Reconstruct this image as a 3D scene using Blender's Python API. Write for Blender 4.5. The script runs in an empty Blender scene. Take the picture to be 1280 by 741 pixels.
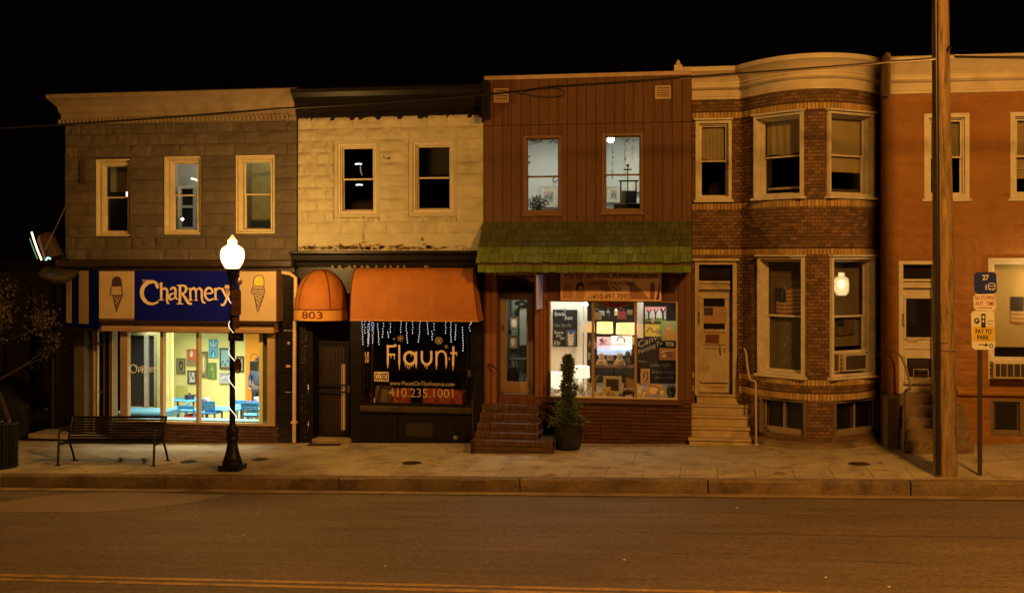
import bpy, bmesh, math, random
from mathutils import Vector, Matrix, noise
random.seed(7)
S = bpy.context.scene
COL = S.collection
# ------------------------------------------------------------------ camera
F = 1418.0; PSI = math.atan(241/1418.0); CH = 3.7; CD = 23.2; HY = 325.0
cp, sp = math.cos(PSI), math.sin(PSI)
cam = bpy.data.cameras.new('camera'); camo = bpy.data.objects.new('camera', cam); COL.objects.link(camo)
camo.location = (0, -CD, CH); camo.rotation_euler = (math.pi/2, 0, PSI)
cam.sensor_width = 36; cam.lens = F/1280*36; cam.shift_y = -(370.5-HY)/1280
cam.clip_start = .1; cam.clip_end = 2000
S.camera = camo
# ------------------------------------------------------------------ world: a clear night sky
w = bpy.data.worlds.new('World'); S.world = w; w.use_nodes = True
nt = w.node_tree; bg = nt.nodes['Background']
sky = nt.nodes.new('ShaderNodeTexSky'); sky.sky_type = 'NISHITA'; sky.sun_disc = False
sky.sun_elevation = math.radians(-9); sky.sun_rotation = math.radians(200)
add = nt.nodes.new('ShaderNodeMix'); add.data_type = 'RGBA'; add.blend_type = 'ADD'; add.inputs[0].default_value = 1
nt.links.new(sky.outputs[0], add.inputs[6]); add.inputs[7].default_value = (.008, .004, .003, 1)
nt.links.new(add.outputs[2], bg.inputs[0]); bg.inputs[1].default_value = .1
S.view_settings.view_transform = 'Standard'; S.view_settings.look = 'None'; S.view_settings.gamma = 1
S.view_settings.exposure = 0
S.cycles.use_denoising = True
S.cycles.max_bounces = 6; S.cycles.diffuse_bounces = 3; S.cycles.glossy_bounces = 3
S.cycles.transparent_max_bounces = 12; S.cycles.sample_clamp_indirect = 4
S.cycles.caustics_reflective = False; S.cycles.caustics_refractive = False
KEY_W, LEFT_FILL_W, LAMP_W = 8300, 1000, 600
SODIUM = (1, .425, .075)
# ------------------------------------------------------------------ camera-measured positions on real planes
def ray(px, py):
    u = (px-640)/F
    return (-sp+cp*u, cp+sp*u, (HY-py)/F)
def W(px, py, y=0.0):
    d = ray(px, py); t = (y+CD)/d[1]
    return Vector((t*d[0], y, CH+t*d[2]))
def X(px, y=0.0): return W(px, 325, y).x
def Z(py, y=0.0, px=640): return W(px, py, y).z
def SLOPE(x): return .025*x
def GP(px, py):
    d = ray(px, py); t = CH/(.025*d[0]-d[2])
    return Vector((t*d[0], t*d[1]-CD, CH+t*d[2]))
def rect(x0, x1, y0, y1, y=0.0, at=None):
    at = (x0+x1)/2 if at is None else at
    return X(x0, y), X(x1, y), Z(y1, y, at), Z(y0, y, at)
def px_of(x, y):
    d = y+CD; a = x/d
    # a = (-sp+cp u)/(cp+sp u)
    u = (a*cp+sp)/(cp-a*sp)
    return 640+F*u
# ------------------------------------------------------------------ materials
MATS = {}
def mat(name, col, rough=.7, metal=0, var=.12, vs=5, fine=.0, fs=70, rand=0, isl=0, stain=0, ss=1.2, scol=(.02,.015,.01),
        bump=0, bs=60, bd=.004, spec=.5, emit=None, es=1, streak=0, stretch=(1,1,1)):
    if name in MATS: return MATS[name]
    m = bpy.data.materials.new(name); m.use_nodes = True; MATS[name] = m
    n = m.node_tree.nodes; L = m.node_tree.links; b = n['Principled BSDF']
    b.inputs['Roughness'].default_value = rough; b.inputs['Metallic'].default_value = metal
    b.inputs['Specular IOR Level'].default_value = spec
    g = n.new('ShaderNodeNewGeometry')
    mp = n.new('ShaderNodeMapping'); mp.inputs['Scale'].default_value = stretch
    L.new(g.outputs['Position'], mp.inputs[0]); pos = mp.outputs[0]
    def nz(scale, lo, hi, det=4, f0=.3, f1=.7):
        t = n.new('ShaderNodeTexNoise'); t.inputs['Scale'].default_value = scale; t.inputs['Detail'].default_value = det
        L.new(pos, t.inputs['Vector'])
        r = n.new('ShaderNodeMapRange'); r.inputs[1].default_value = f0; r.inputs[2].default_value = f1
        r.inputs[3].default_value = lo; r.inputs[4].default_value = hi; L.new(t.outputs['Fac'], r.inputs[0]); return r.outputs[0], t
    f = None
    def mul(a):
        nonlocal f
        if f is None: f = a
        else:
            k = n.new('ShaderNodeMath'); k.operation = 'MULTIPLY'; L.new(f, k.inputs[0]); L.new(a, k.inputs[1]); f = k.outputs[0]
    if var: mul(nz(vs, 1-var, 1+var)[0])
    if fine: mul(nz(fs, 1-fine, 1+fine, 3)[0])
    if streak:
        mp2 = n.new('ShaderNodeMapping'); mp2.inputs['Scale'].default_value = (.22, 3.2, 1); L.new(g.outputs['Position'], mp2.inputs[0])
        t2 = n.new('ShaderNodeTexNoise'); t2.inputs['Scale'].default_value = 1.6; t2.inputs['Detail'].default_value = 5; t2.inputs['Roughness'].default_value = .7; L.new(mp2.outputs[0], t2.inputs['Vector'])
        r2 = n.new('ShaderNodeMapRange'); r2.inputs[1].default_value = .35; r2.inputs[2].default_value = .65; r2.inputs[3].default_value = 1-streak; r2.inputs[4].default_value = 1+streak; L.new(t2.outputs['Fac'], r2.inputs[0]); mul(r2.outputs[0])
    if rand or isl:
        if rand: src = n.new('ShaderNodeObjectInfo').outputs['Random']; a = rand
        else: src = g.outputs['Random Per Island']; a = isl
        r = n.new('ShaderNodeMapRange'); r.inputs[3].default_value = 1-a; r.inputs[4].default_value = 1+a
        L.new(src, r.inputs[0]); mul(r.outputs[0])
    c = None
    if f is not None:
        v = n.new('ShaderNodeVectorMath'); v.operation = 'SCALE'; v.inputs[0].default_value = col[:3]; L.new(f, v.inputs['Scale']); c = v.outputs[0]
    if stain:
        s_, _ = nz(ss, 0, stain, 6, .5, .72)
        x = n.new('ShaderNodeMix'); x.data_type = 'RGBA'; L.new(s_, x.inputs[0])
        if c is not None: L.new(c, x.inputs[6])
        else: x.inputs[6].default_value = (*col[:3], 1)
        x.inputs[7].default_value = (*scol, 1); c = x.outputs[2]
    if c is not None: L.new(c, b.inputs['Base Color'])
    else: b.inputs['Base Color'].default_value = (*col[:3], 1)
    if bump:
        _, t = nz(bs, 0, 1, 5); bm_ = n.new('ShaderNodeBump'); bm_.inputs['Strength'].default_value = bump
        bm_.inputs['Distance'].default_value = bd; L.new(t.outputs['Fac'], bm_.inputs['Height']); L.new(bm_.outputs[0], b.inputs['Normal'])
    if emit:
        b.inputs['Emission Color'].default_value = (*emit, 1); b.inputs['Emission Strength'].default_value = es
    return m
def glass(name, tint=(.9,.92,.9), refl=1.0, rough=.02, wob=.0):
    if name in MATS: return MATS[name]
    m = bpy.data.materials.new(name); m.use_nodes = True; MATS[name] = m
    n = m.node_tree.nodes; L = m.node_tree.links; n.remove(n['Principled BSDF'])
    tr = n.new('ShaderNodeBsdfTransparent'); tr.inputs[0].default_value = (*tint, 1)
    gl = n.new('ShaderNodeBsdfGlossy'); gl.inputs['Roughness'].default_value = rough
    fr = n.new('ShaderNodeFresnel'); fr.inputs[0].default_value = 1.5
    k = n.new('ShaderNodeMath'); k.operation = 'MULTIPLY'; k.inputs[1].default_value = refl; k.use_clamp = True
    gb = n.new('ShaderNodeNewGeometry'); fb_ = n.new('ShaderNodeMath'); fb_.operation = 'SUBTRACT'; fb_.inputs[0].default_value = 1; L.new(gb.outputs['Backfacing'], fb_.inputs[1])
    fm = n.new('ShaderNodeMath'); fm.operation = 'MULTIPLY'; L.new(fr.outputs[0], fm.inputs[0]); L.new(fb_.outputs[0], fm.inputs[1]); L.new(fm.outputs[0], k.inputs[0])
    mx = n.new('ShaderNodeMixShader'); L.new(k.outputs[0], mx.inputs[0]); L.new(tr.outputs[0], mx.inputs[1]); L.new(gl.outputs[0], mx.inputs[2])
    if wob:
        g = n.new('ShaderNodeNewGeometry'); t = n.new('ShaderNodeTexNoise'); t.inputs['Scale'].default_value = 1.6; t.inputs['Detail'].default_value = 0
        L.new(g.outputs['Position'], t.inputs['Vector']); bm_ = n.new('ShaderNodeBump'); bm_.inputs['Strength'].default_value = 1
        bm_.inputs['Distance'].default_value = wob; L.new(t.outputs['Fac'], bm_.inputs['Height']); L.new(bm_.outputs[0], gl.inputs['Normal'])
    L.new(mx.outputs[0], n['Material Output'].inputs[0])
    return m
def glow(name, col, s):
    if name in MATS: return MATS[name]
    m = bpy.data.materials.new(name); m.use_nodes = True; MATS[name] = m
    b = m.node_tree.nodes['Principled BSDF']; b.inputs['Base Color'].default_value = (*[min(1, c) for c in col], 1)
    b.inputs['Emission Color'].default_value = (*col, 1); b.inputs['Emission Strength'].default_value = s
    return m
# ------------------------------------------------------------------ mesh builder
class MB:
    def __init__(s, M=None): s.v = []; s.f = []; s.M = M
    def add(s, vs, fs):
        k = len(s.v); M = s.M
        s.v += [tuple(M @ Vector(p)) if M else tuple(p) for p in vs]
        s.f += [tuple(i+k for i in f) for f in fs]; return s
    def box(s, x0, x1, y0, y1, z0, z1, c=0):
        if x1 < x0: x0, x1 = x1, x0
        if y1 < y0: y0, y1 = y1, y0
        if z1 < z0: z0, z1 = z1, z0
        if not c:
            return s.add([(x0,y0,z0),(x1,y0,z0),(x1,y1,z0),(x0,y1,z0),(x0,y0,z1),(x1,y0,z1),(x1,y1,z1),(x0,y1,z1)],
                  [(0,1,5,4),(1,2,6,5),(2,3,7,6),(3,0,4,7),(4,5,6,7),(3,2,1,0)])
        a = min(c, (x1-x0)*.4, (z1-z0)*.4, (y1-y0)*.8)
        return s.add([(x0,y1,z0),(x1,y1,z0),(x1,y1,z1),(x0,y1,z1),(x0,y0+a,z0),(x1,y0+a,z0),(x1,y0+a,z1),(x0,y0+a,z1),
                      (x0+a,y0,z0+a),(x1-a,y0,z0+a),(x1-a,y0,z1-a),(x0+a,y0,z1-a)],
                  [(3,2,1,0),(0,1,5,4),(1,2,6,5),(2,3,7,6),(3,0,4,7),(4,5,9,8),(5,6,10,9),(6,7,11,10),(7,4,8,11),(8,9,10,11)])
    def bar(s, a, b, w_, h_=None, up=(0,0,1)):
        a = Vector(a); b = Vector(b); d = (b-a); L_ = d.length; d.normalize()
        u = d.cross(Vector(up))
        if u.length < 1e-4: u = d.cross(Vector((0,1,0)))
        u.normalize(); v = u.cross(d); h_ = h_ or w_
        vs = []
        for p in (a, b):
            for i, j in ((-1,-1),(1,-1),(1,1),(-1,1)): vs.append(p+u*i*w_/2+v*j*h_/2)
        return s.add(vs, [(3,2,1,0),(4,5,6,7),(0,1,5,4),(1,2,6,5),(2,3,7,6),(3,0,4,7)])
    def tube(s, pts, r, n=8, cap=True):
        pts = [Vector(p) for p in pts]; N = len(pts); rs = r if isinstance(r, (list, tuple)) else [r]*N
        vs = []; ref = None
        for i, p in enumerate(pts):
            d = (pts[min(i+1, N-1)]-pts[max(i-1, 0)]).normalized()
            if ref is None: ref = d.orthogonal().normalized()
            u = (ref-d*ref.dot(d)); u = u.normalized() if u.length > 1e-6 else d.orthogonal().normalized(); ref = u; v = d.cross(u)
            for k in range(n):
                a = 2*math.pi*k/n; vs.append(p+(u*math.cos(a)+v*math.sin(a))*rs[i])
        fs = [(i*n+k, i*n+(k+1) % n, (i+1)*n+(k+1) % n, (i+1)*n+k) for i in range(N-1) for k in range(n)]
        if cap: fs += [tuple(range(n))[::-1], tuple((N-1)*n+k for k in range(n))]
        return s.add(vs, fs)
    def lathe(s, prof, c=(0,0,0), n=20, flute=0):
        vs = []
        for r, z in prof:
            for k in range(n):
                a = 2*math.pi*k/n; q = r*(1-(flute if k % 2 else 0)); vs.append((c[0]+q*math.cos(a), c[1]+q*math.sin(a), c[2]+z))
        N = len(prof)
        fs = [(i*n+k, i*n+(k+1) % n, (i+1)*n+(k+1) % n, (i+1)*n+k) for i in range(N-1) for k in range(n)]
        fs += [tuple(range(n))[::-1], tuple((N-1)*n+k for k in range(n))]
        return s.add(vs, fs)
    def prism(s, pts, y0, y1):          # xz outline pushed along y
        n = len(pts)
        vs = [(x, y0, z) for x, z in pts]+[(x, y1, z) for x, z in pts]
        return s.add(vs, [tuple(range(n)), tuple(range(2*n-1, n-1, -1))]+[(i, n+i, n+(i+1) % n, (i+1) % n) for i in range(n)])
    def prismx(s, pts, x0, x1):         # yz outline pushed along x
        n = len(pts)
        vs = [(x0, y, z) for y, z in pts]+[(x1, y, z) for y, z in pts]
        return s.add(vs, [tuple(range(n)), tuple(range(2*n-1, n-1, -1))]+[(i, n+i, n+(i+1) % n, (i+1) % n) for i in range(n)])
    def ribbon(s, pts, wd, y0, y1):     # a brush stroke in the xz plane with thickness
        pts = [Vector((p[0], p[1])) for p in pts]; N = len(pts)
        ws = wd if isinstance(wd, (list, tuple)) else [wd]*N
        Lf = []; Rt = []
        for i, p in enumerate(pts):
            d = (pts[min(i+1, N-1)]-pts[max(i-1, 0)]); d = d.normalized() if d.length > 1e-9 else Vector((1,0)); q = Vector((-d.y, d.x))*ws[i]/2
            Lf.append(p+q); Rt.append(p-q)
        vs = []
        for i in range(N):
            for y in (y0, y1): vs += [(Lf[i].x, y, Lf[i].y), (Rt[i].x, y, Rt[i].y)]
        fs = []
        for i in range(N-1):
            a = i*4; b = a+4
            fs += [(a, a+1, b+1, b), (a+2, b+2, b+3, a+3), (a, b, b+2, a+2), (a+1, a+3, b+3, b+1)]
        fs += [(0, 2, 3, 1), ((N-1)*4, (N-1)*4+1, (N-1)*4+3, (N-1)*4+2)]
        return s.add(vs, fs)
    def mesh(s, name, m=None, smooth=None, org=None, fixn=True):
        me = bpy.data.meshes.new(name)
        if org is not None: s.v = [(p[0]-org[0], p[1]-org[1], p[2]-org[2]) for p in s.v]
        me.from_pydata(s.v, [], s.f); me.update()
        if fixn:
            bm = bmesh.new(); bm.from_mesh(me); bmesh.ops.recalc_face_normals(bm, faces=bm.faces); bm.to_mesh(me); bm.free()
        if m: me.materials.append(m)
        if smooth is not None:
            me.shade_smooth()
            if smooth < 180: me.set_sharp_from_angle(angle=math.radians(smooth))
        return me
    def build(s, name, m, parent=None, smooth=None, kind=None, label=None, fixn=True):
        org = wloc(parent) if parent is not None else None
        me = s.mesh(name, m, smooth, org, fixn)
        o = bpy.data.objects.new(name, me); COL.objects.link(o)
        if parent is not None: o.parent = parent; OFF[o.name] = org
        if kind: o['kind'] = kind
        if label: o['label'] = label
        return o
OFF = {}
def wloc(p):
    if p.name in OFF: return OFF[p.name]+p.location
    return p.location.copy()
def inst(name, me, parent, loc, rz=0, ry=0, sc=(1,1,1), rx=0):
    o = bpy.data.objects.new(name, me); COL.objects.link(o); o.parent = parent
    if parent is not None: o.location = Vector(loc)-wloc(parent); OFF[o.name] = wloc(parent)
    else: o.location = loc
    o.rotation_euler = (rx, ry, rz); o.scale = sc; return o
def thing(name, label, cat, loc=(0,0,0), group=None):
    o = bpy.data.objects.new(name, None); COL.objects.link(o); o.location = loc; o.empty_display_size = .2
    o['label'] = label; o['category'] = cat
    if group: o['group'] = group
    return o
def tag(o, label, cat, group=None):
    o['label'] = label; o['category'] = cat
    if group: o['group'] = group
    return o
def solo(mb, name, m, label, cat, group=None, smooth=None):
    return tag(mb.build(name, m, None, smooth), label, cat, group)
_fc = {}
def text_mb(txt, r, y, ext=.002, bold=0, mb=None, shear=0, flip=False):
    """lettering fitted into the rectangle r = (x0,x1,z0,z1) on plane y"""
    cu = bpy.data.curves.new('lettering', 'FONT'); cu.body = txt; cu.size = 1; cu.offset = bold; cu.shear = shear; cu.resolution_u = 3; cu.extrude = .01
    o = bpy.data.objects.new('lettering', cu); COL.objects.link(o)
    dg = bpy.context.evaluated_depsgraph_get(); me = bpy.data.meshes.new_from_object(o.evaluated_get(dg))
    bpy.data.objects.remove(o)
    xs = [v.co.x for v in me.vertices]; ys = [v.co.y for v in me.vertices]
    a0, a1, b0, b1 = min(xs), max(xs), min(ys), max(ys)
    mb = mb or MB()
    vs = [(r[0]+(v.co.x-a0)/(a1-a0)*(r[1]-r[0]), y+(-ext if v.co.z > 0 else 0), r[2]+(v.co.y-b0)/(b1-b0)*(r[3]-r[2])) for v in me.vertices]
    mb.add(vs, [tuple(p.vertices) for p in me.polygons]); bpy.data.meshes.remove(me); bpy.data.curves.remove(cu)
    return mb
def holes_wall(mb, x0, x1, z0, z1, holes, y0, y1):
    xs = sorted({x0, x1, *[min(max(h[0], x0), x1) for h in holes], *[min(max(h[1], x0), x1) for h in holes]})
    for a, b in zip(xs, xs[1:]):
        c = (a+b)/2; hs = sorted([h for h in holes if h[0] < c < h[1]], key=lambda h: h[2]); z = z0
        for h in hs:
            if h[2] > z: mb.box(a, b, y0, y1, z, h[2])
            z = max(z, h[3])
        if z < z1: mb.box(a, b, y0, y1, z, z1)
    return mb
def pieces(x0, x1, z0, z1, holes, ch, bw, jit=.25, zj=0):
    """courses of blocks cut round the openings"""
    out = []; n = max(1, round((z1-z0)/ch)); zs = [z0+(z1-z0)*i/n+(random.uniform(-zj, zj) if 0 < i < n else 0) for i in range(n+1)]
    for r, (za, zb) in enumerate(zip(zs, zs[1:])):
        hs = sorted([h for h in holes if h[3] > za+.02 and h[2] < zb-.02], key=lambda h: h[0])
        segs = []; x = x0
        for h in hs:
            if h[0] > x: segs.append((x, h[0], za, zb))
            if h[2]-za > .05: segs.append((h[0], h[1], za, h[2]))
            if zb-h[3] > .05: segs.append((h[0], h[1], h[3], zb))
            x = max(x, h[1])
        if x < x1: segs.append((x, x1, za, zb))
        for a, b, c, d in segs:
            L = b-a
            if L < .04: continue
            k = max(1, round(L/bw)); st = L/k; off = (.5 if r % 2 else 0)
            cuts = [a]
            q = a+st*(off if off and k > 1 else 1)
            while q < b-st*.3:
                cuts.append(q+random.uniform(-jit, jit)*st*.6); q += st
            cuts.append(b)
            for p0, p1 in zip(cuts, cuts[1:]):
                if p1-p0 > .03: out.append((p0, p1, c, d))
    return out
def rock_variants(m, n, relief, g=.012, nx=7, nz=4, seed=0, tag_='stone_block', edge=0):
    res = []
    for k in range(n):
        mb = MB(); vs = []
        for j in range(nz+1):
            for i in range(nx+1):
                u, v = i/nx, j/nz; e = min(u, 1-u)*nx; e2 = min(v, 1-v)*nz
                if e == 0 or e2 == 0: y = -relief*edge
                else:
                    y = -relief*(.25+.85*(noise.noise(Vector((u*3+k*9.1+seed, v*2, k)))*.9+.5)+random.uniform(-.26, .26))
                vs.append((u, y, v))
        fs = [(j*(nx+1)+i, j*(nx+1)+i+1, (j+1)*(nx+1)+i+1, (j+1)*(nx+1)+i) for j in range(nz) for i in range(nx)]
        mb.add(vs, fs)
        mb.add([(0,0,0),(1,0,0),(1,0,1),(0,0,1),(0,.03,0),(1,.03,0),(1,.03,1),(0,.03,1)], [(0,4,5,1),(1,5,6,2),(2,6,7,3),(3,7,4,0)])
        res.append(mb.mesh(tag_, m, 35))
    return res
def lay_blocks(parent, name, vars_, ps, y, gap=.01):
    for p in ps:
        me = random.choice(vars_)
        fl = random.random() < .5
        inst(name, me, parent, (p[0]+gap/2, y, p[2]+gap/2), sc=(p[1]-p[0]-gap, 1, p[3]-p[2]-gap))
def point(name, loc, col, W_, r=.1, parent=None):
    l = bpy.data.lights.new(name, 'POINT'); l.color = col; l.energy = W_; l.shadow_soft_size = r
    o = bpy.data.objects.new(name, l); COL.objects.link(o); o.location = loc
    if parent is not None: o.location = Vector(loc)-wloc(parent); o.parent = parent
    return o
def arealight(name, loc, col, W_, sx, sy, rot=(0,0,0), parent=None, spread=180):
    l = bpy.data.lights.new(name, 'AREA'); l.color = col; l.energy = W_; l.shape = 'RECTANGLE'; l.size = sx; l.size_y = sy; l.spread = math.radians(spread)
    o = bpy.data.objects.new(name, l); COL.objects.link(o); o.location = loc; o.rotation_euler = rot
    if parent is not None: o.location = Vector(loc)-wloc(parent); o.parent = parent
    return o
# ------------------------------------------------------------------ palette
m_cast = mat('black_cast_iron', (.009,.008,.007), .5, 0, .2, fine=.1, bump=.2, bs=40, spec=.25)
m_asph = mat('asphalt', (.126,.094,.062), .8, 0, .13, .9, fine=.42, fs=26, stain=.4, ss=.6, scol=(.085,.06,.036), bump=.9, bs=38, bd=.012, stretch=(.6,1.3,1), streak=.16)
m_conc = mat('sidewalk_concrete', (.375,.32,.215), .88, 0, .18, 1.1, fine=.14, fs=22, rand=.08, stain=.85, ss=2.4, scol=(.19,.15,.09), bump=.3, bs=90)
m_kerb = mat('kerb_concrete', (.185,.135,.08), .88, 0, .25, 2.2, fine=.25, fs=30, rand=.12, stain=.9, ss=3.2, scol=(.08,.055,.03), bump=.4, bs=50)
m_white = mat('cream_painted_wood', (.60,.56,.47), .5, 0, .1, 7, fine=.05, stain=.3, ss=5, scol=(.3,.22,.13), bump=.15, bs=50)
m_whited = mat('aged_cream_paint', (.46,.39,.28), .55, 0, .14, 5, stain=.45, ss=4, scol=(.2,.13,.07), bump=.2, bs=40)
m_dark = mat('interior_dark', (.03,.025,.02), .9)
m_dim = mat('dim_room_plaster', (.13,.10,.07), .9, 0, .2, 1.5)
m_glass = glass('window_glass', (.90,.91,.89), 1.15, .015, .003)
m_shopglass = glass('shop_glass', (.96,.97,.95), .45, .01)
m_darkwood = mat('dark_stained_wood', (.03,.017,.009), .4, 0, .25, 6, bump=.2)
m_black = mat('black_gloss_paint', (.009,.007,.006), .38, 0, .3, 5, bump=.25, bs=20, bd=.01, spec=.25)
# ================================================================== THE SETTING
def struct(mb, name, m, parent=None, smooth=None):
    o = mb.build(name, m, parent, smooth)
    if parent is None: o['kind'] = 'structure'
    return o
SL = .025; TILT = -math.atan(SL)
def sheet(x0, x1, y0, y1, dz, sub=1):
    return MB().add([(x0,y0,SLOPE(x0)+dz),(x1,y0,SLOPE(x1)+dz),(x1,y1,SLOPE(x1)+dz),(x0,y1,SLOPE(x0)+dz)], [(0,1,2,3)])
m_earth = mat('dark_ground', (.03,.026,.02), .95, 0, .3, .6)
struct(MB().add([(-300,-300,-7.8),(300,-300,7.2),(300,300,7.2),(-300,300,-7.8)], [(0,1,2,3)]), 'ground', m_earth)
struct(sheet(-45, 40, -15.6, -3.9, -.225), 'road', m_asph)
struct(sheet(-45, -14.9, .55, 4.4, -.2), 'side_road', m_asph)
# far pavement we stand on, and its kerb
struct(MB().add([(-45,-26,SLOPE(-45)-.0),(40,-26,1.0),(40,-15.6,1.0),(-45,-15.6,SLOPE(-45)),(-45,-15.6,SLOPE(-45)-.3),(40,-15.6,.7)], [(0,1,2,3),(3,2,5,4)]), 'opposite_pavement', m_conc)
# sidewalk: base sheet, then slabs as pieces
m_joint = mat('joint_dirt', (.035,.028,.02), .95, 0, .3, 9)
sw = struct(sheet(-45, 12, -3.83, .26, -.022), 'sidewalk', m_joint)
def slab_mesh(nm, w_, d_, m):
    return MB().box(0, w_, 0, d_, -.05, 0).mesh(nm, m)
kx = [X(p, -3.7) for p in (663, 709, 756, 804, 850.6, 897, 944, 997, 1045)]
pitch = (kx[-1]-kx[0])/8; k0 = kx[0]
g_ = .010
sm = slab_mesh('slab', pitch-g_, 1.12-g_, m_conc)
i = -22
while k0+i*pitch < 9:
    x = k0+i*pitch
    inst('slab', sm, sw, (x, -3.68, SLOPE(x)), ry=TILT); i += 1
# broad flags behind the front strip, cast at odd widths
def flag(xa, xb, ya, yb):
    inst('slab', slab_mesh('slab', (xb-xa-.008)*1.0003, yb-ya-.008, m_conc), sw, (xa, ya, SLOPE(xa)), ry=TILT)
x = -17.4; x_first = x
random.seed(21)
while x < 9:
    wd = random.choice((2.9, 3.4, 3.9, 4.4)); flag(x, min(x+wd, 9.4), -2.56, -.95); x += wd
flag(-17.4, -13.9, -.95, .25); x = -13.9
while x < 9:
    wd = random.choice((3.2, 4.1, 4.8)); flag(x, min(x+wd, 9.4), -.95, .72); x += wd
flag(-23, -17.4, -3.68, -1.2); flag(-23, -17.4, -1.2, .25); flag(-29, -23, -3.68, -1.2); flag(-29, -23, -1.2, .25)
# cracks: fine dark dirt lines wandering over the concrete
def crack(pts, wd=.012):
    P = [GP(*p) for p in pts]; q = []
    for a, b in zip(P, P[1:]):
        for k in range(6): t = k/6; q.append(a.lerp(b, t)+Vector((random.uniform(-.02, .02), random.uniform(-.015, .015), 0)))
    q.append(P[-1]); mb = MB()
    for a, b in zip(q, q[1:]):
        d = (b-a); n = Vector((-d.y, d.x, 0)).normalized()*wd/2
        z = .004; mb.add([(a.x-n.x,a.y-n.y,SLOPE(a.x)+z),(b.x-n.x,b.y-n.y,SLOPE(b.x)+z),(b.x+n.x,b.y+n.y,SLOPE(b.x)+z),(a.x+n.x,a.y+n.y,SLOPE(a.x)+z)], [(0,1,2,3)])
    mb.build('crack', m_joint, sw)
for c_ in ([(95,565),(150,577),(215,583)], [(150,562),(205,575)], [(385,560),(440,568),(500,576),(545,581)], [(478,567),(560,572)], [(735,558),(800,567),(850,576),(897,583)],
           [(940,556),(985,566),(1030,572)], [(1085,560),(1125,568),(1150,585)], [(20,560),(70,572),(110,590)], [(60,570),(20,562)], [(1245,560),(1265,575)]): crack(c_)
# kerb
kb = struct(sheet(-45, 12, -3.86, -3.7, -.12), 'kerb', m_kerb)
joints = [X(p, -3.88) for p in (207, 424, 650, 885, 1138)]
kp = (joints[-1]-joints[0])/4
js = [joints[0]-kp*k for k in range(6, 0, -1)]+joints+[joints[-1]+kp*k for k in (1, 2, 3)]
def kerb_mesh(L):
    mb = MB(); pr = [(-.0, -.25), (-.035, -.02), (-.02, .004), (.012, .012), (.20, .012), (.20, -.25)]
    n = 10; vs = []
    for i in range(n+1):
        for k, (a, b) in enumerate(pr):
            j = random.uniform(-.006, .006) if 0 < k < 4 else 0; vs.append((L*i/n, a+j, b+j*.6))
    N = len(pr); fs = [(i*N+k, i*N+(k+1) % N, (i+1)*N+(k+1) % N, (i+1)*N+k) for i in range(n) for k in range(N)]
    fs += [tuple(range(N)), tuple(range(n*N, n*N+N))[::-1]]
    return mb.add(vs, fs).mesh('kerb_stone', m_kerb, 40)
for a, b in zip(js, js[1:]):
    inst('kerb_stone', kerb_mesh(b-a-.022), kb, (a+.011, -3.885, SLOPE(a)), ry=TILT)
m_gut = mat('gutter_concrete', (.27,.20,.12), .85, 0, .25, 2.5, fine=.2, fs=60, stain=.6, ss=1.3, scol=(.06,.05,.04))
struct(sheet(-45, 40, -4.17, -3.90, -.213), 'gutter', m_gut)
# worn double yellow centre line
m_yel = mat('worn_yellow_paint', (.36,.22,.045), .7, 0, .25, 3, fine=.3, fs=26, stain=.95, ss=4, scol=(.15,.105,.06))
random.seed(5)
for dy in (-9.57, -9.77):
    mb = MB(); x = -45
    while x < 40:
        L = random.uniform(.5, 1.1); e = random.uniform(-.006, .006)
        a, b = x, x+L
        mb.add([(a,dy-.055+e,SLOPE(a)-.221),(b,dy-.055+e,SLOPE(b)-.221),(b,dy+.055-e,SLOPE(b)-.221),(a,dy+.055-e,SLOPE(a)-.221)], [(0,1,2,3)]); x = b
    struct(mb, 'road_marking', m_yel)
# asphalt patch at the left, and a few tar seams
m_patch = mat('asphalt_patch', (.20,.15,.10), .75, 0, .12, 1.5, fine=.35, fs=130, bump=.4, bs=160)
pp = [GP(*p) for p in ((-40,641),(120,641),(180,637),(240,628),(285,618),(150,613),(40,618),(-40,630))]
mb = MB(); zz = [(p.x*1.0, p.y) for p in pp]
# road lies 0.225 below the walk: project the outline again on that level
def RP(px, py):
    d = ray(px, py); t = (CH+.221)/(.025*d[0]-d[2]); return (t*d[0], t*d[1]-CD)
zz = [RP(*p) for p in ((-40,639),(110,640),(170,637),(235,628),(285,619),(150,614),(60,619),(-40,633))]
mb.add([(a, b, SLOPE(a)-.2195) for a, b in zz], [tuple(range(len(zz)))]); struct(mb, 'road_patch', m_patch)
# hairline cracks and tar marks in the asphalt
m_tar = mat('tar_dark', (.045,.033,.022), .7, 0, .2, 8)
random.seed(44); mb = MB()
def rline(pts, wd):
    for a, b in zip(pts, pts[1:]):
        d = Vector((b[0]-a[0], b[1]-a[1], 0)); q = Vector((-d.y, d.x, 0)).normalized()*wd*random.uniform(.5, 1.3)/2
        mb.add([(p[0]+s*q.x, p[1]+s*q.y, SLOPE(p[0]+s*q.x)-.2225) for p, s in ((a,-1),(b,-1),(b,1),(a,1))], [(0,1,2,3)])
for (px, py, L_) in ((900,640,1.4),(760,652,.5),(1000,636,.8),(640,634,.6),(1140,655,.9),(500,645,.7),(390,662,.9),(820,690,1.2),(1060,700,1.0),(300,690,.8),(700,720,1.2),(180,700,.7),(1210,640,.8),(560,668,.4),(450,628,.5),(960,665,.5)):
    a, b = RP(px, py); P = [(a, b)]
    for k in range(9): P.append((P[-1][0]+L_/9, P[-1][1]+random.uniform(-.03,.03)))
    rline(P, .016)
P = [RP(-20, 652+0)]; 
for k in range(60): P.append((P[-1][0]+.35, P[-1][1]+random.uniform(-.02,.02)))
rline(P, .014)
o = mb.build('asphalt_cracks', m_tar); o['kind'] = 'stuff'; o['label'] = 'short dark cracks and tar marks in the road'
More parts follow.
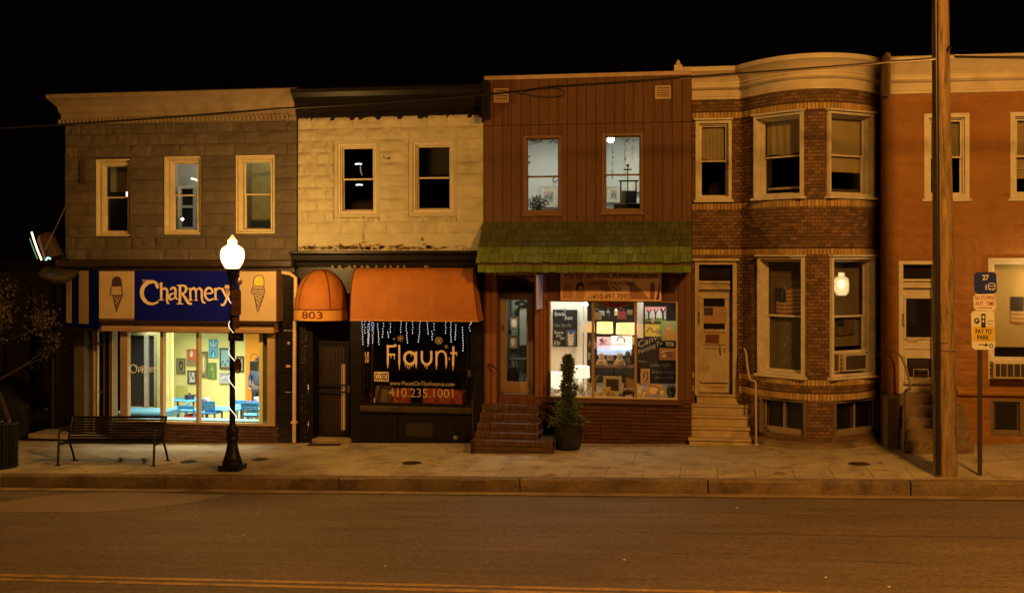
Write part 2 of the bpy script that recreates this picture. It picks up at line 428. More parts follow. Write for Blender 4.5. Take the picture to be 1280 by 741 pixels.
# litter specks
random.seed(3)
m_lit = mat('paper_litter', (.6,.55,.45), .7)
for (px, py) in ((304,669),(481,708),(1032,722),(1111,734),(921,545+90),(974,740),(245,644),(780,700)):
    a, b = RP(px, py)
    mb = MB(); s_ = random.uniform(.012, .028); z = SLOPE(a)-.215
    mb.add([(a-s_,b,z),(a+s_,b-s_*.4,z),(a+s_*.8,b+s_,z+.012),(a-s_*.6,b+s_*.7,z+.004)], [(0,1,2,3)])
    tag(mb.build('litter', m_lit), 'tiny pale scrap of paper lying on the dark road', 'litter', 'scraps of litter on the road')
# drain covers in the sidewalk
m_cover = mat('rusty_iron_cover', (.055,.032,.018), .6, .3, .3, 20, bump=.4, bs=60)
def cover(px, py, r, lab, m=m_cover):
    p = GP(px, py); root = thing('manhole_cover', lab, 'manhole cover', (p.x, p.y, SLOPE(p.x)))
    ring = MB().lathe([(r,-.03),(r,.006),(r-.02,.009),(r-.035,.006)], (p.x, p.y, SLOPE(p.x)), 28).build('rim', m, root, 30)
    pl = MB().lathe([(r-.04,-.03),(r-.04,.008)], (p.x, p.y, SLOPE(p.x)), 28)
    for a in range(-2, 3): pl.box(p.x-r*.55, p.x+r*.55, p.y+a*r*.28-.01, p.y+a*r*.28+.01, SLOPE(p.x)+.008, SLOPE(p.x)+.015)
    pl.build('plate', m, root)
cover(1074, 579.5, .19, 'dark round iron cover set in the sidewalk left of the wooden pole')
cover(515, 578.5, .19, 'round rusty cover in the sidewalk in front of the black shop')
m_pv = mat('worn_brass_cover', (.28,.19,.07), .6, .2, .3, 20)
cover(688, 593.5, .12, 'small yellowish cover by the kerb in front of the potted shrub', m_pv)
cover(975, 591.5, .12, 'small yellowish cover by the kerb in front of the white stoop', m_pv)
cover(325, 574, .17, 'dim cover in the sidewalk just right of the lamp post')
cover(236, 577, .17, 'dim cover in the sidewalk between the bench and the lamp post')
random.seed(17); mb = MB()
for k in range(300):
    x = random.uniform(-15.5, 7); y = random.uniform(-3.65, -.4); r = random.uniform(.010, .024) if k % 9 else random.uniform(.03, .06); z = SLOPE(x)+.0035; n = 7
    P = [(x+r*random.uniform(.7,1.2)*math.cos(6.283*q/n), y+r*random.uniform(.7,1.2)*math.sin(6.283*q/n)) for q in range(n)]
    mb.add([(a, b, SLOPE(a)+.0035) for a, b in P], [tuple(range(n))])
o = mb.build('gum_spots', mat('old_gum', (.20,.16,.105), .8, isl=.5)); o['kind'] = 'stuff'; o['label'] = 'trodden gum and oil spots on the sidewalk'
# weeds by the bench
def weed(px, py, s_, lab):
    p = GP(px, py); mb = MB(); random.seed(px)
    for k in range(26):
        a = random.uniform(0, 6.28); r = s_*random.uniform(.3, 1); h = s_*random.uniform(.3, 1)
        q = Vector((p.x+r*math.cos(a), p.y+r*math.sin(a), SLOPE(p.x)+h*.8)); b = Vector((p.x, p.y, SLOPE(p.x)))
        d = Vector((-math.sin(a), math.cos(a), .2))*.012
        m_ = b.lerp(q, .55)+Vector((0,0,h*.25)); mb.add([b, m_-d, q, m_+d], [(0,1,2,3)])
    tag(mb.build('weed', mat('dry_leaves', (.10,.07,.03), .8, isl=.5), None), lab, 'weed')
weed(150, 578, .16, 'small dry weed clump on the sidewalk under the middle of the bench')
weed(180, 578.5, .15, 'small dry weed clump beside the right front leg of the bench')
# dead-leaf and grit fringe where walls meet the sidewalk
random.seed(11); mb = MB()
for k in range(900):
    x = random.uniform(-8.4, 8.5); y = -.3+abs(random.gauss(0, .12))*-1 if x < .0 else -.55-abs(random.gauss(0, .15))
    if x > .0 and random.random() < .4: y = random.uniform(-3.8, -3.5)
    s_ = random.uniform(.004, .018); a = random.uniform(0, 6.28); z = SLOPE(x)+.003
    mb.add([(x+s_*math.cos(a),y+s_*math.sin(a),z),(x+s_*math.cos(a+2),y+s_*math.sin(a+2),z+.008),(x+s_*math.cos(a+4),y+s_*math.sin(a+4),z+.002)], [(0,1,2)])
o = mb.build('leaf_litter', mat('leaf_litter', (.09,.055,.025), .9, isl=.6)); o['kind'] = 'stuff'; o['label'] = 'grit and leaf crumbs along wall and kerb'
# ------------------------------------------------------------------ the dark corner across the side street
m_far = mat('far_dark_render', (.10,.08,.05), .9, 0, .4, .7, stain=.6, ss=.5)
m_fardk = mat('far_dark_shopfront', (.02,.017,.013), .6, 0, .3, 1)
fy = 6.5
fb = thing('corner_building', 'dim low building across the side street behind the bare tree', 'building', (-24, fy, -.6))
x0, x1 = X(-60, fy), X(120, fy)
zt, zb = Z(338, fy, 50), Z(519, fy, 50)
hol = [(X(38, fy), X(58, fy), zb, Z(375, fy, 50)), (X(82, fy), X(106, fy), zb+.3, Z(415, fy, 50))]
holes_wall(MB(), x0, x1, -1.2, zt, hol, fy, fy+.3).build('wall', m_far, fb)
MB().box(x0, x1, fy-.12, fy+.5, zt, zt+.25).build('coping', m_fardk, fb)
for p in (2, 34, 62, 78, 109): MB().box(X(p, fy)-.14, X(p, fy)+.14, fy-.12, fy, -1.2, zt-.4, .03).build('pilaster', m_far, fb)
for h in hol: MB().box(h[0]+.05, h[1]-.05, fy+.2, fy+.23, h[2]+.05, h[3]-.05).build('window', m_fardk, fb)
MB().box(x0, x1, fy+5, fy+5.3, -1.2, zt).build('back_wall', m_far, fb); MB().box(x0, x1, fy+.3, fy+5, zt-.2, zt).build('roof', m_fardk, fb)
struct(MB().box(-45, -12, 4.4, fy+.1, -1.5, -.62), 'far_pavement', m_conc)
for k, (px, lb) in enumerate(((59.5, 'small pale meter box on the far kerb behind the car, left of two'), (71.5, 'small pale meter box on the far kerb, right of two'))):
    p = X(px, 4.9); z = Z(514, 4.9, px)
    mb = MB().box(p-.09-.03*k, p+.09+.03*k, 4.9, 5.05, z-.02, z+.2, .02); mb.box(p-.02, p+.02, 4.95, 5.0, z-.3, z)
    mb.box(p-.11-.03*k, p+.11+.03*k, 4.88, 5.07, z+.2, z+.22)
    solo(mb, 'meter_box', mat('pale_metal', (.4,.36,.3), .5), lb, 'meter box')
# ================================================================== LIGHTS OF THE STREET
def lit_globe(nm, col, st):
    m = bpy.data.materials.new(nm); m.use_nodes = True; n = m.node_tree.nodes; L = m.node_tree.links; n.remove(n['Principled BSDF'])
    e = n.new('ShaderNodeEmission'); e.inputs[0].default_value = (*col, 1); e.inputs[1].default_value = st; t = n.new('ShaderNodeBsdfTransparent'); t.inputs[0].default_value = (.8,.8,.8,1)
    lw = n.new('ShaderNodeLayerWeight'); lw.inputs[0].default_value = .35; mr_ = n.new('ShaderNodeMapRange'); mr_.inputs[3].default_value = st; mr_.inputs[4].default_value = st*.16; L.new(lw.outputs['Facing'], mr_.inputs[0]); L.new(mr_.outputs[0], e.inputs[1])
    a = n.new('ShaderNodeAddShader'); L.new(e.outputs[0], a.inputs[0]); L.new(t.outputs[0], a.inputs[1]); L.new(a.outputs[0], n['Material Output'].inputs[0]); return m
m_globe = lit_globe('lit_lamp_globe', (1, .68, .33), 3.2)
GLOBE = [(.13,0),(.155,.04),(.195,.11),(.218,.18),(.226,.25),(.220,.32),(.200,.37),(.165,.405),(.120,.43),(.088,.455),(.085,.49),(.092,.51),(.078,.535),(.02,.54)]
def lamp_post(x, y, base_z, H, lab, W_, group=None):
    """acorn lamp: H is the height of the globe's foot over the ground"""
    root = thing('lamp_post', lab, 'lamp post', (x, y, base_z), group); c = (x, y, base_z)
    b = MB(); b.box(x-.20, x+.20, y-.20, y+.20, base_z, base_z+.10, .01)
    b.lathe([(.195,.10),(.19,.17),(.165,.19),(.17,.22),(.15,.26),(.125,.36),(.10,.48),(.098,.54),(.125,.57),(.125,.61),(.10,.64),(.115,.68),(.118,.74),(.10,.78),(.07,.82),(.06,.86)], c, 16, .05)
    b.build('base', m_cast, root, 40)
    MB().lathe([(.058,.86),(.056,1.4),(.048,H-.38)], c, 16, .10).build('pole', m_cast, root, 60)
    MB().lathe([(.048,H-.40),(.065,H-.36),(.05,H-.32),(.055,H-.22),(.105,H-.09),(.115,H-.03),(.13,H-.02),(.13,H+.02),(.09,H+.03)], c, 20).build('lamp_cup', m_cast, root, 40)
    g = MB().lathe(GLOBE, (x, y, base_z+H+.02), 24).build('lamp_globe', m_globe, root, 60)
    MB().lathe([(.076,.542),(.060,.565),(.042,.58),(.036,.60),(.02,.622),(.004,.63)], (x, y, base_z+H+.02), 20).build('finial', glow('lit_finial', (1,.66,.25), 1.1), root, 60)
    point('lamp_bulb', (x, y, base_z+H+.27), (1, .54, .15), W_, .10, root)
    return root, g
LP = GP(290.5, 587)
LAMPZ = LP.z; LH = (W(290.5, 337, LP.y).z)-LAMPZ
lampA, globeA = lamp_post(LP.x, LP.y, LAMPZ, LH, 'black fluted lamp post with a glowing acorn globe on the sidewalk', LAMP_W)
# wall lantern on the last house, just beyond the right edge (the photo shows it mirrored in the bay window)
wl_p = Vector((6.65, -.27, 2.87)); wlr = thing('wall_lantern', 'acorn globe wall lantern beyond the right edge, mirrored in the bay window', 'wall lantern', tuple(wl_p))
wg = lit_globe('lit_wall_globe', (1, .66, .28), 14); point('lamp_bulb', wl_p+Vector((0,0,.27)), (1, .56, .18), 22, .10, wlr)
MB().lathe(GLOBE, tuple(wl_p), 24).build('lamp_globe', wg, wlr, 60)
MB().lathe([(.05,-.10),(.10,-.06),(.13,-.01),(.13,.01)], tuple(wl_p), 18).build('lamp_cup', m_cast, wlr, 40)
MB().tube([(wl_p.x, wl_p.y, wl_p.z-.08), (wl_p.x, wl_p.y+.05, wl_p.z-.16), (wl_p.x, .10, wl_p.z-.10)], .02, 8).box(wl_p.x-.06, wl_p.x+.06, .05, .10, wl_p.z-.22, wl_p.z+.02).build('bracket', m_cast, wlr)
# street lights high over the road, outside the frame: lantern heads on arms
def street_light(x, y, z, pole_y, W_, lab, r=.55, aim=(0, 0)):
    root = thing('street_light', lab, 'street light', (x, pole_y, 0)); mb = MB()
    mb.tube([(x, pole_y, -.2), (x, pole_y, z-.6)], [.12, .08], 10)
    mb.tube([(x, pole_y, z-.6), (x, (pole_y+y)/2, z+.15), (x, y, z+.22)], .04, 8); mb.build('pole', m_cast, root, 50)
    MB().lathe([(.05,.3),(.2,.24),(.28,.08),(.28,.03),(.24,.03)], (x, y, z), 16).build('lantern_hood', m_cast, root, 50)
    l = bpy.data.lights.new('sodium_lamp', 'POINT'); l.color = SODIUM; l.energy = W_; l.shadow_soft_size = r
    o = bpy.data.objects.new('sodium_lamp', l); COL.objects.link(o); o.location = Vector((x, y, z-.15))-root.location; o.parent = root
street_light(5.5, -14.5, 10.6, -17.5, KEY_W, 'tall street light over the road beyond the right edge')
street_light(-16.5, -14.5, 10.5, -17.5, LEFT_FILL_W, 'tall street light added as fill over the road beyond the left edge')  # added fill that brightens the side road and parked car
# ---- things fixed to the lamp post in view
pl_y = LP.y-.12
m_signback = mat('weathered_sign_back', (.16,.075,.03), .5, .2, .2, 8)
def plate(px0, px1, py0, py1, y, name, m, parent, c=.012, tilt=0):
    r = rect(px0, px1, py0, py1, y); mb = MB(); k = (r[1]-r[0])*.12; x0, x1, z0, z1 = r
    pts = [(x0+k,z0),(x1-k,z0),(x1,z0+k),(x1,z1-k),(x1-k,z1),(x0+k,z1),(x0,z1-k),(x0,z0+k)]
    pts = [(a+(b-z0)*tilt, b) for a, b in pts]
    return mb.prism(pts, y, y+c).build(name, m, parent), r
bk, r = plate(289, 301, 362, 394, pl_y, 'sign_plate', m_signback, lampA)
mb = MB(); x0, x1, z0, z1 = r; cx = (x0+x1)/2
for s_ in (-1, 1):
    mb.ribbon([(cx+s_*.035+.022*math.cos(a*.7), z0+.30+.028*math.sin(a*.7)) for a in range(10)], .008, pl_y-.003, pl_y)
mb.ribbon([(cx-.06, z0+.13), (cx+.06, z0+.13)], .012, pl_y-.003, pl_y); mb.ribbon([(cx-.06, z0+.09), (cx+.06, z0+.09)], .008, pl_y-.003, pl_y)
mb.build('sign_symbols', mat('dark_print', (.02,.012,.01), .6), bk)
plate(291, 299, 397, 411, pl_y, 'sign_plate', m_signback, lampA)
r = rect(286, 304, 416, 426, pl_y)
bx = MB().box(r[0], r[1], pl_y-.05, pl_y+.03, r[2], r[3], .02).build('name_plate', m_black, lampA)
text_mb('W 36', (r[0]+.05, r[1]-.05, r[2]+.04, r[3]-.04), pl_y-.051).build('lettering', mat('dim_print', (.12,.08,.05), .6), bx)
zc = Z(457, pl_y, 297); xc = X(297.5, pl_y); R_ = .075
pts = [(xc+R_*math.cos(a), zc+R_*1.9*math.sin(a)) for a in [k*math.pi/10 for k in range(20)]]
bd = MB().prism(pts, pl_y-.02, pl_y).build('oval_badge', mat('purple_brown_enamel', (.07,.03,.035), .4), lampA)
MB().prism([(xc-.045, zc-.075), (xc+.045, zc-.075), (xc, zc-.13)], pl_y-.024, pl_y-.021).build('badge_stripe', mat('tan_enamel', (.5,.3,.15), .5), bd)
r = rect(299, 306, 346, 356, LP.y)
MB().lathe([(.02,0),(.05,.03),(.05,.09),(.02,.13)], (r[0]+.03, LP.y-.05, r[2]), 10).build('sensor', mat('tan_plastic', (.3,.2,.1), .5), lampA, 40)
# strip of rope light wound round the pole
mrope = glow('lit_rope', (1, .86, .68), 1.6); mb = MB(); pts = []
z_a, z_b = Z(548, LP.y, 290), Z(372, LP.y, 290)
turns = [(548, 1.2), (520, 0.2), (493, -.9)]
N = 150; a0 = 1.7*math.pi
for k in range(N):
    t = k/(N-1); z = z_a+(z_b-z_a)*t; a = a0-t*2*math.pi*5.3
    pts.append((LP.x+.068*math.cos(a), LP.y+.068*math.sin(a), z))
tag(mb.tube(pts, .0065, 6).build('rope_light', mrope, None, 60), 'thin white rope light wound round the lamp post', 'rope light')
# ------------------------------------------------------------------ utility pole
m_pole = mat('weathered_pole_wood', (.30,.20,.088), .85, 0, .3, 3, fine=.3, fs=30, stain=.9, ss=3.4, scol=(.028,.016,.009), bump=.9, bs=14, bd=.02, stretch=(5,5,.5))
UP = GP(1182, 594)
up = thing('utility_pole', 'tall weathered wooden utility pole standing on the sidewalk at the right', 'utility pole', tuple(UP))
random.seed(9); n = 22; vs = []; zz = [UP.z-.3+k*.25 for k in range(58)]
for z in zz:
    r = .195-.0075*(z-UP.z)
    for k in range(n):
        a = 2*math.pi*k/n; q = r*(1+.03*noise.noise(Vector((math.cos(a)*5, math.sin(a)*5, z*.5)))+(-.035 if k in (3, 9, 14, 18, 20) else 0)); vs.append((UP.x-.012*(z-UP.z)*0.9+q*math.cos(a), UP.y+q*math.sin(a), z))
fs = [(i*n+k, i*n+(k+1) % n, (i+1)*n+(k+1) % n, (i+1)*n+k) for i in range(len(zz)-1) for k in range(n)]
MB().add(vs, fs).build('shaft', m_pole, up, 180)
cx_ = X(1171.5, UP.y-.1)
MB().tube([(cx_+.01, UP.y-.15, UP.z+.05), (cx_, UP.y-.14, UP.z+3.0), (cx_-.03, UP.y-.12, UP.z+8), (cx_-.07, UP.y-.11, UP.z+12)], .042, 10).build('cable_conduit', mat('black_conduit', (.02,.015,.012), .4), up, 60)
m_galv = mat('dull_steel', (.4,.36,.3), .4, .6, .2, 20)
for py_, px_ in ((427, 1180), (437, 1182)):
    z = Z(py_, UP.y, px_); r = .195-.0075*(z-UP.z)+.006
    x_ = UP.x-.0108*(z-UP.z)
    MB().tube([(x_+r*math.cos(a), UP.y+r*math.sin(a), z) for a in [math.pi*(1.15+.05*k) for k in range(15 if py_ > 430 else 9)]], .012, 6).build('steel_band', m_galv, up)
z = Z(64, UP.y, 1184); MB().lathe([(.0,0),(.035,.0),(.03,.02),(.012,.06)], (X(1184, UP.y), UP.y-.2, z), 8).build('bolt', m_cast, up)
mb = MB(); random.seed(2)
for k in range(26):
    z = UP.z+random.uniform(1.2, 2.6); a = -math.pi/2+random.uniform(-1, 1); r = .195-.0075*(z-UP.z)+.002
    x_ = UP.x-.0108*(z-UP.z)+r*math.cos(a); y_ = UP.y+r*math.sin(a); mb.box(x_-.004, x_+.004, y_-.008, y_+.004, z-.004, z+.004)
o = mb.build('staples', m_galv, up); o['kind'] = 'stuff'
# ------------------------------------------------------------------ overhead cables
m_cable = mat('black_cable', (.008,.007,.006), .45)
def cable(pts, r, lab, n=60, sag=0, name='overhead_cable', m=m_cable):
    P = [Vector(p) for p in pts]; q = []
    for a, b in zip(P, P[1:]):
        for k in range(n):
            t = k/n; v = a.lerp(b, t); v.z -= sag*4*t*(1-t); q.append(v)
    q.append(P[-1]); return tag(MB().tube(q, r, 7).build(name, m, None, 60), lab, 'cable')
cy = UP.y-.2
yA = -3.2
cable([W(1169, 73, cy), W(845, 97.5, yA), W(690, 108.5, yA), W(600, 119, yA), W(350, 136, yA), W(75, 156, yA), W(-200, 172, yA)], .021, 'thick black cable strung across the shopfronts below the roofline', 14, .01)
cable([W(1169, 74.5, cy-.03), W(1110, 78.5, cy), W(1060, 83, -3.4), W(850, 99, -3.25)], .012, 'thin bright service wire lashed under the cable near the pole', 14, .006, m=mat('bare_wire', (.35,.3,.24), .35, .7))
cable([W(1193, 71, cy), W(1400, 72, cy)], .024, 'thick black cable running right from the pole past the cornice', 20, .01)
cable([W(1193, 69, cy-.05), W(1400, 66.5, cy-.05)], .010, 'thin grey wire above the thick cable right of the pole', 20, .02, m=mat('bare_wire', (.35,.3,.24), .35, .7))
# slack loop hanging from the cable
a = [(653,115.2),(672,112),(690,110.5),(700,111.5),(706,116),(703,120),(693,122),(675,121.5),(660,119),(645,116.5)]
cable([W(x, y, yA-.03) for x, y in a], .011, 'slack loop of spare cable tied under the overhead line', 4)
tag(MB().tube([W(652,114,yA-.03), W(653,119,yA-.03)], .02, 8).build('cable_clamp', m_cast), 'small metal clamp on the overhead cable at the slack loop', 'clamp')
# guy wire at far left
tag(MB().tube([W(82, 258, -.1), W(56, 313, -.8)], .008, 5).build('stay_wire', m_galv), 'thin stay wire from the stone house to the tilted sign', 'wire')
# ------------------------------------------------------------------ bus and parking signs
SP = GP(1225, 594)
sg = thing('street_sign', 'bus stop and pay to park signs on a dark steel post by the kerb', 'street sign', tuple(SP))
MB().box(SP.x-.035, SP.x+.035, SP.y, SP.y+.03, SP.z-.1, Z(342, SP.y, 1229)).build('post', mat('dark_steel_post', (.05,.035,.025), .55, .3), sg)
m_sblue = mat('blue_sign_sheet', (.015,.03,.22), .35, 0, .05); m_sw = mat('white_sign_sheet', (.78,.78,.76), .4, 0, .06, 12); m_sy = mat('yellow_sign_sheet', (.72,.50,.04), .4, 0, .06)
m_red = mat('red_print', (.42,.05,.03), .5); m_bl = mat('black_print', (.015,.012,.012), .5)
ys = SP.y-.022
p1, r1 = plate(1218, 1246, 340, 367, ys, 'sign_plate', m_sblue, sg, tilt=-.02)
p2, r2 = plate(1217.3, 1245, 367.6, 388, ys, 'sign_plate', m_sw, sg, tilt=-.02)
p3, r3 = plate(1215, 1244, 388.6, 437, ys, 'sign_plate', m_sw, sg, tilt=-.02)
def sx(px): return X(px, ys)
def sz(py): return Z(py, ys, 1230)
def tr(x0, x1, y0, y1): return (sx(x0), sx(x1), sz(y1), sz(y0))
text_mb('27', tr(1228, 1236, 343.5, 350), ys-.001, bold=.02).build('lettering', m_sw, p1)
mb = MB()
mb.ribbon([(sx(a), sz(b)) for a, b in ((1235.5,361),(1235.5,355.5),(1237,354),(1242,354),(1243.8,355.5),(1243.8,361),(1235.5,361))], .012, ys-.003, ys-.0005)
mb.ribbon([(sx(1236), sz(357.5)), (sx(1243.5), sz(357.5))], .01, ys-.003, ys-.0005); mb.ribbon([(sx(1232.5), sz(356)), (sx(1232.5), sz(362))], .015, ys-.003, ys-.0005)
mb.box(sx(1237), sx(1238.4), ys-.003, ys-.0005, sz(362.8), sz(361.3)); mb.box(sx(1241), sx(1242.4), ys-.003, ys-.0005, sz(362.8), sz(361.3))
mb.build('bus_symbol', m_sw, p1)
text_mb('NO STOPPING', tr(1219, 1244, 369.5, 375), ys-.001, bold=.02).build('lettering', m_red, p2); text_mb('ANY  TIME', tr(1218.5, 1243, 376.5, 382), ys-.001, bold=.02).build('lettering', m_red, p2)
mb = MB().box(sx(1222), sx(1240), ys-.003, ys-.0005, sz(385.2), sz(384.2)); mb.build('red_bar', m_red, p2)
MB().box(sx(1216), sx(1243), ys-.002, ys-.0008, sz(427), sz(408)).build('yellow_field', m_sy, p3)
text_mb('PAY TO', tr(1219.5, 1239.5, 411, 417), ys-.003, bold=.025).build('lettering', m_bl, p3); text_mb('PARK', tr(1221.5, 1236.5, 418.5, 424.5), ys-.003, bold=.025).build('lettering', m_bl, p3)
mb = MB().box(sx(1226.5), sx(1232), ys-.003, ys-.0005, sz(409.5), sz(392)); c_ = [(sx(1221)+.045*math.cos(a*.393), sz(401)+.052*math.sin(a*.393)) for a in range(16)]
mb.prism(c_, ys-.003, ys-.0005)
mb.ribbon([(sx(1223.5), sz(430.5)), (sx(1233), sz(431))], .014, ys-.003, ys-.0005); mb.prism([(sx(1231.5), sz(433.5)), (sx(1235.5), sz(431)), (sx(1231.5), sz(428.5))], ys-.003, ys-.0005)
mb.build('symbols', m_bl, p3); mb = MB()
mb.ribbon([(sx(1239)+.028*math.cos(a*.6), sz(432)+.03*math.sin(a*.6)) for a in range(11)], .014, ys-.003, ys-.0005)
mb.ribbon([(sx(1234.5), sz(401)), (sx(1241.5), sz(401))], .01, ys-.003, ys-.0005); mb.ribbon([(sx(1234.5), sz(405)), (sx(1241), sz(405))], .008, ys-.003, ys-.0005)
mb.build('symbols', m_bl, p3)
text_mb('P', (sx(1221)-.018, sx(1221)+.02, sz(401)-.028, sz(401)+.028), ys-.0035, bold=.03).build('lettering', m_sw, p3)
mb = MB()
mb.box(sx(1228), sx(1230.5), ys-.005, ys-.0032, sz(398), sz(394.5)); mb.box(sx(1228.2), sx(1230.2), ys-.005, ys-.0032, sz(403), sz(400)); mb.build('meter_symbol', m_sw, p3)
# ------------------------------------------------------------------ bench (seen from its front, seat towards the kerb)
b0 = GP(86, 578); bx0 = X(77, b0.y-.2); bx1 = X(196, b0.y-.2)
gz = SLOPE((bx0+bx1)/2); by0 = GP(73, 581.5).y; by1 = GP(93, 577.5).y+.12
bench = thing('bench', 'black slatted metal bench standing on the sidewalk at the far left', 'bench', ((bx0+bx1)/2, by0, gz))
seat_z, back_z = gz+.43, gz+.86
ends = []
for k, x in enumerate((bx0, bx1)):
    g2 = SLOPE(x)
    e = MB(); e.tube([(x, by0-.02, g2), (x, by0, g2+.25), (x, by0+.02, g2+.62), (x, by0+.08, g2+.67), (x, by0+.3, g2+.66), (x, by1-.1, g2+.62)], .022, 8)
    e.box(x-.05, x+.05, by0-.06, by0+.03, g2, g2+.012); e.build('arm_leg', m_cast, bench, 50)
    e = MB(); e.tube([(x, by1+.1, g2), (x, by1+.02, g2+.2), (x, by1-.12, g2+.45), (x, by1-.04, g2+.7), (x, by1+.03, g2+.88)], .022, 8)
    e.box(x-.05, x+.05, by1+.06, by1+.15, g2, g2+.012); e.build('leg', m_cast, bench, 50)
    MB().box(x-.018, x+.018, by0, by1-.1, g2+.39, g2+.43).build('seat_rail', m_cast, bench)
me = MB().box(0, bx1-bx0, -.011, .011, -.006, .006).mesh('slat', m_cast)
tl = -math.atan(SL)
for k in range(9):
    t = k/8; inst('slat', me, bench, (bx0, by0+.03+t*.40, SLOPE(bx0)+.435-.02*math.sin(t*3.1)), ry=tl, sc=(1, 1.8, 1.3))
for k in range(9):
    t = k/8; inst('slat', me, bench, (bx0, by1-.13+t*.17, SLOPE(bx0)+.46+t*.41), ry=tl, sc=(1, .6, 2.9 if k not in (0, 8) else 4))
# ------------------------------------------------------------------ trash can
tc = GP(2, 584); tcn = thing('trash_can', 'black slatted litter bin cut off by the left edge of the photo', 'trash can', tuple(tc))
xc, yc, zc = tc
R_ = .29
MB().lathe([(R_-.03,.04),(R_-.03,.82)], (xc, yc, zc), 20).build('liner', mat('bin_liner', (.008,.008,.008), .5), tcn)
me = MB().box(-.014, .014, -.006, .006, .03, .84).mesh('slat', m_cast)
for k in range(30):
    a = 2*math.pi*k/30; inst('slat', me, tcn, (xc+R_*math.cos(a), yc+R_*math.sin(a), zc), rz=a+math.pi/2)
MB().lathe([(R_+.012,.83),(R_+.022,.86),(R_+.012,.89),(R_-.05,.90),(R_-.06,.84)], (xc, yc, zc), 24).build('rim', m_cast, tcn, 40)
MB().lathe([(R_+.01,.0),(R_+.01,.05),(R_-.04,.05)], (xc, yc, zc), 24).build('base_ring', m_cast, tcn)
random.seed(4)
for k in range(3):
    a = 0; r = (-.14, 0, .15)[k]; s_ = (.05, .035, .06)[k]; c = Vector((xc+r*math.cos(a), yc+r*math.sin(a), zc+.88))
    mb = MB(); q = [c+Vector((random.uniform(-s_, s_), random.uniform(-s_, s_), random.uniform(0, s_))) for _ in range(6)]
    mb.add(q, [(0,1,2),(0,2,3),(0,3,4),(1,2,5),(2,3,5)]); tag(mb.build('rubbish', m_lit), ('crumpled scrap at the left on top of the litter bin', 'smallest crumpled scrap, in the middle on top of the litter bin', 'largest crumpled scrap, at the right on top of the litter bin')[k], 'rubbish', 'rubbish on the litter bin')
# ------------------------------------------------------------------ parked car, front quarter in view
random.seed(6)
m_carp = mat('dark_car_paint', (.032,.034,.042), .25, .2, 0)
cxr = X(57, 1.5); cg = SLOPE(cxr)-.2
car = thing('parked_car', 'dark parked car on the side street behind the litter bin', 'car', (cxr-2.1, 2.3, cg))
sec = [(-4.35,.35,.75,.8),(-4.3,.25,.95,.86),(-3.7,.2,1.02,.9),(-3.35,.2,1.38,.74),(-2.2,.2,1.45,.72),(-1.65,.2,1.30,.76),(-1.15,.2,.98,.9),(-.5,.22,.88,.88),(-.12,.28,.75,.82),(0,.38,.6,.72)]
vs = []; ym = 2.3+.1
for dx, lo, hi, hw in sec:
    sh = min(hi, .92); hw2 = .88 if -4.2 < dx < -.2 else hw
    for (yy, z) in ((-hw2*.92, lo), (-hw2, .5), (-hw2*.98, sh*.93), (-hw*.93, hi-.03), (-hw*.6, hi+.02), (hw*.6, hi+.02), (hw*.93, hi-.03), (hw2*.98, sh*.93), (hw2, .5), (hw2*.92, lo)): vs.append((cxr+dx, ym+yy, cg+z))
n = 10; fs = [(i*n+k, i*n+(k+1) % n, (i+1)*n+(k+1) % n, (i+1)*n+k) for i in range(len(sec)-1) for k in range(n)]+[tuple(range(n)), tuple(range(9*n, 10*n))[::-1]]
body = MB().add(vs, fs).build('body', m_carp, car, 40)
MB().add([(cxr-3.2, ym-.785, cg+1.32),(cxr-2.0, ym-.785, cg+1.38),(cxr-1.3, ym-.86, cg+.99),(cxr-3.4, ym-.87, cg+.98),(cxr-3.2, ym-.77, cg+1.32),(cxr-2.0, ym-.77, cg+1.38),(cxr-1.3, ym-.85, cg+.99),(cxr-3.4, ym-.86, cg+.98)],
   [(0,1,2,3),(7,6,5,4),(0,4,5,1),(1,5,6,2),(2,6,7,3),(3,7,4,0)]).build('side_window', mat('dark_car_glass', (.01,.01,.012), .05), car)
for dx in (-.78, -3.5):
    for s_ in (-1, 1):
        cxw, cyw, czw = cxr+dx, ym+s_*.82, cg+.31
        wm = MB(Matrix.Translation((cxw, cyw, czw)) @ Matrix.Rotation(math.pi/2, 4, 'X'))
        wm.lathe([(.20,-.1),(.30,-.1),(.32,-.07),(.32,.07),(.30,.1),(.20,.1)], (0,0,0), 22); wo = wm.build('wheel', mat('tyre_rubber', (.012,.012,.012), .8), car, 40)
        rm = MB(Matrix.Translation((cxw, cyw, czw)) @ Matrix.Rotation(math.pi/2, 4, 'X')); rm.lathe([(.205,-.085),(.205,.085)], (0,0,0), 20)
        for k in range(5): a = k*1.2566; rm.bar((0,0,.09*-s_*-1), (.19*math.cos(a), .19*math.sin(a), .095*-s_*-1), .04, .02)
        for k in range(5): a = k*1.2566; rm.bar((0,0,-.095), (.19*math.cos(a), .19*math.sin(a), -.095), .04, .02)
        rm.build('rim', mat('car_rim', (.25,.24,.22), .35, .6), wo)
MB().lathe([(0,0),(.05,.02),(.07,.09),(.04,.13)], (cxr-.12, ym-.68, cg+.62), 10).build('headlight', mat('lamp_lens', (.5,.5,.5), .1), car, 60)
MB().box(cxr-1.45, cxr-1.3, ym-1.02, ym-.86, cg+.98, cg+1.10, .03).build('mirror', m_carp, car)
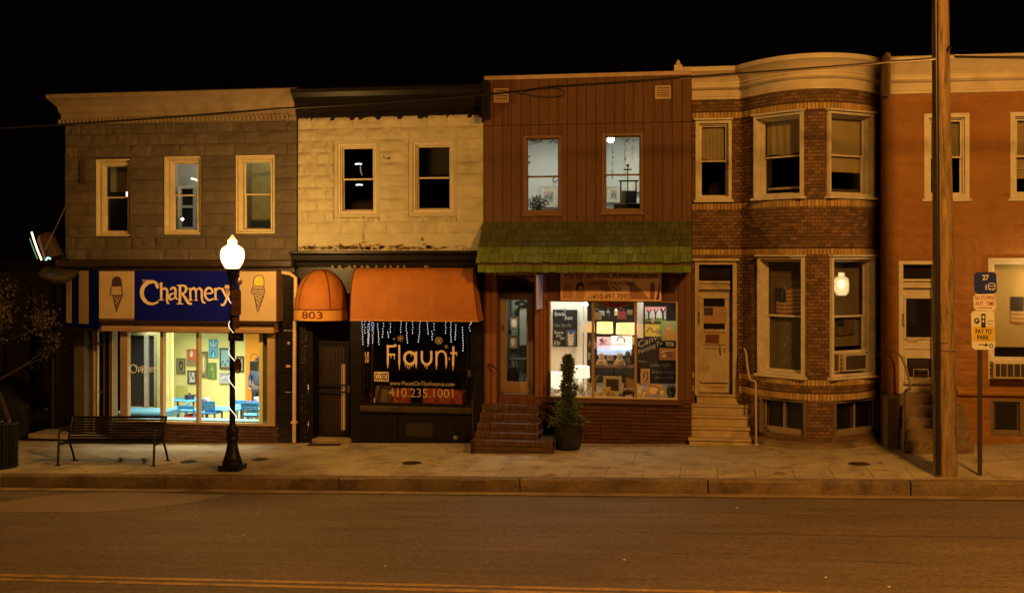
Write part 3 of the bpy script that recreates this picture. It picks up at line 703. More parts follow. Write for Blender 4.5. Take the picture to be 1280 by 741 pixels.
# ------------------------------------------------------------------ bare street tree at the left
random.seed(31)
TP = GP(17, 572); ty = .6
tb = Vector((X(19, ty), ty, SLOPE(-16)-.1))
tree = thing('street_tree', 'thin street tree with sparse dry leaves at the far left', 'tree', tuple(tb))
m_bark = mat('tree_bark', (.05,.035,.022), .9, 0, .3, 6, bump=.5)
tips = []
mbt = MB()
def grow(p, d, L, r, lv):
    pts = [p]; q = p.copy(); dd = d.copy()
    for k in range(4):
        dd = (dd+Vector((random.uniform(-.22,.22), random.uniform(-.22,.22), random.uniform(-.08,.16)))).normalized(); q = q+dd*L/4; pts.append(q.copy())
    mbt.tube(pts, [r*(1-.12*k) for k in range(5)], 6 if lv < 2 else 4)
    if lv >= 2: tips.extend(pts[1:])
    if lv < 4:
        for k in range(3 if lv else 6):
            a = random.uniform(0, 6.28); nd = (dd*(.7 if lv else .3)+Vector((math.cos(a), math.sin(a), random.uniform(-.1,.7)))*.8).normalized()
            grow(pts[random.choice((2,3,4))], nd, L*random.uniform(.55,.8), r*.5, lv+1)
grow(tb, Vector((.02,0,1)), 2.0, .06, 0)
mbt.build('trunk', m_bark, tree, 60)
mb = MB()
for t in tips:
    for k in range(3 if random.random() < .6 else 6):
        c = t+Vector((random.uniform(-.15,.15), random.uniform(-.15,.15), random.uniform(-.15,.1))); a = Vector((random.uniform(-1,1), random.uniform(-1,1), random.uniform(-1,1))).normalized()*.04
        b = a.orthogonal().normalized()*.018; mb.add([c-a, c-b, c+a, c+b], [(0,1,2,3)])
mb.build('crown', mat('brown_leaves', (.062,.045,.02), .8, isl=.5), tree)
# ------------------------------------------------------------------ tilted hanging sign, hat on a dish
hy = -.25
hs = thing('hanging_sign', 'tilted dark hat-shaped sign over a wide dish with a glowing tube down one edge', 'sign', tuple(W(75, 325, hy)))
m_hat = mat('dark_brown_metal', (.05,.028,.015), .5, .2, .3, 3); c = W(73, 340, hy)
Mx = Matrix.Translation(c) @ Matrix.Rotation(.12, 4, 'Y') @ Matrix.Rotation(.35, 4, 'X')
MB(Mx).lathe([(.02,-.24),(.22,-.20),(.38,-.08),(.43,.0),(.40,.03),(.3,.06)], (0,0,0), 26).build('dish', mat('dish_metal', (.07,.055,.035), .5, .3, .3, 3), hs, 60)
c2 = W(58, 300, hy); Mx = Matrix.Translation(W(62, 326, hy)) @ Matrix.Rotation(-.42, 4, 'Y')
MB(Mx).lathe([(.22,0),(.2,.25),(.19,.50),(.15,.58),(.02,.6)], (.12,0,0), 22).build('hat', m_hat, hs, 50)
MB().tube([W(39.5, 290, hy-.2), W(42.5, 300, hy-.2), W(47, 313, hy-.2), W(52, 325, hy-.2)], .017, 8).build('glowing_tube', glow('orange_neon', (1, .62, .3), 5), hs, 60)
MB().tube([W(37, 298, hy-.15), W(42, 312, hy-.15), W(47, 324, hy-.15)], .010, 6).build('glowing_tube', glow('dim_teal_neon', (.1, .3, .27), .7), hs, 60)
MB().tube([W(57, 325, hy-.25), W(60, 322, hy-.25), W(63, 323.5, hy-.25)], .022, 6).build('glowing_tube', glow('teal_neon', (.4, 1, .9), 1.4), hs, 60)
MB().bar(W(75, 322, hy), W(88, 326, .05), .05).build('bracket', m_cast, hs)
# support strut down to the dark pole behind
solo(MB().tube([(X(66,.9), .9, -1), (X(66,.9), .9, Z(345,.9,66))], .07, 10), 'sign_pole', m_cast, 'dark upright pole under the tilted dish-shaped sign', 'pole', smooth=50)
# ================================================================== WINDOWS
def frame4(mb, x0, x1, z0, z1, w_, y0, y1, wb=None):
    wb = wb or w_
    mb.box(x0, x0+w_, y0, y1, z0, z1); mb.box(x1-w_, x1, y0, y1, z0, z1)
    mb.box(x0+w_, x1-w_, y0, y1, z1-w_, z1); mb.box(x0+w_, x1-w_, y0, y1, z0, z0+wb)
def window(parent, M, W_, H, mc=None, ms=None, mg=None, cas=.09, proud=.02, rec=.10, rail=.5, sill=True, lower_ms=None, sash=.038, inner=True, sillw=.05):
    """double-hung window: casing, stepped stop, two sashes with a pane each, sill; local x across, y inwards, z up"""
    mc = mc or m_white; ms = ms or mc; mg = mg or m_glass
    mb = MB(M); frame4(mb, 0, W_, 0, H, cas, -proud, rec+.05)
    if inner: frame4(mb, cas+.0015, W_-cas-.0015, cas*.7, H-cas-.0015, .028, rec*.45, rec+.045)
    wo = mb.build('window', mc, parent)
    if sill: MB(M).box(-.04, W_+.04, -proud-sillw, rec, -.055, -.003, .01).build('sill', mc, wo)
    g = .03 if inner else -.002
    i0, i1, j0, j1 = cas+g, W_-cas-g, (cas*.7+.028 if inner else cas-.002), H-cas-g
    zr = j0+(j1-j0)*rail
    for (a, b, y, mm) in ((zr-.02, j1, rec, ms), (j0, zr+.02, rec+.032, lower_ms or ms)):
        mb = MB(M); frame4(mb, i0, i1, a, b, sash, y, y+.028); so = mb.build('sash', mm, wo)
        MB(M).box(i0+sash, i1-sash, y+.012, y+.017, a+sash, b-sash).build('pane', mg, so)
    return wo, (i0, i1, j0, zr, j1)
def curtain(parent, M, x0, x1, z0, z1, y, m, folds=9, amp=.012, name='curtain'):
    n = folds*4; vs = []; rows = 6
    for j in range(rows+1):
        t = j/rows
        for i in range(n+1):
            u = i/n; vs.append((x0+(x1-x0)*u, y+amp*math.sin(u*folds*6.28+.6*math.sin(t*3))*(.5+.5*t), z1+(z0-z1)*t+.01*math.sin(u*9)*t))
    fs = [(j*(n+1)+i, j*(n+1)+i+1, (j+1)*(n+1)+i+1, (j+1)*(n+1)+i) for j in range(rows) for i in range(n)]
    o = MB(M).add(vs, fs).build(name, m, parent, 180, fixn=False); return o
def blinds(parent, M, x0, x1, z0, z1, y, m, pitch=.038):
    mb = MB(M); z = z0
    while z < z1: mb.add([(x0,y,z),(x1,y,z),(x1,y+.016,z+pitch*.86),(x0,y+.016,z+pitch*.86)], [(0,1,2,3)]); z += pitch
    return mb.build('blind', m, parent)
def room(parent, x0, x1, y0, y1, z0, z1, mw, mc=None, mf=None, name='room'):
    """closed room behind a front wall: slabs for side walls, back, floor, ceiling"""
    t = .06
    MB().box(x0-t, x0, y0, y1, z0, z1).box(x1, x1+t, y0, y1, z0, z1).box(x0-t, x1+t, y1, y1+t, z0, z1).build(name+'_wall', mw, parent)
    MB().box(x0-t, x1+t, y0, y1+t, z1, z1+t).build(name+'_ceiling', mc or mw, parent)
    MB().box(x0-t, x1+t, y0, y1+t, z0-t, z0).build(name+'_floor', mf or m_dark, parent)
T = Matrix.Translation
def pane_win(parent, pr, y, **k):
    x0, x1, z0, z1 = rect(*pr, y); return window(parent, T((x0, y, z0)), x1-x0, z1-z0, **k), (x0, x1, z0, z1)
def sweep(path, prof, m, parent, name, smooth=30):
    """profile (out, z) carried along a plan path of (x, y, nx, ny)"""
    vs = []; N = len(prof)
    for x, y, nx, ny in path:
        for o_, z in prof: vs.append((x+nx*o_, y+ny*o_, z))
    fs = [(i*N+k, i*N+(k+1) % N, (i+1)*N+(k+1) % N, (i+1)*N+k) for i in range(len(path)-1) for k in range(N)]
    fs += [tuple(range(N)), tuple(range((len(path)-1)*N, len(path)*N))[::-1]]
    return MB().add(vs, fs).build(name, m, parent, smooth)
PB = dict(b1=(80, 372), b2=(372, 605), b3=(605, 865), b4=(865, 1104), b5=(1104, 1400))
# ================================================================== HOUSE 1: stone, cone-sign ice cream shop
m_st1 = mat('taupe_rock_face_block', (.100,.080,.056), .9, 0, .16, 4, fine=.12, fs=50, rand=.14, stain=.35, ss=1.5, scol=(.05,.038,.025), bump=.5, bs=30, bd=.01)
m_mort = mat('mortar', (.075,.055,.035), .95, 0, .2, 8)
B1 = thing('stone_shop_house', 'two storey taupe stone house with the ice cream shop, leftmost of the row', 'building', (X(226), .5, SLOPE(-11)))
x0, x1 = X(82), X(371.5); zc0, zs0 = Z(153, 0, 226), Z(323, 0, 226)
wins = [(119.5,163.5,199,295), (205,251,195.5,293), (294.5,343.5,194,292)]
hol = [rect(*w_) for w_ in wins]
zg1 = SLOPE(-11)-.5
holes_wall(MB(), x0+.01, x1-.005, zs0-.1, zc0+.6, hol, .045, .33).build('backing_wall', m_mort, B1)
v1 = rock_variants(m_st1, 12, .055, seed=1, edge=.35, nx=9, nz=5)
lay_blocks(B1, 'stone_block', v1, pieces(x0, x1, zs0-.05, zc0+.02, hol, .245, .58), 0, gap=.006)
# window lights and rooms
m_cream1 = mat('yellowed_cream_paint', (.62,.54,.34), .5, 0, .08, 6, stain=.2, ss=4, scol=(.35,.24,.1))
for k, w_ in enumerate(wins):
    (wo, q), r = pane_win(B1, w_, 0, mc=m_cream1, rec=.20, cas=.095, proud=-.13, rail=.52, sill=False, sash=.028)
    mb = MB(); frame4(mb, r[0]+.001, r[1]-.001, r[2]+.001, r[3]-.001, .03, .012, .129); mb.build('window_lining', m_cream1, B1)
m_rm1 = mat('dull_olive_plaster', (.42,.40,.24), .9); m_rm2 = mat('grey_plaster', (.55,.54,.48), .9); m_ceil = mat('ceiling_white', (.7,.7,.66), .9)
zf = zs0+.15; zt = zc0-.1
xa, xb = X(165), X(276)
room(B1, x0+.15, xa-.04, .34, 3.6, zf, zt, m_dark, m_rm1); room(B1, xa+.05, xb-.06, .34, 2.1, zf, zt, m_rm2, m_ceil); room(B1, xb+.03, x1-.12, .34, 1.6, zf, zt, m_rm1, m_rm1)
# pale roller shade high in the first window, seen as a soft grey field
r = rect(*wins[0]); mb = MB().box(r[0]+.08, r[1]-.08, .5, .505, r[2]+1.0, r[3]-.05); mb.build('roller_shade', mat('grey_shade_cloth', (.34,.34,.24), .9), B1)
arealight('room_light', (xa-1.2, 1.6, zt-.1), (1,.9,.65), 5, .6, .6, parent=B1)
arealight('room_light', ((xa+xb)/2, 1.4, zt-.06), (1,.92,.72), 11, .5, .5, parent=B1)
arealight('room_light', ((xb+x1)/2-.2, 1.1, zt-.06), (1,.9,.6), 6, .5, .5, parent=B1)
# a second lit sash window seen deep in the middle room
r = rect(224, 247, 232, 288, 2.02); mb = MB(); frame4(mb, r[0], r[1], r[2], r[3], .08, 1.94, 2.02)
mb.box(r[0]+.08, r[1]-.08, 1.96, 1.99, (r[2]+r[3])/2, (r[2]+r[3])/2+.06); mb.build('interior_window_frame', mat('white_trim', (.75,.73,.65), .6), B1)
MB().box(r[0]+.05, r[1]-.05, 2.03, 2.05, r[2]+.05, r[3]-.05).build('interior_window_dark', m_dark, B1)
bl = MB().lathe([(.0,-.035),(.028,-.02),(.035,.0),(.028,.02),(0,.035)], (X(228, 1.6), 1.6, Z(274, 1.6, 226)), 12)
solo(bl, 'light_bulb', glow('bare_bulb', (1,.93,.8), 9), 'bare lit bulb deep in the middle upstairs room of the stone house', 'light bulb', smooth=60)
mb = MB().tube([W(160,236,1.2), W(160,246,1.2)], .045, 10)  # short glowing tube behind the first upstairs window
solo(mb, 'bright_spot', glow('bright_spot_glow', (1,.95,.85), 4), 'small bright glowing tube at the right side of the first upstairs window', 'lamp', smooth=50)
mb = MB().tube([W(239+k, 223.5+ (k/9.)**2*3.2, 1.8) for k in range(9)], .02, 6)
solo(mb, 'ring_lamp', glow('ring_lamp', (1,.95,.8), 2.5), 'thin curved ceiling lamp in the middle upstairs room', 'lamp', smooth=60)
# cornice with dentils, carried round the left corner
m_cor1 = mat('taupe_painted_cornice', (.26,.20,.125), .6, 0, .14, 4, stain=.35, ss=3, scol=(.10,.07,.04))
xc0 = X(83, 0); PR = [(0, Z(154.5,0,226)), (.06, Z(153.5,-.06,226)), (.06, Z(148.5,-.06,226)), (.12, Z(147.5,-.12,226)), (.12, Z(140,-.12,226)), (.17, Z(137,-.17,226)), (.20, Z(131,-.2,226)), (.30, Z(125,-.3,226)), (.42, Z(119.5,-.42,226)), (.44, Z(119,-.44,226)), (.44, Z(114,-.44,226)), (0, Z(113,0,226))]
path = [(xc0, 5, -.5, 0), (xc0, 0, -.5, -1), (x1-.0, 0, 0, -1)]
sweep(path, PR, m_cor1, B1, 'cornice')
me = MB().box(0, .052, -.05, 0, 0, .10, .004).mesh('dentil', m_cor1)
zd = Z(147.2, -.12, 226); n_d = 56
for k in range(n_d): inst('dentil', me, B1, (xc0-.1+k*(x1-xc0-.0)/n_d, -.118, zd-.09))
MB().box(x0, x0+.25, .34, 9, zg1, zc0+.5).box(x1-.16, x1-.01, .34, 9, zg1, zc0+.5).box(x0, x1-.01, 9, 9.2, zg1, zc0+.5).build('side_wall', m_mort, B1)
MB().box(x0+.25, x1-.16, .34, 9, zc0+.25, zc0+.35).build('roof', m_dark, B1)
# small fixings on the left of the wall
MB().box(X(103), X(107.5), -.09, -.04, Z(230,0,105), Z(201,0,105)).build('wall_bracket', mat('rust_iron', (.05,.028,.015), .8), B1)
# dark storefront cornice over the sign
MB().box(x0-.05, x1+.02, -.36, .2, Z(334, -.3, 226), Z(324.5, -.3, 226), .03).build('storefront_ledge', m_darkwood, B1)
MB().box(x0, x1-.02, -.10, .2, Z(340, -.1, 226), Z(333.6, -.1, 226)).build('ledge_board', m_darkwood, B1)
# ---- sign box
YS = -.42
m_navy = mat('navy_sign_face', (.002,.005,.19), .7, 0, .08, 2, spec=.12); m_cr = mat('cream_sign_face', (.48,.36,.20), .5, 0, .06, 3, stain=.12, ss=4, scol=(.4,.28,.14)); m_gold = mat('gold_cream_lettering', (.72,.57,.36), .5)
m_dkp = mat('dark_brown_print', (.045,.02,.03), .6)
r = rect(124, 345.5, 338.5, 401, YS, 235)
sb = thing('shop_sign', 'long navy and cream shop sign with drawn ice cream cones over the lit window', 'sign', ((r[0]+r[1])/2, YS, r[2]))
cx0 = X(79, .22)    # chamfered left end runs back from the corner
MB().add([(r[0],YS+.02,r[2]),(r[1],YS+.02,r[2]),(r[1],.04,r[2]),(r[0],.04,r[2]),(r[0],YS+.02,r[3]),(r[1],YS+.02,r[3]),(r[1],.04,r[3]),(r[0],.04,r[3])],
   [(0,1,5,4),(1,2,6,5),(2,3,7,6),(3,0,4,7),(4,5,6,7),(3,2,1,0)]).build('sign_box', mat('brown_sign_box', (.17,.11,.06), .6), sb)
xs1, xs2 = X(168.3, YS), X(299.5, YS)
MB().box(r[0]+.005, xs1-.01, YS-.02, YS+.02, r[2]+.03, r[3]-.01, .006).build('cone_panel', m_cr, sb)
MB().box(xs1, xs2, YS-.008, YS+.02, r[2], r[3]).build('name_panel', m_navy, sb)
MB().box(xs2+.003, r[1]-.003, YS-.02, YS+.02, r[2]+.01, r[3]-.01, .006).build('cone_panel', m_cr, sb)
MB().box(r[0], r[1]+.02, YS-.03, YS+.06, r[3], r[3]+.035).build('top_trim', m_darkwood, sb); 
MB().box(r[0], r[1]+.02, YS-.035, YS+.06, r[2]-.045, r[2]).build('bottom_trim', m_darkwood, sb)
# left chamfered wing with stripes (its own face set at an angle)
A = Vector((r[0], YS+.0, 0)); ylw = .10; Bv = Vector((X(77, ylw), ylw, 0)); dr = (Bv-A); LW = dr.length; ang = math.atan2(dr.y, dr.x)
zlo, zhi = Z(410, -.2, 100), r[3]
Mw = T((Bv.x, Bv.y, 0)) @ Matrix.Rotation(math.atan2((A-Bv).y, (A-Bv).x), 4, 'Z')
wing = MB(Mw).box(0, LW, 0, .05, zlo, zhi).build('striped_wing', m_navy, sb)
for a, b in ((.13, .27), (.47, .72)): MB(Mw).box(LW*a, LW*b, -.004, -.0005, zlo+.10, zhi-.005).build('stripe', m_cr, wing)
MB(Mw).box(-.02, LW, -.02, .06, zlo-.05, zlo).build('wing_trim', m_darkwood, sb)
yl = YS-.012
def lx(px): return X(px, yl)
def lz(py): return Z(py, yl, 235)
def img(ox, oy, sc, pts): return [(lx(ox+a/sc), lz(oy+b/sc)) for a, b in pts]
def smoothp(pts, n=5):
    """catmull-rom through hand-placed points"""
    P = [pts[0]]+list(pts)+[pts[-1]]; out = []
    for i in range(1, len(P)-2):
        p0, p1, p2, p3 = P[i-1:i+3]
        for k in range(n):
            t = k/n; out.append(tuple(.5*((2*p1[j])+(-p0[j]+p2[j])*t+(2*p0[j]-5*p1[j]+4*p2[j]-p3[j])*t*t+(-p0[j]+3*p1[j]-3*p2[j]+p3[j])*t**3) for j in range(2)))
    out.append(tuple(pts[-1])); return out
I1 = (70, 325, 7.41); I2 = (210, 325, 7.41)
def strokes(src, I, y, m, parent, name, u=1/7.41/62*1.0):
    mb = MB()
    for k, (pts, w_) in enumerate(src):
        sm = smoothp(pts) if len(pts) > 2 else list(pts)
        if isinstance(w_, (tuple, list)):
            ws = [w_[0]+(w_[1]-w_[0])*math.sin(math.pi*i/(len(sm)-1)) for i in range(len(sm))]
        else: ws = [w_]*len(sm)
        mb.ribbon(img(*I, sm), [a*u for a in ws], y-.004-.0004*(k % 5), y)
    return mb.build(name, m, parent)
charm1 = [([(948,240),(930,215),(895,202),(850,212),(810,250),(795,305),(810,360),(845,395),(895,408),(950,388)], (14,42)), ([(925,228),(940,250),(948,262)], 26),
  ([(975,208),(975,368)], 24), ([(958,222),(985,212)], 10), ([(945,371),(1000,371)], 9), ([(975,285),(1005,262),(1030,285),(1030,345),(1032,392),(1048,405)], (14,26)),
  ([(1058,280),(1075,258),(1100,262),(1108,290),(1108,345),(1128,366)], (12,26)), ([(1105,305),(1068,315),(1050,340),(1065,367),(1105,348)], (8,24))]
charm2 = [([(112,232),(110,405)], 26), ([(82,235),(125,232)], 10), ([(80,406),(142,406)], 10), ([(112,240),(150,238),(170,265),(155,300),(118,312)], (10,26)), ([(132,312),(160,350),(190,398),(222,404)], (16,28)),
  ([(206,262),(208,368)], 22), ([(190,266),(212,260)], 9), ([(190,371),(228,371)], 9), ([(208,285),(236,260),(258,285),(260,368)], (12,24)), ([(244,371),(278,371)], 9), ([(260,285),(288,260),(312,285),(315,350),(325,388),(348,394)], (12,24)),
  ([(348,312),(412,300),(400,268),(375,257),(347,285),(346,330),(368,364),(395,368),(420,352)], (12,24)),
  ([(440,262),(440,360)], 22), ([(424,266),(446,260)], 9), ([(422,363),(462,363)], 9), ([(440,288),(465,260),(490,266)], (12,20)),
  ([(500,262),(520,300),(545,345)], 22), ([(484,262),(515,262)], 9), ([(578,290),(548,350),(525,400),(505,416),(492,404)], (12,22))]
sign_l = strokes(charm1, I1, yl, m_gold, sb, 'lettering'); strokes(charm2, I2, yl, m_gold, sb, 'lettering')
mb = MB(); mb.prism(img(*I2, [(527,232),(540,228),(548,234),(560,228),(570,238),(568,262),(526,262)]), yl-.005, yl); mb.prism(img(*I2, [(528,268),(572,268),(548,325)]), yl-.005, yl)
mb.build('little_cone', mat('pale_gold', (.62,.42,.25), .5), sb)
mb = MB(); k_ = 1/7.41/62
for a, b in (((535,270),(560,300)), ((550,270),(566,285)), ((562,270),(538,300)), ((548,268),(532,286))): mb.ribbon(img(*I2, [a, b]), 4*k_, yl-.008, yl-.0055)
mb.build('little_cone_lattice', m_navy, sb)
text_mb('THE', (lx(70+800/7.41), lx(70+858/7.41), lz(325+212/7.41), lz(325+182/7.41)), yl-.001).build('lettering', m_gold, sb)
# drawn cones
yp = YS-.021
def lx(px): return X(px, yp)
def lz(py): return Z(py, yp, 235)
def fill(pts, I, y, m, parent, name, d=.002): return MB().prism(img(*I, pts), y-d, y).build(name, m, parent)
fill([(520,250),(516,215),(522,180),(540,160),(565,153),(590,160),(606,182),(610,215),(612,250),(590,244),(565,250),(540,246)], I1, yp, m_dkp, sb, 'ice_cream_drawing')
strokes([([(520,250),(508,270),(512,295),(500,310),(510,328),(530,330),(560,333),(590,328),(612,325),(622,308),(608,295),(612,270),(608,248)], 9), ([(530,335),(560,482)], 9), ([(614,330),(560,482)], 9),
   ([(545,335),(592,385)], 6), ([(575,335),(600,360)], 6), ([(535,360),(580,415)], 6), ([(545,400),(568,440)], 6), ([(605,340),(545,395)], 6), ([(580,335),(536,372)], 6), ([(598,375),(550,430)], 6), ([(582,412),(556,450)], 6), ([(530,335),(612,332)], 6)], I1, yp, m_dkp, sb, 'ice_cream_drawing')
m_lime = mat('lime_print', (.50,.48,.06), .6)
fill([(802,232),(798,200),(805,170),(822,152),(845,146),(868,154),(882,175),(886,205),(882,232)], I2, yp, m_lime, sb, 'ice_cream_drawing')
fill([(785,240),(885,236),(892,290),(870,315),(800,312),(775,296)], I2, yp, mat('dull_mauve_print', (.42,.30,.24), .6), sb, 'ice_cream_drawing')
strokes([([(795,235),(792,195),(800,165),(820,145),(845,140),(870,146),(888,170),(890,235)], 6), ([(785,240),(778,270),(772,300),(790,312),(800,300)], 7), ([(885,235),(896,270),(893,310)], 6), ([(785,250),(820,240),(885,245)], 6), ([(785,265),(830,275),(888,262)], 5), ([(780,285),(830,262),(890,282)], 5), ([(790,300),(840,290),(892,300)], 5), ([(800,312),(840,308),(890,318)], 6),
   ([(800,318),(830,474)], 8), ([(890,320),(834,474)], 8), ([(815,318),(870,372)], 5), ([(845,318),(885,345)], 5), ([(805,345),(856,400)], 5), ([(812,382),(842,430)], 5), ([(885,330),(812,385)], 5), ([(850,318),(805,350)], 5), ([(868,372),(818,420)], 5), ([(855,405),(825,440)], 5)], I2, yp-.003, m_dkp, sb, 'ice_cream_drawing')
# ---- below the sign: metal band, window frame, brick base, right pier
m_bronze = mat('tan_painted_metal', (.42,.27,.14), .42, .1, .12, 3, stain=.2, ss=6, scol=(.2,.12,.06))
m_alum = mat('tan_window_metal', (.45,.30,.16), .4, .15, .08, 5)
r = rect(125, 344, 401.5, 412.5, -.2); MB().box(r[0], r[1], -.30, .05, r[2], r[3]-.03, .01).build('metal_band', m_bronze, B1)
MB().box(r[0], r[1]+.02, -.33, -.02, r[2]-.03, r[2]-.001).build('band_drip', m_bronze, B1)
YW = -.05
xl, xr = X(151, YW), X(344, YW); zt_, zb_ = Z(413.5, YW, 240), Z(530, YW, 240)
muls = [(151, 160.5), (201, 205), (246, 249.5), (334.5, 344)]
wf = MB().box(X(151,YW), X(160.5,YW), YW-.04, YW+.10, zb_, zt_, .008).build('shop_window_frame', m_alum, B1)
for a, b in muls[1:]: MB().box(X(a, YW), X(b, YW), YW-.04, YW+.10, zb_, zt_, .008).build('mullion', m_alum, wf)
MB().box(xl+.001, xr-.001, YW-.03, YW+.09, zt_-.04, zt_-.001).build('frame_rail', m_alum, wf); MB().box(xl+.001, xr-.001, YW-.03, YW+.09, zb_+.001, zb_+.05).build('frame_rail', m_alum, wf)
for a, b in zip(muls, muls[1:]): MB().box(X(a[1], YW), X(b[0], YW), YW+.02, YW+.026, zb_+.05, zt_-.04).build('pane', m_shopglass, wf)
# brick base
m_bbr = mat('dark_base_brick', (.075,.035,.022), .8, 0, .2, 8, rand=.3, bump=.4)
zb0 = SLOPE(-9)-.6
MB().box(X(140, -.05), X(347, -.05), -.03, .2, zb0, zb_).build('base_backing', m_mort, B1)
bm_ = MB().box(0, .205, -.012, .03, 0, .062, .004).mesh('brick', m_bbr)
nb = 0
for j in range(6):
    z = zb_-.075*(j+1)
    x = X(140, -.05)-(.107 if j % 2 else 0)
    while x < X(345, -.05)-.1:
        inst('brick', bm_, B1, (x, -.035, z)); x += .215
# right pier of dark glazed tile with buttons and plates
rp = rect(344.8, 371, 335, 556, -.02)
MB().box(rp[0], rp[1], -.02, .15, rp[2]-.3, rp[3]).build('tile_pier_backing', m_black, B1)
tm = MB().box(0, 1, -.012, 0, 0, 1, .01).mesh('tile', mat('glazed_black_tile', (.012,.010,.009), .22, 0, .3, 6))
for j in range(9):
    za = rp[2]-.25+(rp[3]-rp[2]+.25)*j/9; inst('tile', tm, B1, (rp[0]+.02, -.022, za+.004), sc=(rp[1]-rp[0]-.03, 1, (rp[3]-rp[2]+.25)/9-.008))
for py, w_, h_ in ((457.5, .1, .05), (490, .14, .012), (413, .2, .012)):
    p = W(360.5, py, -.04); MB().box(p.x-w_/2, p.x+w_/2, -.05, -.033, p.z-h_/2, p.z+h_/2).build('plate', mat('tan_plate', (.5,.33,.15), .5), B1)
p = W(361, 429, -.04); MB(T(p) @ Matrix.Rotation(math.pi/2, 4, 'X')).lathe([(.035,0),(.035,.02),(.015,.025)], (0,0,0), 12).build('bell_push', m_galv, B1, 40)
# ---- corner entrance, glazed, set back on the diagonal
zfl = SLOPE(-13)-.02
E0 = Vector((X(151, -.05), .0)); E1 = Vector((X(104, .9), .9)); de = E1-E0; LE = de.length
Me = T((E1.x, E1.y, 0)) @ Matrix.Rotation(math.atan2((E0-E1).y, (E0-E1).x), 4, 'Z')
zt2 = zt_
def at_px(px):
    best = min(range(201), key=lambda k: abs(px_of(E1.x+(E0.x-E1.x)*k/200, E1.y+(E0.y-E1.y)*k/200)-px)); return LE*best/200
en = MB(Me).box(at_px(107)-.02, at_px(110.2), -.03, .06, zfl-.3, zt2).box(at_px(112), at_px(119.5), -.05, .08, zfl-.3, zt2).box(at_px(139), at_px(143), -.05, .08, zfl-.3, zt2).build('entrance_frame', m_alum, B1)
MB(Me).box(at_px(104), at_px(143), -.06, .09, zt2+.001, zt2+.12).build('entrance_header', m_darkwood, B1)
MB(Me).box(at_px(119.6), LE, -.02, .10, zfl-.35, Z(527,0,150)).build('entrance_base', m_darkwood, B1)
dr_ = MB(Me); frame4(dr_, at_px(119.8), at_px(131), zfl, zt2-.02, .07, 0, .045); dr_.box(at_px(120), at_px(131), .004, .04, Z(432,.4,125), Z(429,.4,125)); do = dr_.build('door', m_alum, B1)
MB(Me).box(at_px(121), at_px(130), .02, .025, zfl+.05, zt2-.05).build('pane', m_shopglass, do)
MB(Me).bar((at_px(122), -.05, Z(490,.4,125)), (at_px(130), -.05, Z(490,.4,125)), .02).build('push_bar', m_galv, do)
MB(Me).box(at_px(131.2), at_px(138.8), 0, .05, zfl-.3, zt2).build('entrance_post', m_black, B1)
MB(Me).box(at_px(110.3), at_px(111.9), .02, .026, zfl, zt2).box(at_px(143.1), LE-.02, .02, .026, Z(527,0,148), zt2).build('pane', m_shopglass, B1)
MB(Me).box(0, at_px(106), 0, .2, zfl-.3, zt2+.3).build('entrance_side', m_darkwood, B1)
MB().box(x0+.0, x0+.25, .9, 9, zg1, zs0).build('side_wall', m_mort, B1)
# ---- shop interior
m_yel1 = mat('pale_yellow_plaster', (.80,.73,.30), .85, 0, .04, 2); m_org = mat('orange_plaster', (.80,.30,.02), .8, 0, .04)
m_cblu = mat('sky_blue_chair_paint', (.06,.32,.78), .45); m_ledge = mat('pale_blue_ledge', (.22,.46,.56), .5); m_floor1 = mat('shop_floor', (.32,.28,.2), .6)
yb = 3.4; xiL, xiR = X(128, 1.0), X(352, 1.4); zfi = zb_-.12-.05; zci = zt_+.12; z0f = SLOPE(-10)+.05
MB().box(xiL-1.3, xiR+.05, yb, yb+.1, z0f-.1, zci).build('shop_back_wall', m_yel1, B1)
MB().box(xiR, xiR+.08, .08, yb, z0f-.1, zci).build('shop_side_wall', m_yel1, B1)
MB().box(xiL-1.35, xiL-1.3, 1.1, yb, z0f-.1, zci).build('shop_left_wall', m_yel1, B1)
MB().box(xiL-1.3, xiR, .12, yb, z0f-.1, z0f).build('shop_floor', m_floor1, B1)
MB().box(x0+.25, xiR, .12, yb+.1, zci, zci+.08).build('shop_ceiling', m_ceil, B1)
r = rect(307, 326, 412, 540, yb-.05); MB().box(r[0], r[1], yb-.06, yb-.001, z0f, zci-.001).build('orange_wall_panel', m_org, B1)
r = rect(326, 342, 412, 540, .6); MB().box(X(330.5, .6), X(336, .6), .5, .7, z0f, zci-.001).build('shop_column', mat('ochre_post', (.45,.30,.06), .7), B1)
arealight('shop_light', ((xiL+xiR)/2+.4, 1.7, zci-.05), (1,.98,.78), 205, 3.6, 2.4, parent=B1, spread=118)
# window ledge inside
r = rect(205, 334, 523.5, 527, .3); MB().box(xl+.15, xr-.12, .09, .45, zb_+.03, zb_+.07).build('window_ledge', m_ledge, B1)
# dark opening with grey posts, wall pier
r = rect(163, 194, 419, 508, 1.7)
MB().box(r[0], r[1], 1.70, 1.75, r[2], r[3]).build('dark_opening', m_dark, B1)
MB().box(X(181,1.66), X(186,1.66), 1.62, 1.69, r[2], r[3]).build('opening_post', mat('grey_post', (.42,.42,.36), .6), B1)
mb = MB(); frame4(mb, r[0]-.06, r[1]+.06, r[2]-.06, r[3]+.06, .06, 1.64, 1.76); mb.build('opening_frame', mat('pale_olive_trim', (.5,.48,.26), .7), B1)
MB().box(X(155,1.76), X(215,1.76), 1.76, 1.84, z0f, zci-.001).build('partition', m_yel1, B1)
MB().box(X(206,1.9), X(216,1.9), 1.5, 1.75, z0f, zci-.001).build('partition_pier', mat('olive_plaster', (.48,.46,.2), .8), B1)
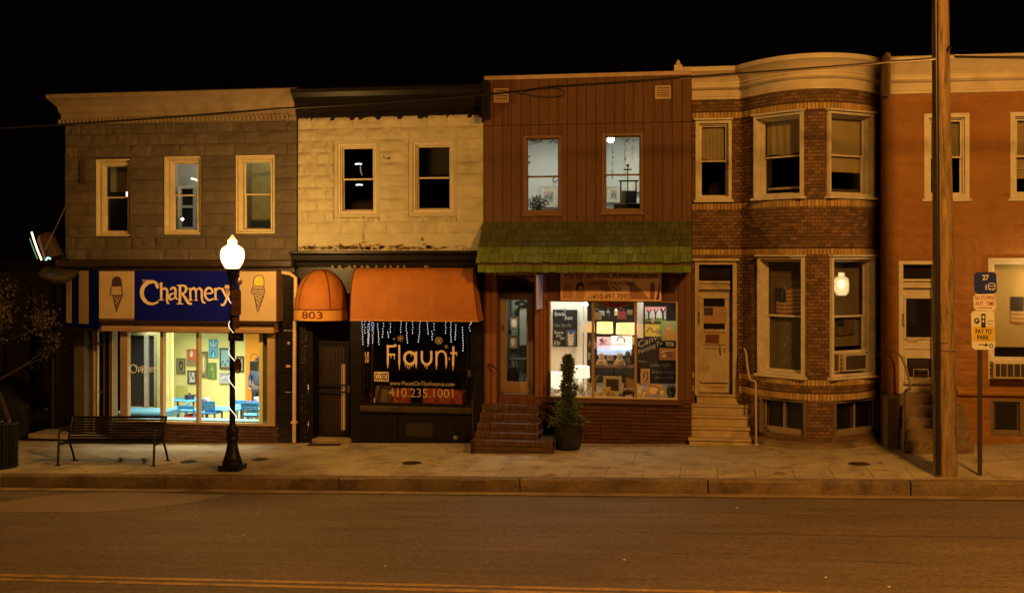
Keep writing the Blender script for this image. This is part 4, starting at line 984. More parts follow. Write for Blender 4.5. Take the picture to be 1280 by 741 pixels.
# ---- shop furniture and people (each a thing)
bn = thing('window_bench', 'blue cushioned bench along the left window of the ice cream shop', 'bench', (X(180,.9), .9, z0f))
zc_ = Z(519, .7, 183)
MB().box(X(148,.6), X(207,.6), .5, 1.25, zc_-.02, zc_+.10, .04).build('cushion', mat('slate_blue_cushion', (.07,.22,.33), .7), bn)
MB().box(X(150,.7), X(206,.7), .6, 1.2, z0f, zc_-.021).build('bench_box', m_yel1, bn)
# lettering on the glass
mb = MB(); yl2 = YW+.012
def lx(px): return X(161+(px-168)*.29, yl2)
def lz(py): return Z(462.5+(py-371)*.36, yl2, 175)
m_decal = mat('pale_decal', (.75,.68,.5), .6, emit=(.8,.7,.45), es=.12)
# small repeat of the painted name on the first pane
def lx(px): return X(162+(px-175)*.325, yl2)
k2 = .325/7.41/60
for src, I in ((charm1, I1), (charm2, I2)):
    for pts, w_ in src:
        sm = smoothp(pts, 4) if len(pts) > 2 else list(pts)
        ww = (w_[0]+w_[1])/2 if isinstance(w_, (tuple, list)) else w_
        q = img(*I, sm)
        if max(a[0] for a in q) > X(200.5, yl2): continue
        mb.ribbon(q, max(ww, 9)*k2, yl2-.002, yl2)
tag(mb.build('window_lettering', m_decal), 'small cream painted shop name on the left pane of the lit window', 'lettering')
# pictures on the back wall
m_frm = [mat('dark_frame', (.05,.035,.02), .5), mat('olive_frame', (.20,.17,.08), .5), mat('pale_frame', (.55,.5,.4), .5)]
def picture(px0, px1, py0, py1, y, fr, base, marks, lab, name='picture', fw=.03, cat='picture', group=None):
    r = rect(px0, px1, py0, py1, y); root = thing(name, lab, cat, ((r[0]+r[1])/2, y, r[2]), group)
    if fr is not None:
        mb = MB(); frame4(mb, *r, fw, y-.03, y); mb.build('frame', m_frm[fr] if isinstance(fr, int) else fr, root)
    MB().box(r[0]+.004, r[1]-.004, y-.018, y-.001, r[2]+.004, r[3]-.004).build('canvas', base, root)
    W_, H_ = r[1]-r[0], r[3]-r[2]
    for k, (kind, pts, m, *o) in enumerate(marks):
        P = [(r[0]+a*W_, r[2]+b*H_) for a, b in pts]; mb = MB(); yy = y-.020-.0015*k
        if kind == 'f': mb.prism(P, yy, yy+.0012)
        else: mb.ribbon(smoothp(P) if len(P) > 2 else P, o[0], yy, yy+.0012)
        mb.build('painted_shape', m, root)
    return root
def C(nm, c): return mat(nm, c, .7, 0, .12, 9)
def ell(cx, cy, rx, ry, n=12): return [(cx+rx*math.cos(6.283*k/n), cy+ry*math.sin(6.283*k/n)) for k in range(n)]
yw = yb-.002
picture(221, 232, 447.5, 466, yw, 1, C('tan_canvas', (.35,.30,.16)), [('f', ell(.5,.5,.26,.36), C('dark_olive', (.07,.06,.03))), ('s', [(.4,.3),(.5,.6),(.6,.4)], C('tan_canvas', (.35,.30,.16)), .02)], 'small olive framed portrait, leftmost picture on the shop wall')
picture(233.5, 246, 436, 456.5, yw, None, C('coral_canvas', (.58,.16,.07)), [('f', ell(.5,.7,.14,.2), C('cream_dab', (.8,.7,.5))), ('f', [(0,0),(1,0),(1,.2),(.5,.35),(0,.3)], C('olive_dab', (.3,.24,.12)))], 'coral red unframed painting with a pale egg-shaped spot')
picture(235, 246, 463, 479, yw, 0, C('pale_print', (.6,.62,.52)), [('s', [(.2,.2),(.4,.8),(.6,.3),(.8,.7)], m_frm[0], .02)], 'black framed line drawing hung lowest on the left')
picture(250, 260, 439, 470.5, yw, 1, C('moss_canvas', (.22,.19,.08)), [('f', ell(.5,.5,.3,.4), C('dull_gold', (.42,.36,.15))), ('s', [(.5,.2),(.5,.75)], C('cream_dab', (.8,.7,.5)), .03)], 'tall moss framed picture left of the blue painting')
picture(261, 273, 424, 447, yw, None, C('blue_canvas', (.10,.38,.55)), [('s', [(.5,.05),(.52,.5),(.5,.95)], C('white_dab', (.7,.75,.75)), .02), ('s', [(.15,.85),(.5,.6),(.85,.85)], C('white_dab', (.7,.75,.75)), .018), ('f', ell(.5,.55,.1,.06), C('coral_canvas', (.58,.16,.07))), ('s', [(.3,.15),(.5,.4),(.7,.15)], C('navy_dab', (.03,.1,.25)), .02)], 'bright blue painting of a white figure, highest on the shop wall')
picture(260, 271, 453, 473.5, yw, None, C('green_canvas', (.14,.22,.06)), [('s', [(.6,.1),(.65,.5),(.5,.8)], C('light_green', (.3,.45,.1)), .03), ('f', ell(.45,.6,.12,.08), C('light_green', (.3,.45,.1)))], 'green leafy painting under the blue one')
picture(275, 289, 435, 461, yw, 0, C('sea_canvas', (.28,.45,.45)), [('s', [(.1,.15),(.3,.4),(.5,.15),(.7,.45),(.9,.2)], C('navy_dab', (.03,.1,.25)), .02), ('f', [(0,0),(1,0),(1,.15),(0,.12)], C('olive_dab', (.3,.24,.12)))], 'large dark framed seascape left of the lamp post')
picture(274.5, 289, 465, 479, yw, 2, C('lilac_canvas', (.42,.42,.48)), [('s', [(.1,.4),(.5,.6),(.9,.4)], C('white_dab', (.7,.75,.75)), .03)], 'pale framed lilac picture below the seascape')
picture(296, 305, 445, 464, yw, 0, C('cream_print', (.7,.6,.35)), [('s', [(.5,.1),(.4,.5),(.65,.9)], C('brown_dab', (.2,.1,.04)), .05)], 'narrow dark framed print right of the lamp post')
# water dispenser, pan, tables, chairs
def shop_table(px, py, y, w_, d_, lab):
    x = X(px, y); z = Z(py, y, px); root = thing('cafe_table', lab, 'table', (x, y, z0f))
    MB().box(x-w_/2, x+w_/2, y-d_/2, y+d_/2, z-.03, z, .008).build('table_top', m_cblu, root)
    for a in (-1, 1):
        for b in (-1, 1): MB().bar((x+a*(w_/2-.05), y+b*(d_/2-.05), z0f), (x+a*(w_/2-.05), y+b*(d_/2-.05), z-.03), .035).build('leg', C('brown_leg', (.16,.07,.04)), root)
    return z
zt1 = shop_table(232, 498.5, 2.6, .75, .6, 'blue topped cafe table under the left pictures')
zt2_ = shop_table(281, 510, 1.5, .8, .55, 'blue topped cafe table in the middle of the shop window')
zt3_ = shop_table(321, 509, 1.9, .7, .5, 'blue topped cafe table at the back near the standing person')
def chair(px, py_top, y, rz, lab, m=m_cblu, s_=1):
    x = X(px, y); zt = Z(py_top, y, px); root = thing('cafe_chair', lab, 'chair', (x, y, z0f), 'blue chairs in the ice cream shop')
    M = T((x, y, 0)) @ Matrix.Rotation(rz, 4, 'Z'); hs_ = zt-.42 if zt-.42 > z0f+.3 else z0f+.42
    w_ = .2
    MB(M).box(-w_, w_, -.2, .2, hs_-.035, hs_, .01).build('seat', m, root)
    for a in (-1, 1):
        MB(M).bar((a*(w_-.02), -.18, z0f), (a*(w_-.02), -.18, hs_-.03), .035).build('leg', m, root)
        MB(M).tube([(a*(w_-.02), .2, z0f), (a*(w_-.02), .19, hs_), (a*(w_-.02), .24, zt-.02)], .019, 6).build('leg', m, root)
    MB(M).box(-w_, w_, .225, .25, zt-.09, zt, .008).build('top_rail', m, root)
    for k in range(3):
        z = hs_+.07+k*(zt-hs_-.16)/3; MB(M).box(-w_+.02, w_-.02, .215, .235, z, z+.032).build('back_slat', m, root)
    return root
chair(222.5, 503, 2.0, -1.25, 'blue chair turned sideways at the left end of the shop window')
chair(238, 505, 1.6, math.pi, 'blue chair with a red cushion pushed to the left table')
solo(MB().box(X(233,1.55), X(246,1.55), 1.4, 1.75, Z(522,1.55,238), Z(518,1.55,238), .02), 'seat_cushion', C('red_cushion', (.6,.06,.03)), 'red cushion on the second chair in the shop window', 'cushion')
chair(264, 499.5, 1.35, math.pi, 'blue chair back nearest the middle mullion')
chair(303, 498.5, 2.5, math.pi+.1, 'blue chair standing behind the lamp post at the back')
chair(317, 502, 1.1, math.pi, 'blue chair nearest the glass at the right end of the shop')
chair(329, 500, 2.0, math.pi-.3, 'blue chair half hidden by the ochre column')
mb = MB(); p = W(228, 498.3, 2.6); mb.box(p.x-.13, p.x+.10, 2.5, 2.7, zt1, zt1+.32, .02); 
wd_ = solo(mb, 'water_dispenser', glass('clear_plastic', (.86,.88,.7), 1.2), 'clear plastic water dispenser on the left cafe table', 'dispenser'); 
mb = MB().lathe([(.11,0),(.12,.10),(.02,.12),(.03,.15)], (X(237,2.6), 2.6, zt1), 14); mb.bar((X(240,2.6), 2.6, zt1+.08), (X(246,2.6), 2.55, zt1+.10), .03)
solo(mb, 'saucepan', C('dark_pan', (.03,.03,.04)), 'dark lidded pan on the left cafe table', 'pan', smooth=40)
def dispenser(px, py, y, z, lab):
    x = X(px, y); r_ = thing('napkin_dispenser', lab, 'dispenser', (x, y, z)); zt = Z(py, y, px)
    MB().box(x-.045, x+.045, y-.05, y+.05, z, zt, .012).build('body', C('white_plastic', (.7,.7,.66)), r_); MB().box(x-.03, x+.03, y-.056, y-.051, z+.05, zt-.04).build('label', C('pink_label', (.6,.15,.2)), r_)
dispenser(258.5, 497, 1.4, zt2_, 'white napkin dispenser standing at the left of the middle table')
dispenser(320.5, 496, 2.2, zt3_, 'white napkin dispenser in front of the standing person')
# monitor hanging at the right
r = rect(312, 322.5, 451, 463.5, 1.3); mo = thing('monitor', 'small dark square screen hanging by a loop in front of the orange wall', 'monitor', (r[0], 1.3, r[2]))
MB().box(r[0], r[1], 1.3, 1.34, r[2], r[3], .01).build('screen', C('dark_screen', (.03,.025,.02)), mo)
MB().tube([W(318+5*math.cos(a), 449+8*-math.sin(a)*.9, 1.32) for a in [k*.35 for k in range(10)]], .008, 6).build('hanging_loop', m_cast, mo)
r = rect(330.5, 336.5, 417, 424.5, .45); solo(MB().box(r[0], r[1], .42, .5, r[2], r[3], .01), 'wall_speaker', C('dark_box', (.05,.04,.02)), 'small dark speaker box at the top right of the lit shop window', 'speaker')
# person seen from behind, blue jacket
pers = None
yq = 2.2
def person(px, y, py_head, lab):
    x = X(px, y); zh = Z(py_head, y, px); H = zh-z0f; k = H/1.78; M = T((x, y, z0f)) @ Matrix.Scale(k, 4)
    root = thing('person', lab, 'person', (x, y, z0f))
    def skin(name, V, E, R, m, sub=2):
        me = bpy.data.meshes.new(name); me.from_pydata([tuple(M @ Vector(v)-root.location) for v in V], E, []); me.update()
        o = bpy.data.objects.new(name, me); COL.objects.link(o); o.parent = root; OFF[o.name] = root.location.copy()
        o.modifiers.new('skin', 'SKIN')
        for i, r in enumerate(R):
            sv = me.skin_vertices[0].data[i]; sv.radius = (r[0]*k, r[1]*k) if isinstance(r, tuple) else (r*k, r*k)
            sv.use_root = (i == 0)
        s_ = o.modifiers.new('sub', 'SUBSURF'); s_.levels = sub; s_.render_levels = sub
        me.materials.append(m); return o
    sk = C('skin', (.35,.2,.13))
    V = [(0,0,.95),(0,0,1.15),(0,0,1.38),(0,0,1.5),(0,-.02,1.6),(0,-.02,1.72),(.10,0,.88),(.11,-.02,.5),(.11,.02,.08),(.12,-.10,.03),(-.10,0,.88),(-.11,-.04,.5),(-.11,.03,.08),(-.12,-.09,.03),
         (.19,0,1.40),(.25,.02,1.14),(.2,-.16,.98),(-.19,0,1.40),(-.27,.04,1.14),(-.2,-.14,.96)]
    E = [(0,1),(1,2),(2,3),(3,4),(4,5),(0,6),(6,7),(7,8),(8,9),(0,10),(10,11),(11,12),(12,13),(2,14),(14,15),(15,16),(2,17),(17,18),(18,19)]
    R = [(.155,.11),(.14,.10),(.17,.11),.055,.085,.07,.09,.062,.042,.035,.09,.062,.042,.035,.062,.045,.032,.062,.045,.032]
    skin('body', V, E, R, sk)
    skin('jacket', V[:3]+[V[14],V[15],V[16],V[17],V[18],V[19],(0,0,1.46)], [(0,1),(1,2),(2,3),(3,4),(4,5),(2,6),(6,7),(7,8),(2,9)],
         [(.185,.14),(.175,.13),(.20,.135),.085,.068,.052,.085,.068,.052,.07], C('blue_jacket', (.06,.08,.13)))
    skin('trousers', [V[0],V[6],V[7],V[8],V[10],V[11],V[12]], [(0,1),(1,2),(2,3),(0,4),(4,5),(5,6)], [(.17,.13),.115,.085,.07,.115,.085,.07], C('dark_trousers', (.04,.04,.045)))
    hb = MB(M); hb.lathe([(.02,-.13),(.085,-.11),(.105,-.02),(.10,.05),(.06,.10),(.01,.115)], (0, .0, 1.685), 14); hb.build('hair', C('dark_hair', (.02,.015,.012)), root, 60)
    for s_ in (-1, 1):
        for f_ in range(5):
            bx_ = s_*(.2 if f_ < 4 else .17); hb = MB(M); x_ = bx_+(f_-1.5)*.017 if f_ < 4 else bx_-.03
            hb.tube([(x_, -.17 if s_ > 0 else -.15, .95), (x_, -.20, .90), (x_, -.185, .87+.01*abs(f_-1.5))], [.010, .009, .007], 6); hb.build('finger', sk, root, 60)
person(323.5, 2.9, 446.5, 'person in a blue jacket and dark trousers seen from behind in the ice cream shop')
# ================================================================== HOUSE 2: cream painted stone over a black salon front
m_st2 = mat('cream_painted_block', (.45,.42,.28), .8, 0, .11, 3, fine=.06, fs=40, rand=.04, stain=.22, ss=2.2, scol=(.32,.22,.10), bump=.4, bs=22, bd=.01)
m_bk2 = mat('cream_painted_render', (.45,.42,.28), .85, 0, .1, 4, stain=.3, ss=2, scol=(.3,.2,.09), bump=.4, bs=30)
B2 = thing('cream_stone_house', 'two storey cream painted stone house with black cornice above the hair salon', 'building', (X(488), .5, SLOPE(-6.5)))
x0, x1 = X(372.8), X(604.5); zc, zs = Z(147, 0, 488), Z(314, 0, 488)
wins = [(422.5,470.5,179.5,267), (516,566.5,177.5,265.5)]
hol = [rect(*w_) for w_ in wins]
marg = .085
hb_ = [(h[0]-marg, h[1]+marg, h[2]-marg, h[3]+marg) for h in hol]
holes_wall(MB(), x0, x1, zs-.1, zc+.6, hol, .03, .33).build('backing_wall', m_bk2, B2)
v2 = rock_variants(m_st2, 14, .075, seed=30, edge=.30, nx=9, nz=5)
holew = (X(479), X(491), Z(199.5,0,485), Z(192.5,0,485))
lay_blocks(B2, 'stone_block', v2, pieces(x0, x1, Z(292,0,488), zc+.03, hb_, .243, .50), 0, gap=.003)
# smoother render below the sills and round the windows
random.seed(14)
vs = []; nx_, nz_ = 60, 7; za, zb2 = zs-.02, Z(292,0,488)
for j in range(nz_+1):
    for i in range(nx_+1):
        xx = x0+(x1-x0)*i/nx_; z = za+(zb2-za)*j/nz_; vs.append((xx, -.012-.022*noise.noise(Vector((xx*1.7, z*3, 3))), z))
MB().add(vs, [(j*(nx_+1)+i, j*(nx_+1)+i+1, (j+1)*(nx_+1)+i+1, (j+1)*(nx_+1)+i) for j in range(nz_) for i in range(nx_)]).build('render_band', m_bk2, B2, 180)
for h, hh in zip(hol, hb_):
    mb = MB(); frame4(mb, hh[0]+.004, hh[1]-.004, hh[2]+.004, hh[3]-.004, marg-.006, -.014, .04); mb.build('window_surround', m_bk2, B2)
m_soot = mat('soot_stain', (.17,.11,.045), .95, isl=.6)
# flaking dark streaks at the foot of the cream wall: broken patches of missing paint
random.seed(8); mb = MB()
def blotch(cx, cz, rx, rz, y, n=9):
    P = [(cx+rx*random.uniform(.5,1.1)*math.cos(6.283*k/n), cz+rz*random.uniform(.5,1.1)*math.sin(6.283*k/n)) for k in range(n)]
    mb.prism(P, y, y+.003)
for k in range(230):
    px = random.choice((random.uniform(376, 470), random.uniform(425, 540), random.uniform(373, 600))); blotch(X(px), Z(311.5-abs(random.gauss(0, 2.6)), 0, px), random.uniform(.01,.06), random.uniform(.006,.028), -.045)
for k in range(10): blotch(X(455+random.uniform(-1.5,1.5)), Z(272+k*3, 0, 455), .012, .03, -.044)
blotch(X(528), Z(299,0,528), .025, .05, -.044)
o = mb.build('flaked_patches', m_soot, B2); o['kind'] = 'stuff'
mb = MB(); P = [(479.5,196),(482,193.5),(485,193),(488,193.3),(490.5,195.5),(489,197.5),(487.5,199.5),(485,198.8),(482,199)]
mb.prism([(X(a), Z(b,0,485)) for a, b in P], -.05, -.03); mb.build('broken_hole', mat('exposed_brick', (.06,.022,.012), .9), B2)
m_win2 = mat('tan_cream_sash', (.60,.54,.40), .5, 0, .1, 6, stain=.25, ss=5, scol=(.25,.16,.08))
for w_ in wins:
    (wo, q), r = pane_win(B2, w_, 0, mc=m_win2, rec=.09, cas=.045, proud=-.01, rail=.5, sillw=.02, sash=.03)
room(B2, x0+.1, x1-.1, .34, 3.4, zs+.2, zc-.05, m_dim)
for k, (px, py, l_) in enumerate((((448), 205.5, 'upper'), ((449), 231.5, 'lower'))):  # glowing arcs, spots and streak stand in for lamp reflections in this pane
    mb = MB().tube([W(px-4+i, py+ (-.6+.5*abs(i-4)**1.5*.12), 1.3) for i in range(9)], .017, 6)
    solo(mb, 'reflection_arc', glow('reflection_glow', (1,.95,.85), 2.2), f'{l_} of two thin pale arcs standing in for reflections in the left window of the cream house', 'lamp', smooth=60)
for k, px in enumerate((427.8, 467.2)):
    solo(MB().tube([W(px, 212.5, 1.0), W(px+.8, 217.5, 1.0)], .018, 6), 'reflection_spot', glow('reflection_glow', (1,.95,.85), 2.2), ('left', 'right')[k]+' small glowing lamp by the jamb of the cream house\'s left window', 'lamp', smooth=60)
solo(MB().tube([W(450.5, 208, 1.4), W(451, 215, 1.4), W(453, 219, 1.4)], .014, 6), 'reflection_streak', glow('pale_streak_glow', (.9,.6,.4), .35), 'thin pale reflection streak between the two glowing arcs', 'lamp', smooth=60)
# black cornice
prof = [(0, Z(150,0,488)), (.03, Z(149.5,0,488)), (.03, Z(143,-.03,488)), (.08, Z(141,-.08,488)), (.08, Z(135,-.08,488)), (.14, Z(132,-.14,488)), (.16, Z(124,-.16,488)), (.30, Z(119,-.3,488)), (.36, Z(113,-.36,488)), (.36, Z(108.5,-.36,488)), (0, Z(107,0,488))]
m_cor2 = mat('black_cornice_paint', (.010,.008,.007), .35, 0, .3, 5, bump=.2, bs=20, spec=.2)
xx0, xx1 = X(371.5), X(609.5, -.2)
sweep([(xx0, 0, 0, -1), (xx1, 0, 0, -1)], prof, m_cor2, B2, 'cornice')
for px in (606,): MB().box(X(px)-.02, X(px)+.13, -.40, .1, Z(152,0,488), Z(107,0,488), .03).build('cornice_bracket', m_cor2, B2)
me = MB().box(0, .05, -.05, 0, 0, .07).mesh('dentil', m_cor2)
for k in range(40): inst('dentil', me, B2, (xx0+.15+k*(xx1-xx0-.25)/40, -.03, Z(143,0,488)+.005))
MB().box(x0, x0+.1, .34, 9, SLOPE(-8.6)-.4, zc+.5).box(x1-.1, x1, .34, 9, SLOPE(-8.6)-.4, zc+.5).box(x0, x1, 9, 9.2, SLOPE(-8.6)-.4, zc+.5).build('side_wall', m_mort, B2)
MB().box(x0+.1, x1-.1, .34, 9, zc+.25, zc+.35).build('roof', m_dark, B2)
# black storefront cornice under the cream wall
sweep([(X(368), 0, 0, -1), (X(601), 0, 0, -1)], [(0, Z(334,0,488)), (.08, Z(333,0,488)), (.10, Z(328,0,488)), (.20, Z(325,0,488)), (.22, Z(319,0,488)), (.32, Z(316.5,0,488)), (.32, Z(314,0,488)), (0, Z(313,0,488))], m_black, B2, 'storefront_cornice')
# frieze board with the white fixings, and the black shopfront: openings for recess door and window
dr2 = rect(391, 438, 402, 549, 0); wr2 = rect(452, 591, 402, 507.5, 0)
zg = SLOPE(X(600))-.5
holes_wall(MB(), X(371.5), x1, zg, zs-.02, [(dr2[0], dr2[1], dr2[2]-.2, dr2[3]+.6), (wr2[0], wr2[1], wr2[2], wr2[3]+.5)], .0, .25).build('shopfront_wall', m_black, B2)
# glitter-black bulkhead tiles
me = MB().box(0, 1, -.012, 0, 0, 1, .006).mesh('bulkhead_panel', m_black)
for a, b in ((453, 497), (498, 541), (542, 590)): inst('bulkhead_panel', me, B2, (X(a), -.004, SLOPE(X(a))+.06), sc=(X(b)-X(a), 1, Z(517,0,520)-SLOPE(X(a))-.08))
mb = MB(); frame4(mb, X(505), X(544), Z(548,0,525), Z(525,0,525), .05, -.03, -.016); mb.build('vent_frame', m_black, B2)
MB().box(X(505)+.05, X(544)-.05, -.022, -.017, Z(548,0,525)+.05, Z(525,0,525)-.05).build('vent_plate', mat('vent_dark', (.02,.015,.012), .5), B2)
p = W(569.5, 547, -.03); MB().lathe([(.03,0),(.05,.03),(.05,.06),(.02,.09)], (p.x, p.y, p.z-.04), 10).build('pipe_cap', mat('dull_grey_cap', (.3,.27,.22), .4, .4), B2, 40)
# window
mb = MB(); yw2 = .0
mb.box(wr2[0]-.02, wr2[1]+.02, -.09, .12, wr2[2]-.14, wr2[2]-.002, .03); mb.build('window_sill', mat('brown_black_sill', (.05,.032,.02), .4, 0, .3, 6), B2)
mb = MB(); frame4(mb, wr2[0]+.001, wr2[1]-.001, wr2[2]+.001, wr2[3]+.10, .05, .03, .12); f2 = mb.build('shop_window_frame', m_black, B2)
for a_, b_ in ((464.5, 467), (583.5, 585)): MB().box(X(a_,.05), X(b_,.05), .028, .11, wr2[2]+.05, wr2[3]+.05).build('mullion', m_black, f2)
MB().box(wr2[0]+.05, wr2[1]-.05, .065, .071, wr2[2]+.05, wr2[3]+.05).build('pane', glass('dark_shop_glass', (.8,.8,.8), .8, .01), f2)
room(B2, X(446), x1-.12, .26, 3.0, SLOPE(-7)+.1, Z(396,0,520), m_dark)
# painted name with drips
yf = .058
def lx(px): return X(px, yf)
def lz(py): return Z(py, yf, 530)
I3 = (450, 395, 6.17); u3 = 1/6.17/61
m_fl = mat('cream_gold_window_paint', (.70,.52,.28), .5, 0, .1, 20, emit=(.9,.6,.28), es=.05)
fl = [([(215,225),(215,378)], 17), ([(206,237),(268,233),(277,222)], 17), ([(215,300),(272,300)], 16), ([(303,224),(303,378)], 15)]
fl += [([(433,272),(433,378)], 17)]
c_ = [(385+42*math.cos(a), 325+46*math.sin(a)) for a in [k*6.283/16 for k in range(17)]]; fl.append((c_, 20))
fl += [([(478,268),(478,335),(492,362),(515,370),(540,358),(550,330),(550,266)], 17), ([(590,268),(590,380)], 16), ([(592,310),(605,280),(630,268),(655,282),(664,315),(665,372)], 16), ([(721,230),(718,380)], 17), ([(697,282),(748,280)], 16)]
name_o = strokes(fl, I3, yf, m_fl, None, 'window_lettering', u3); tag(name_o, 'large cream painted dripping salon name on the dark window', 'lettering')
mb = MB(); random.seed(12)
for x, y0_, y1_ in ((215,378,408),(303,378,418),(265,300,338),(240,308,330),(350,350,392),(365,365,405),(380,370,412),(395,370,398),(410,365,390),(433,378,405),(500,370,395),(516,372,410),(530,365,385),(590,380,410),(665,372,402),(718,380,415),(690,318,340),(745,285,305),(358,285,300),(395,288,312),(480,290,300),(270,222,214)):
    mb.ribbon(img(*I3, [(x, y0_), (x+random.uniform(-1,1), (y0_+y1_)/2), (x, y1_)]), [9*u3, 6*u3, 3*u3], yf-.003, yf)
mb.build('paint_drips', m_fl, name_o)
m_wprint = mat('pale_window_print', (.42,.33,.24), .6)
def tbox(x0_, x1_, y0_, y1_): return (lx(x0_), lx(x1_), lz(y1_), lz(y0_))
tag(text_mb('www.FlauntOnTheAvenue.com', tbox(487, 568, 476.5, 482), yf).build('window_lettering', m_wprint), 'thin line of web address lettering low on the dark salon window', 'lettering')
tag(text_mb('410.235.1001', tbox(486, 566.5, 485.5, 496.5), yf, bold=-.004).build('window_lettering', m_wprint), 'pale phone number in large thin figures low on the salon window', 'lettering')
# closed sign
r = (lx(468), lx(486), lz(477.5), lz(465.5)); cs = solo(MB().box(r[0], r[1], yf-.02, yf-.008, r[2], r[3], .004), 'closed_sign', mat('gold_card', (.75,.55,.25), .6, emit=(.8,.5,.2), es=.08), 'small gold closed sign in the lower left of the salon window', 'sign')
text_mb('CLOSED', (r[0]+.02, r[1]-.02, r[2]+.03, r[3]-.03), yf-.0215, bold=.03).build('lettering', m_bl, cs)
mb = MB(); frame4(mb, r[0]+.012, r[1]-.012, r[2]+.012, r[3]-.012, .008, yf-.0225, yf-.0205); mb.build('border', m_bl, cs)
# side panel prints left of the mullion
mb = MB(); 
for pts in ([(0,300),(20,360)], [(22,285),(22,365)], [(40,285),(42,365)], [(62,280),(60,365)], [(0,330),(70,330)]): mb.ribbon(img(*I3, pts), 13*u3, yf-.003, yf)
tag(mb.build('window_lettering', mat('gold_print', (.55,.33,.14), .5)), 'gold monogram on the narrow pane left of the salon window', 'lettering')
for k, (y_, w_) in enumerate(((458,10),(468,8),(475,12),(485,8),(490.5,9))):
    pass
for t_, y_, a_, b_ in (('Salon', 457, 452, 462), ('Colour', 467, 452.5, 462), ('Perms', 473.5, 452, 461.5)):
    pass
for k in range(3):
    px = 466.5; mbx = MB(); r = (lx(px-1.8), lx(px+2.2), lz(499.8+k*3.2+1.6), lz(499.8+k*3.2-1)); mbx.box(r[0], r[1], yf-.004, yf-.001, r[2], r[3])
    tag(mbx.build('sticker', mat('white_sticker', (.6,.6,.55), .5)), ('top', 'middle', 'bottom')[k]+' of three small white stickers at the lower left corner of the salon window', 'sticker')
# snowflakes on the glass
def flake(cx, cy, R, n, lab, m=m_wprint):
    mb = MB()
    for k in range(n):
        a = math.pi*2*k/n; p = img(*I3, [(cx, cy), (cx+R*math.cos(a), cy+R*math.sin(a))]); mb.ribbon(p, 3.2*u3, yf-.003-.0001*k, yf)
        for t in (.6,):
            for s_ in (-.5, .5):
                q0 = (cx+R*t*math.cos(a), cy+R*t*math.sin(a)); q1 = (q0[0]+R*.3*math.cos(a+s_), q0[1]+R*.3*math.sin(a+s_)); mb.ribbon(img(*I3, [q0, q1]), 2.4*u3, yf-.0042-.0001*k, yf-.001)
    tag(mb.build('snowflake', m), lab, 'decoration')
flake(312, 172, 28, 8, 'pale snowflake on the salon glass above the first letters'); flake(608, 188, 32, 12, 'largest pale snowflake on the salon glass, above the last letters'); flake(665, 233, 17, 6, 'small pale snowflake on the salon glass at the far right')
flake(565, 135, 14, 6, 'tiny pale snowflake high on the salon glass'); flake(262, 178, 9, 6, 'tiny pale snowflake left of the first snowflake')
# faint chandelier
ch = MB(); cxh, yh = X(531, .8), .8; zh = Z(428, .8, 531)
ch.tube([(cxh, yh, zh+.3), (cxh, yh, zh-.15)], .012, 6)
for k in range(8):
    a = k*.785; ch.tube([(cxh, yh, zh-.1), (cxh+.1*math.cos(a), yh+.1*math.sin(a), zh-.16), (cxh+.2*math.cos(a), yh+.2*math.sin(a), zh-.08), (cxh+.2*math.cos(a), yh+.2*math.sin(a), zh)], .008, 5)
    ch.lathe([(.015,0),(.015,.05)], (cxh+.2*math.cos(a), yh+.2*math.sin(a), zh), 6)
solo(ch, 'chandelier', mat('dull_brass', (.25,.15,.07), .3, .8), 'dim brass chandelier hanging inside the dark salon window', 'chandelier', smooth=60)
# cushions along the window seat
MB().box(wr2[0]+.05, wr2[1]-.1, .15, .75, wr2[2]-.06, wr2[2]+.02, .02).build('window_seat', m_darkwood, B2)
def cushion(p0, p1, pt, c, lab, y=.22):
    r = rect(p0, p1, pt, 508, y, 530); W_, H_ = r[1]-r[0], r[3]-r[2]-.0; n = 8; vs = []
    for s_ in (-1, 1):
        for j in range(n+1):
            for i in range(n+1):
                u, v = i/n*2-1, j/n*2-1; pinch = 1-.07*(1-abs(v))*0; f_ = max(0, (1-u**4)*(1-v**4))**.5
                vs.append((r[0]+W_*(u*(1-.05*(1-v*v))+1)/2, y+.08+s_*.075*f_+v*.05, r[2]+H_*(v*(1-.05*(1-u*u))+1)/2))
    m_ = (n+1)**2; fs = [(o+j*(n+1)+i, o+j*(n+1)+i+1, o+(j+1)*(n+1)+i+1, o+(j+1)*(n+1)+i) for o in (0, m_) for j in range(n) for i in range(n)]
    solo(MB().add(vs, fs), 'cushion', c, lab, 'cushion', smooth=180)
m_oc = mat('orange_cushion', (.55,.11,.02), .85, 0, .1, 8, bump=.3, bs=200); m_tc = mat('taupe_cushion', (.22,.15,.10), .85, 0, .1, 8)
cushion(455, 463.5, 493, m_oc, 'reddish cushion in the narrow pane left of the salon window'); cushion(467, 489, 483, m_tc, 'taupe cushion at the left of the salon window seat')
cushion(489.5, 513, 485.5, m_oc, 'orange cushion right of the taupe one'); cushion(527, 548, 485.5, m_oc, 'orange cushion right of the dark gap'); cushion(546, 565, 486, m_oc, 'orange cushion second from the right end', .27); cushion(564, 581, 487, m_oc, 'orange cushion at the right end of the salon window seat')
# hanging ornament at the right pane
solo(MB().tube([W(586.8, 462, .2), W(587.2, 470, .2)], [.03, .055], 8), 'ornament', mat('cream_ornament', (.6,.45,.2), .5), 'small cream ornament hanging in the right strip of the salon window', 'ornament', smooth=60)
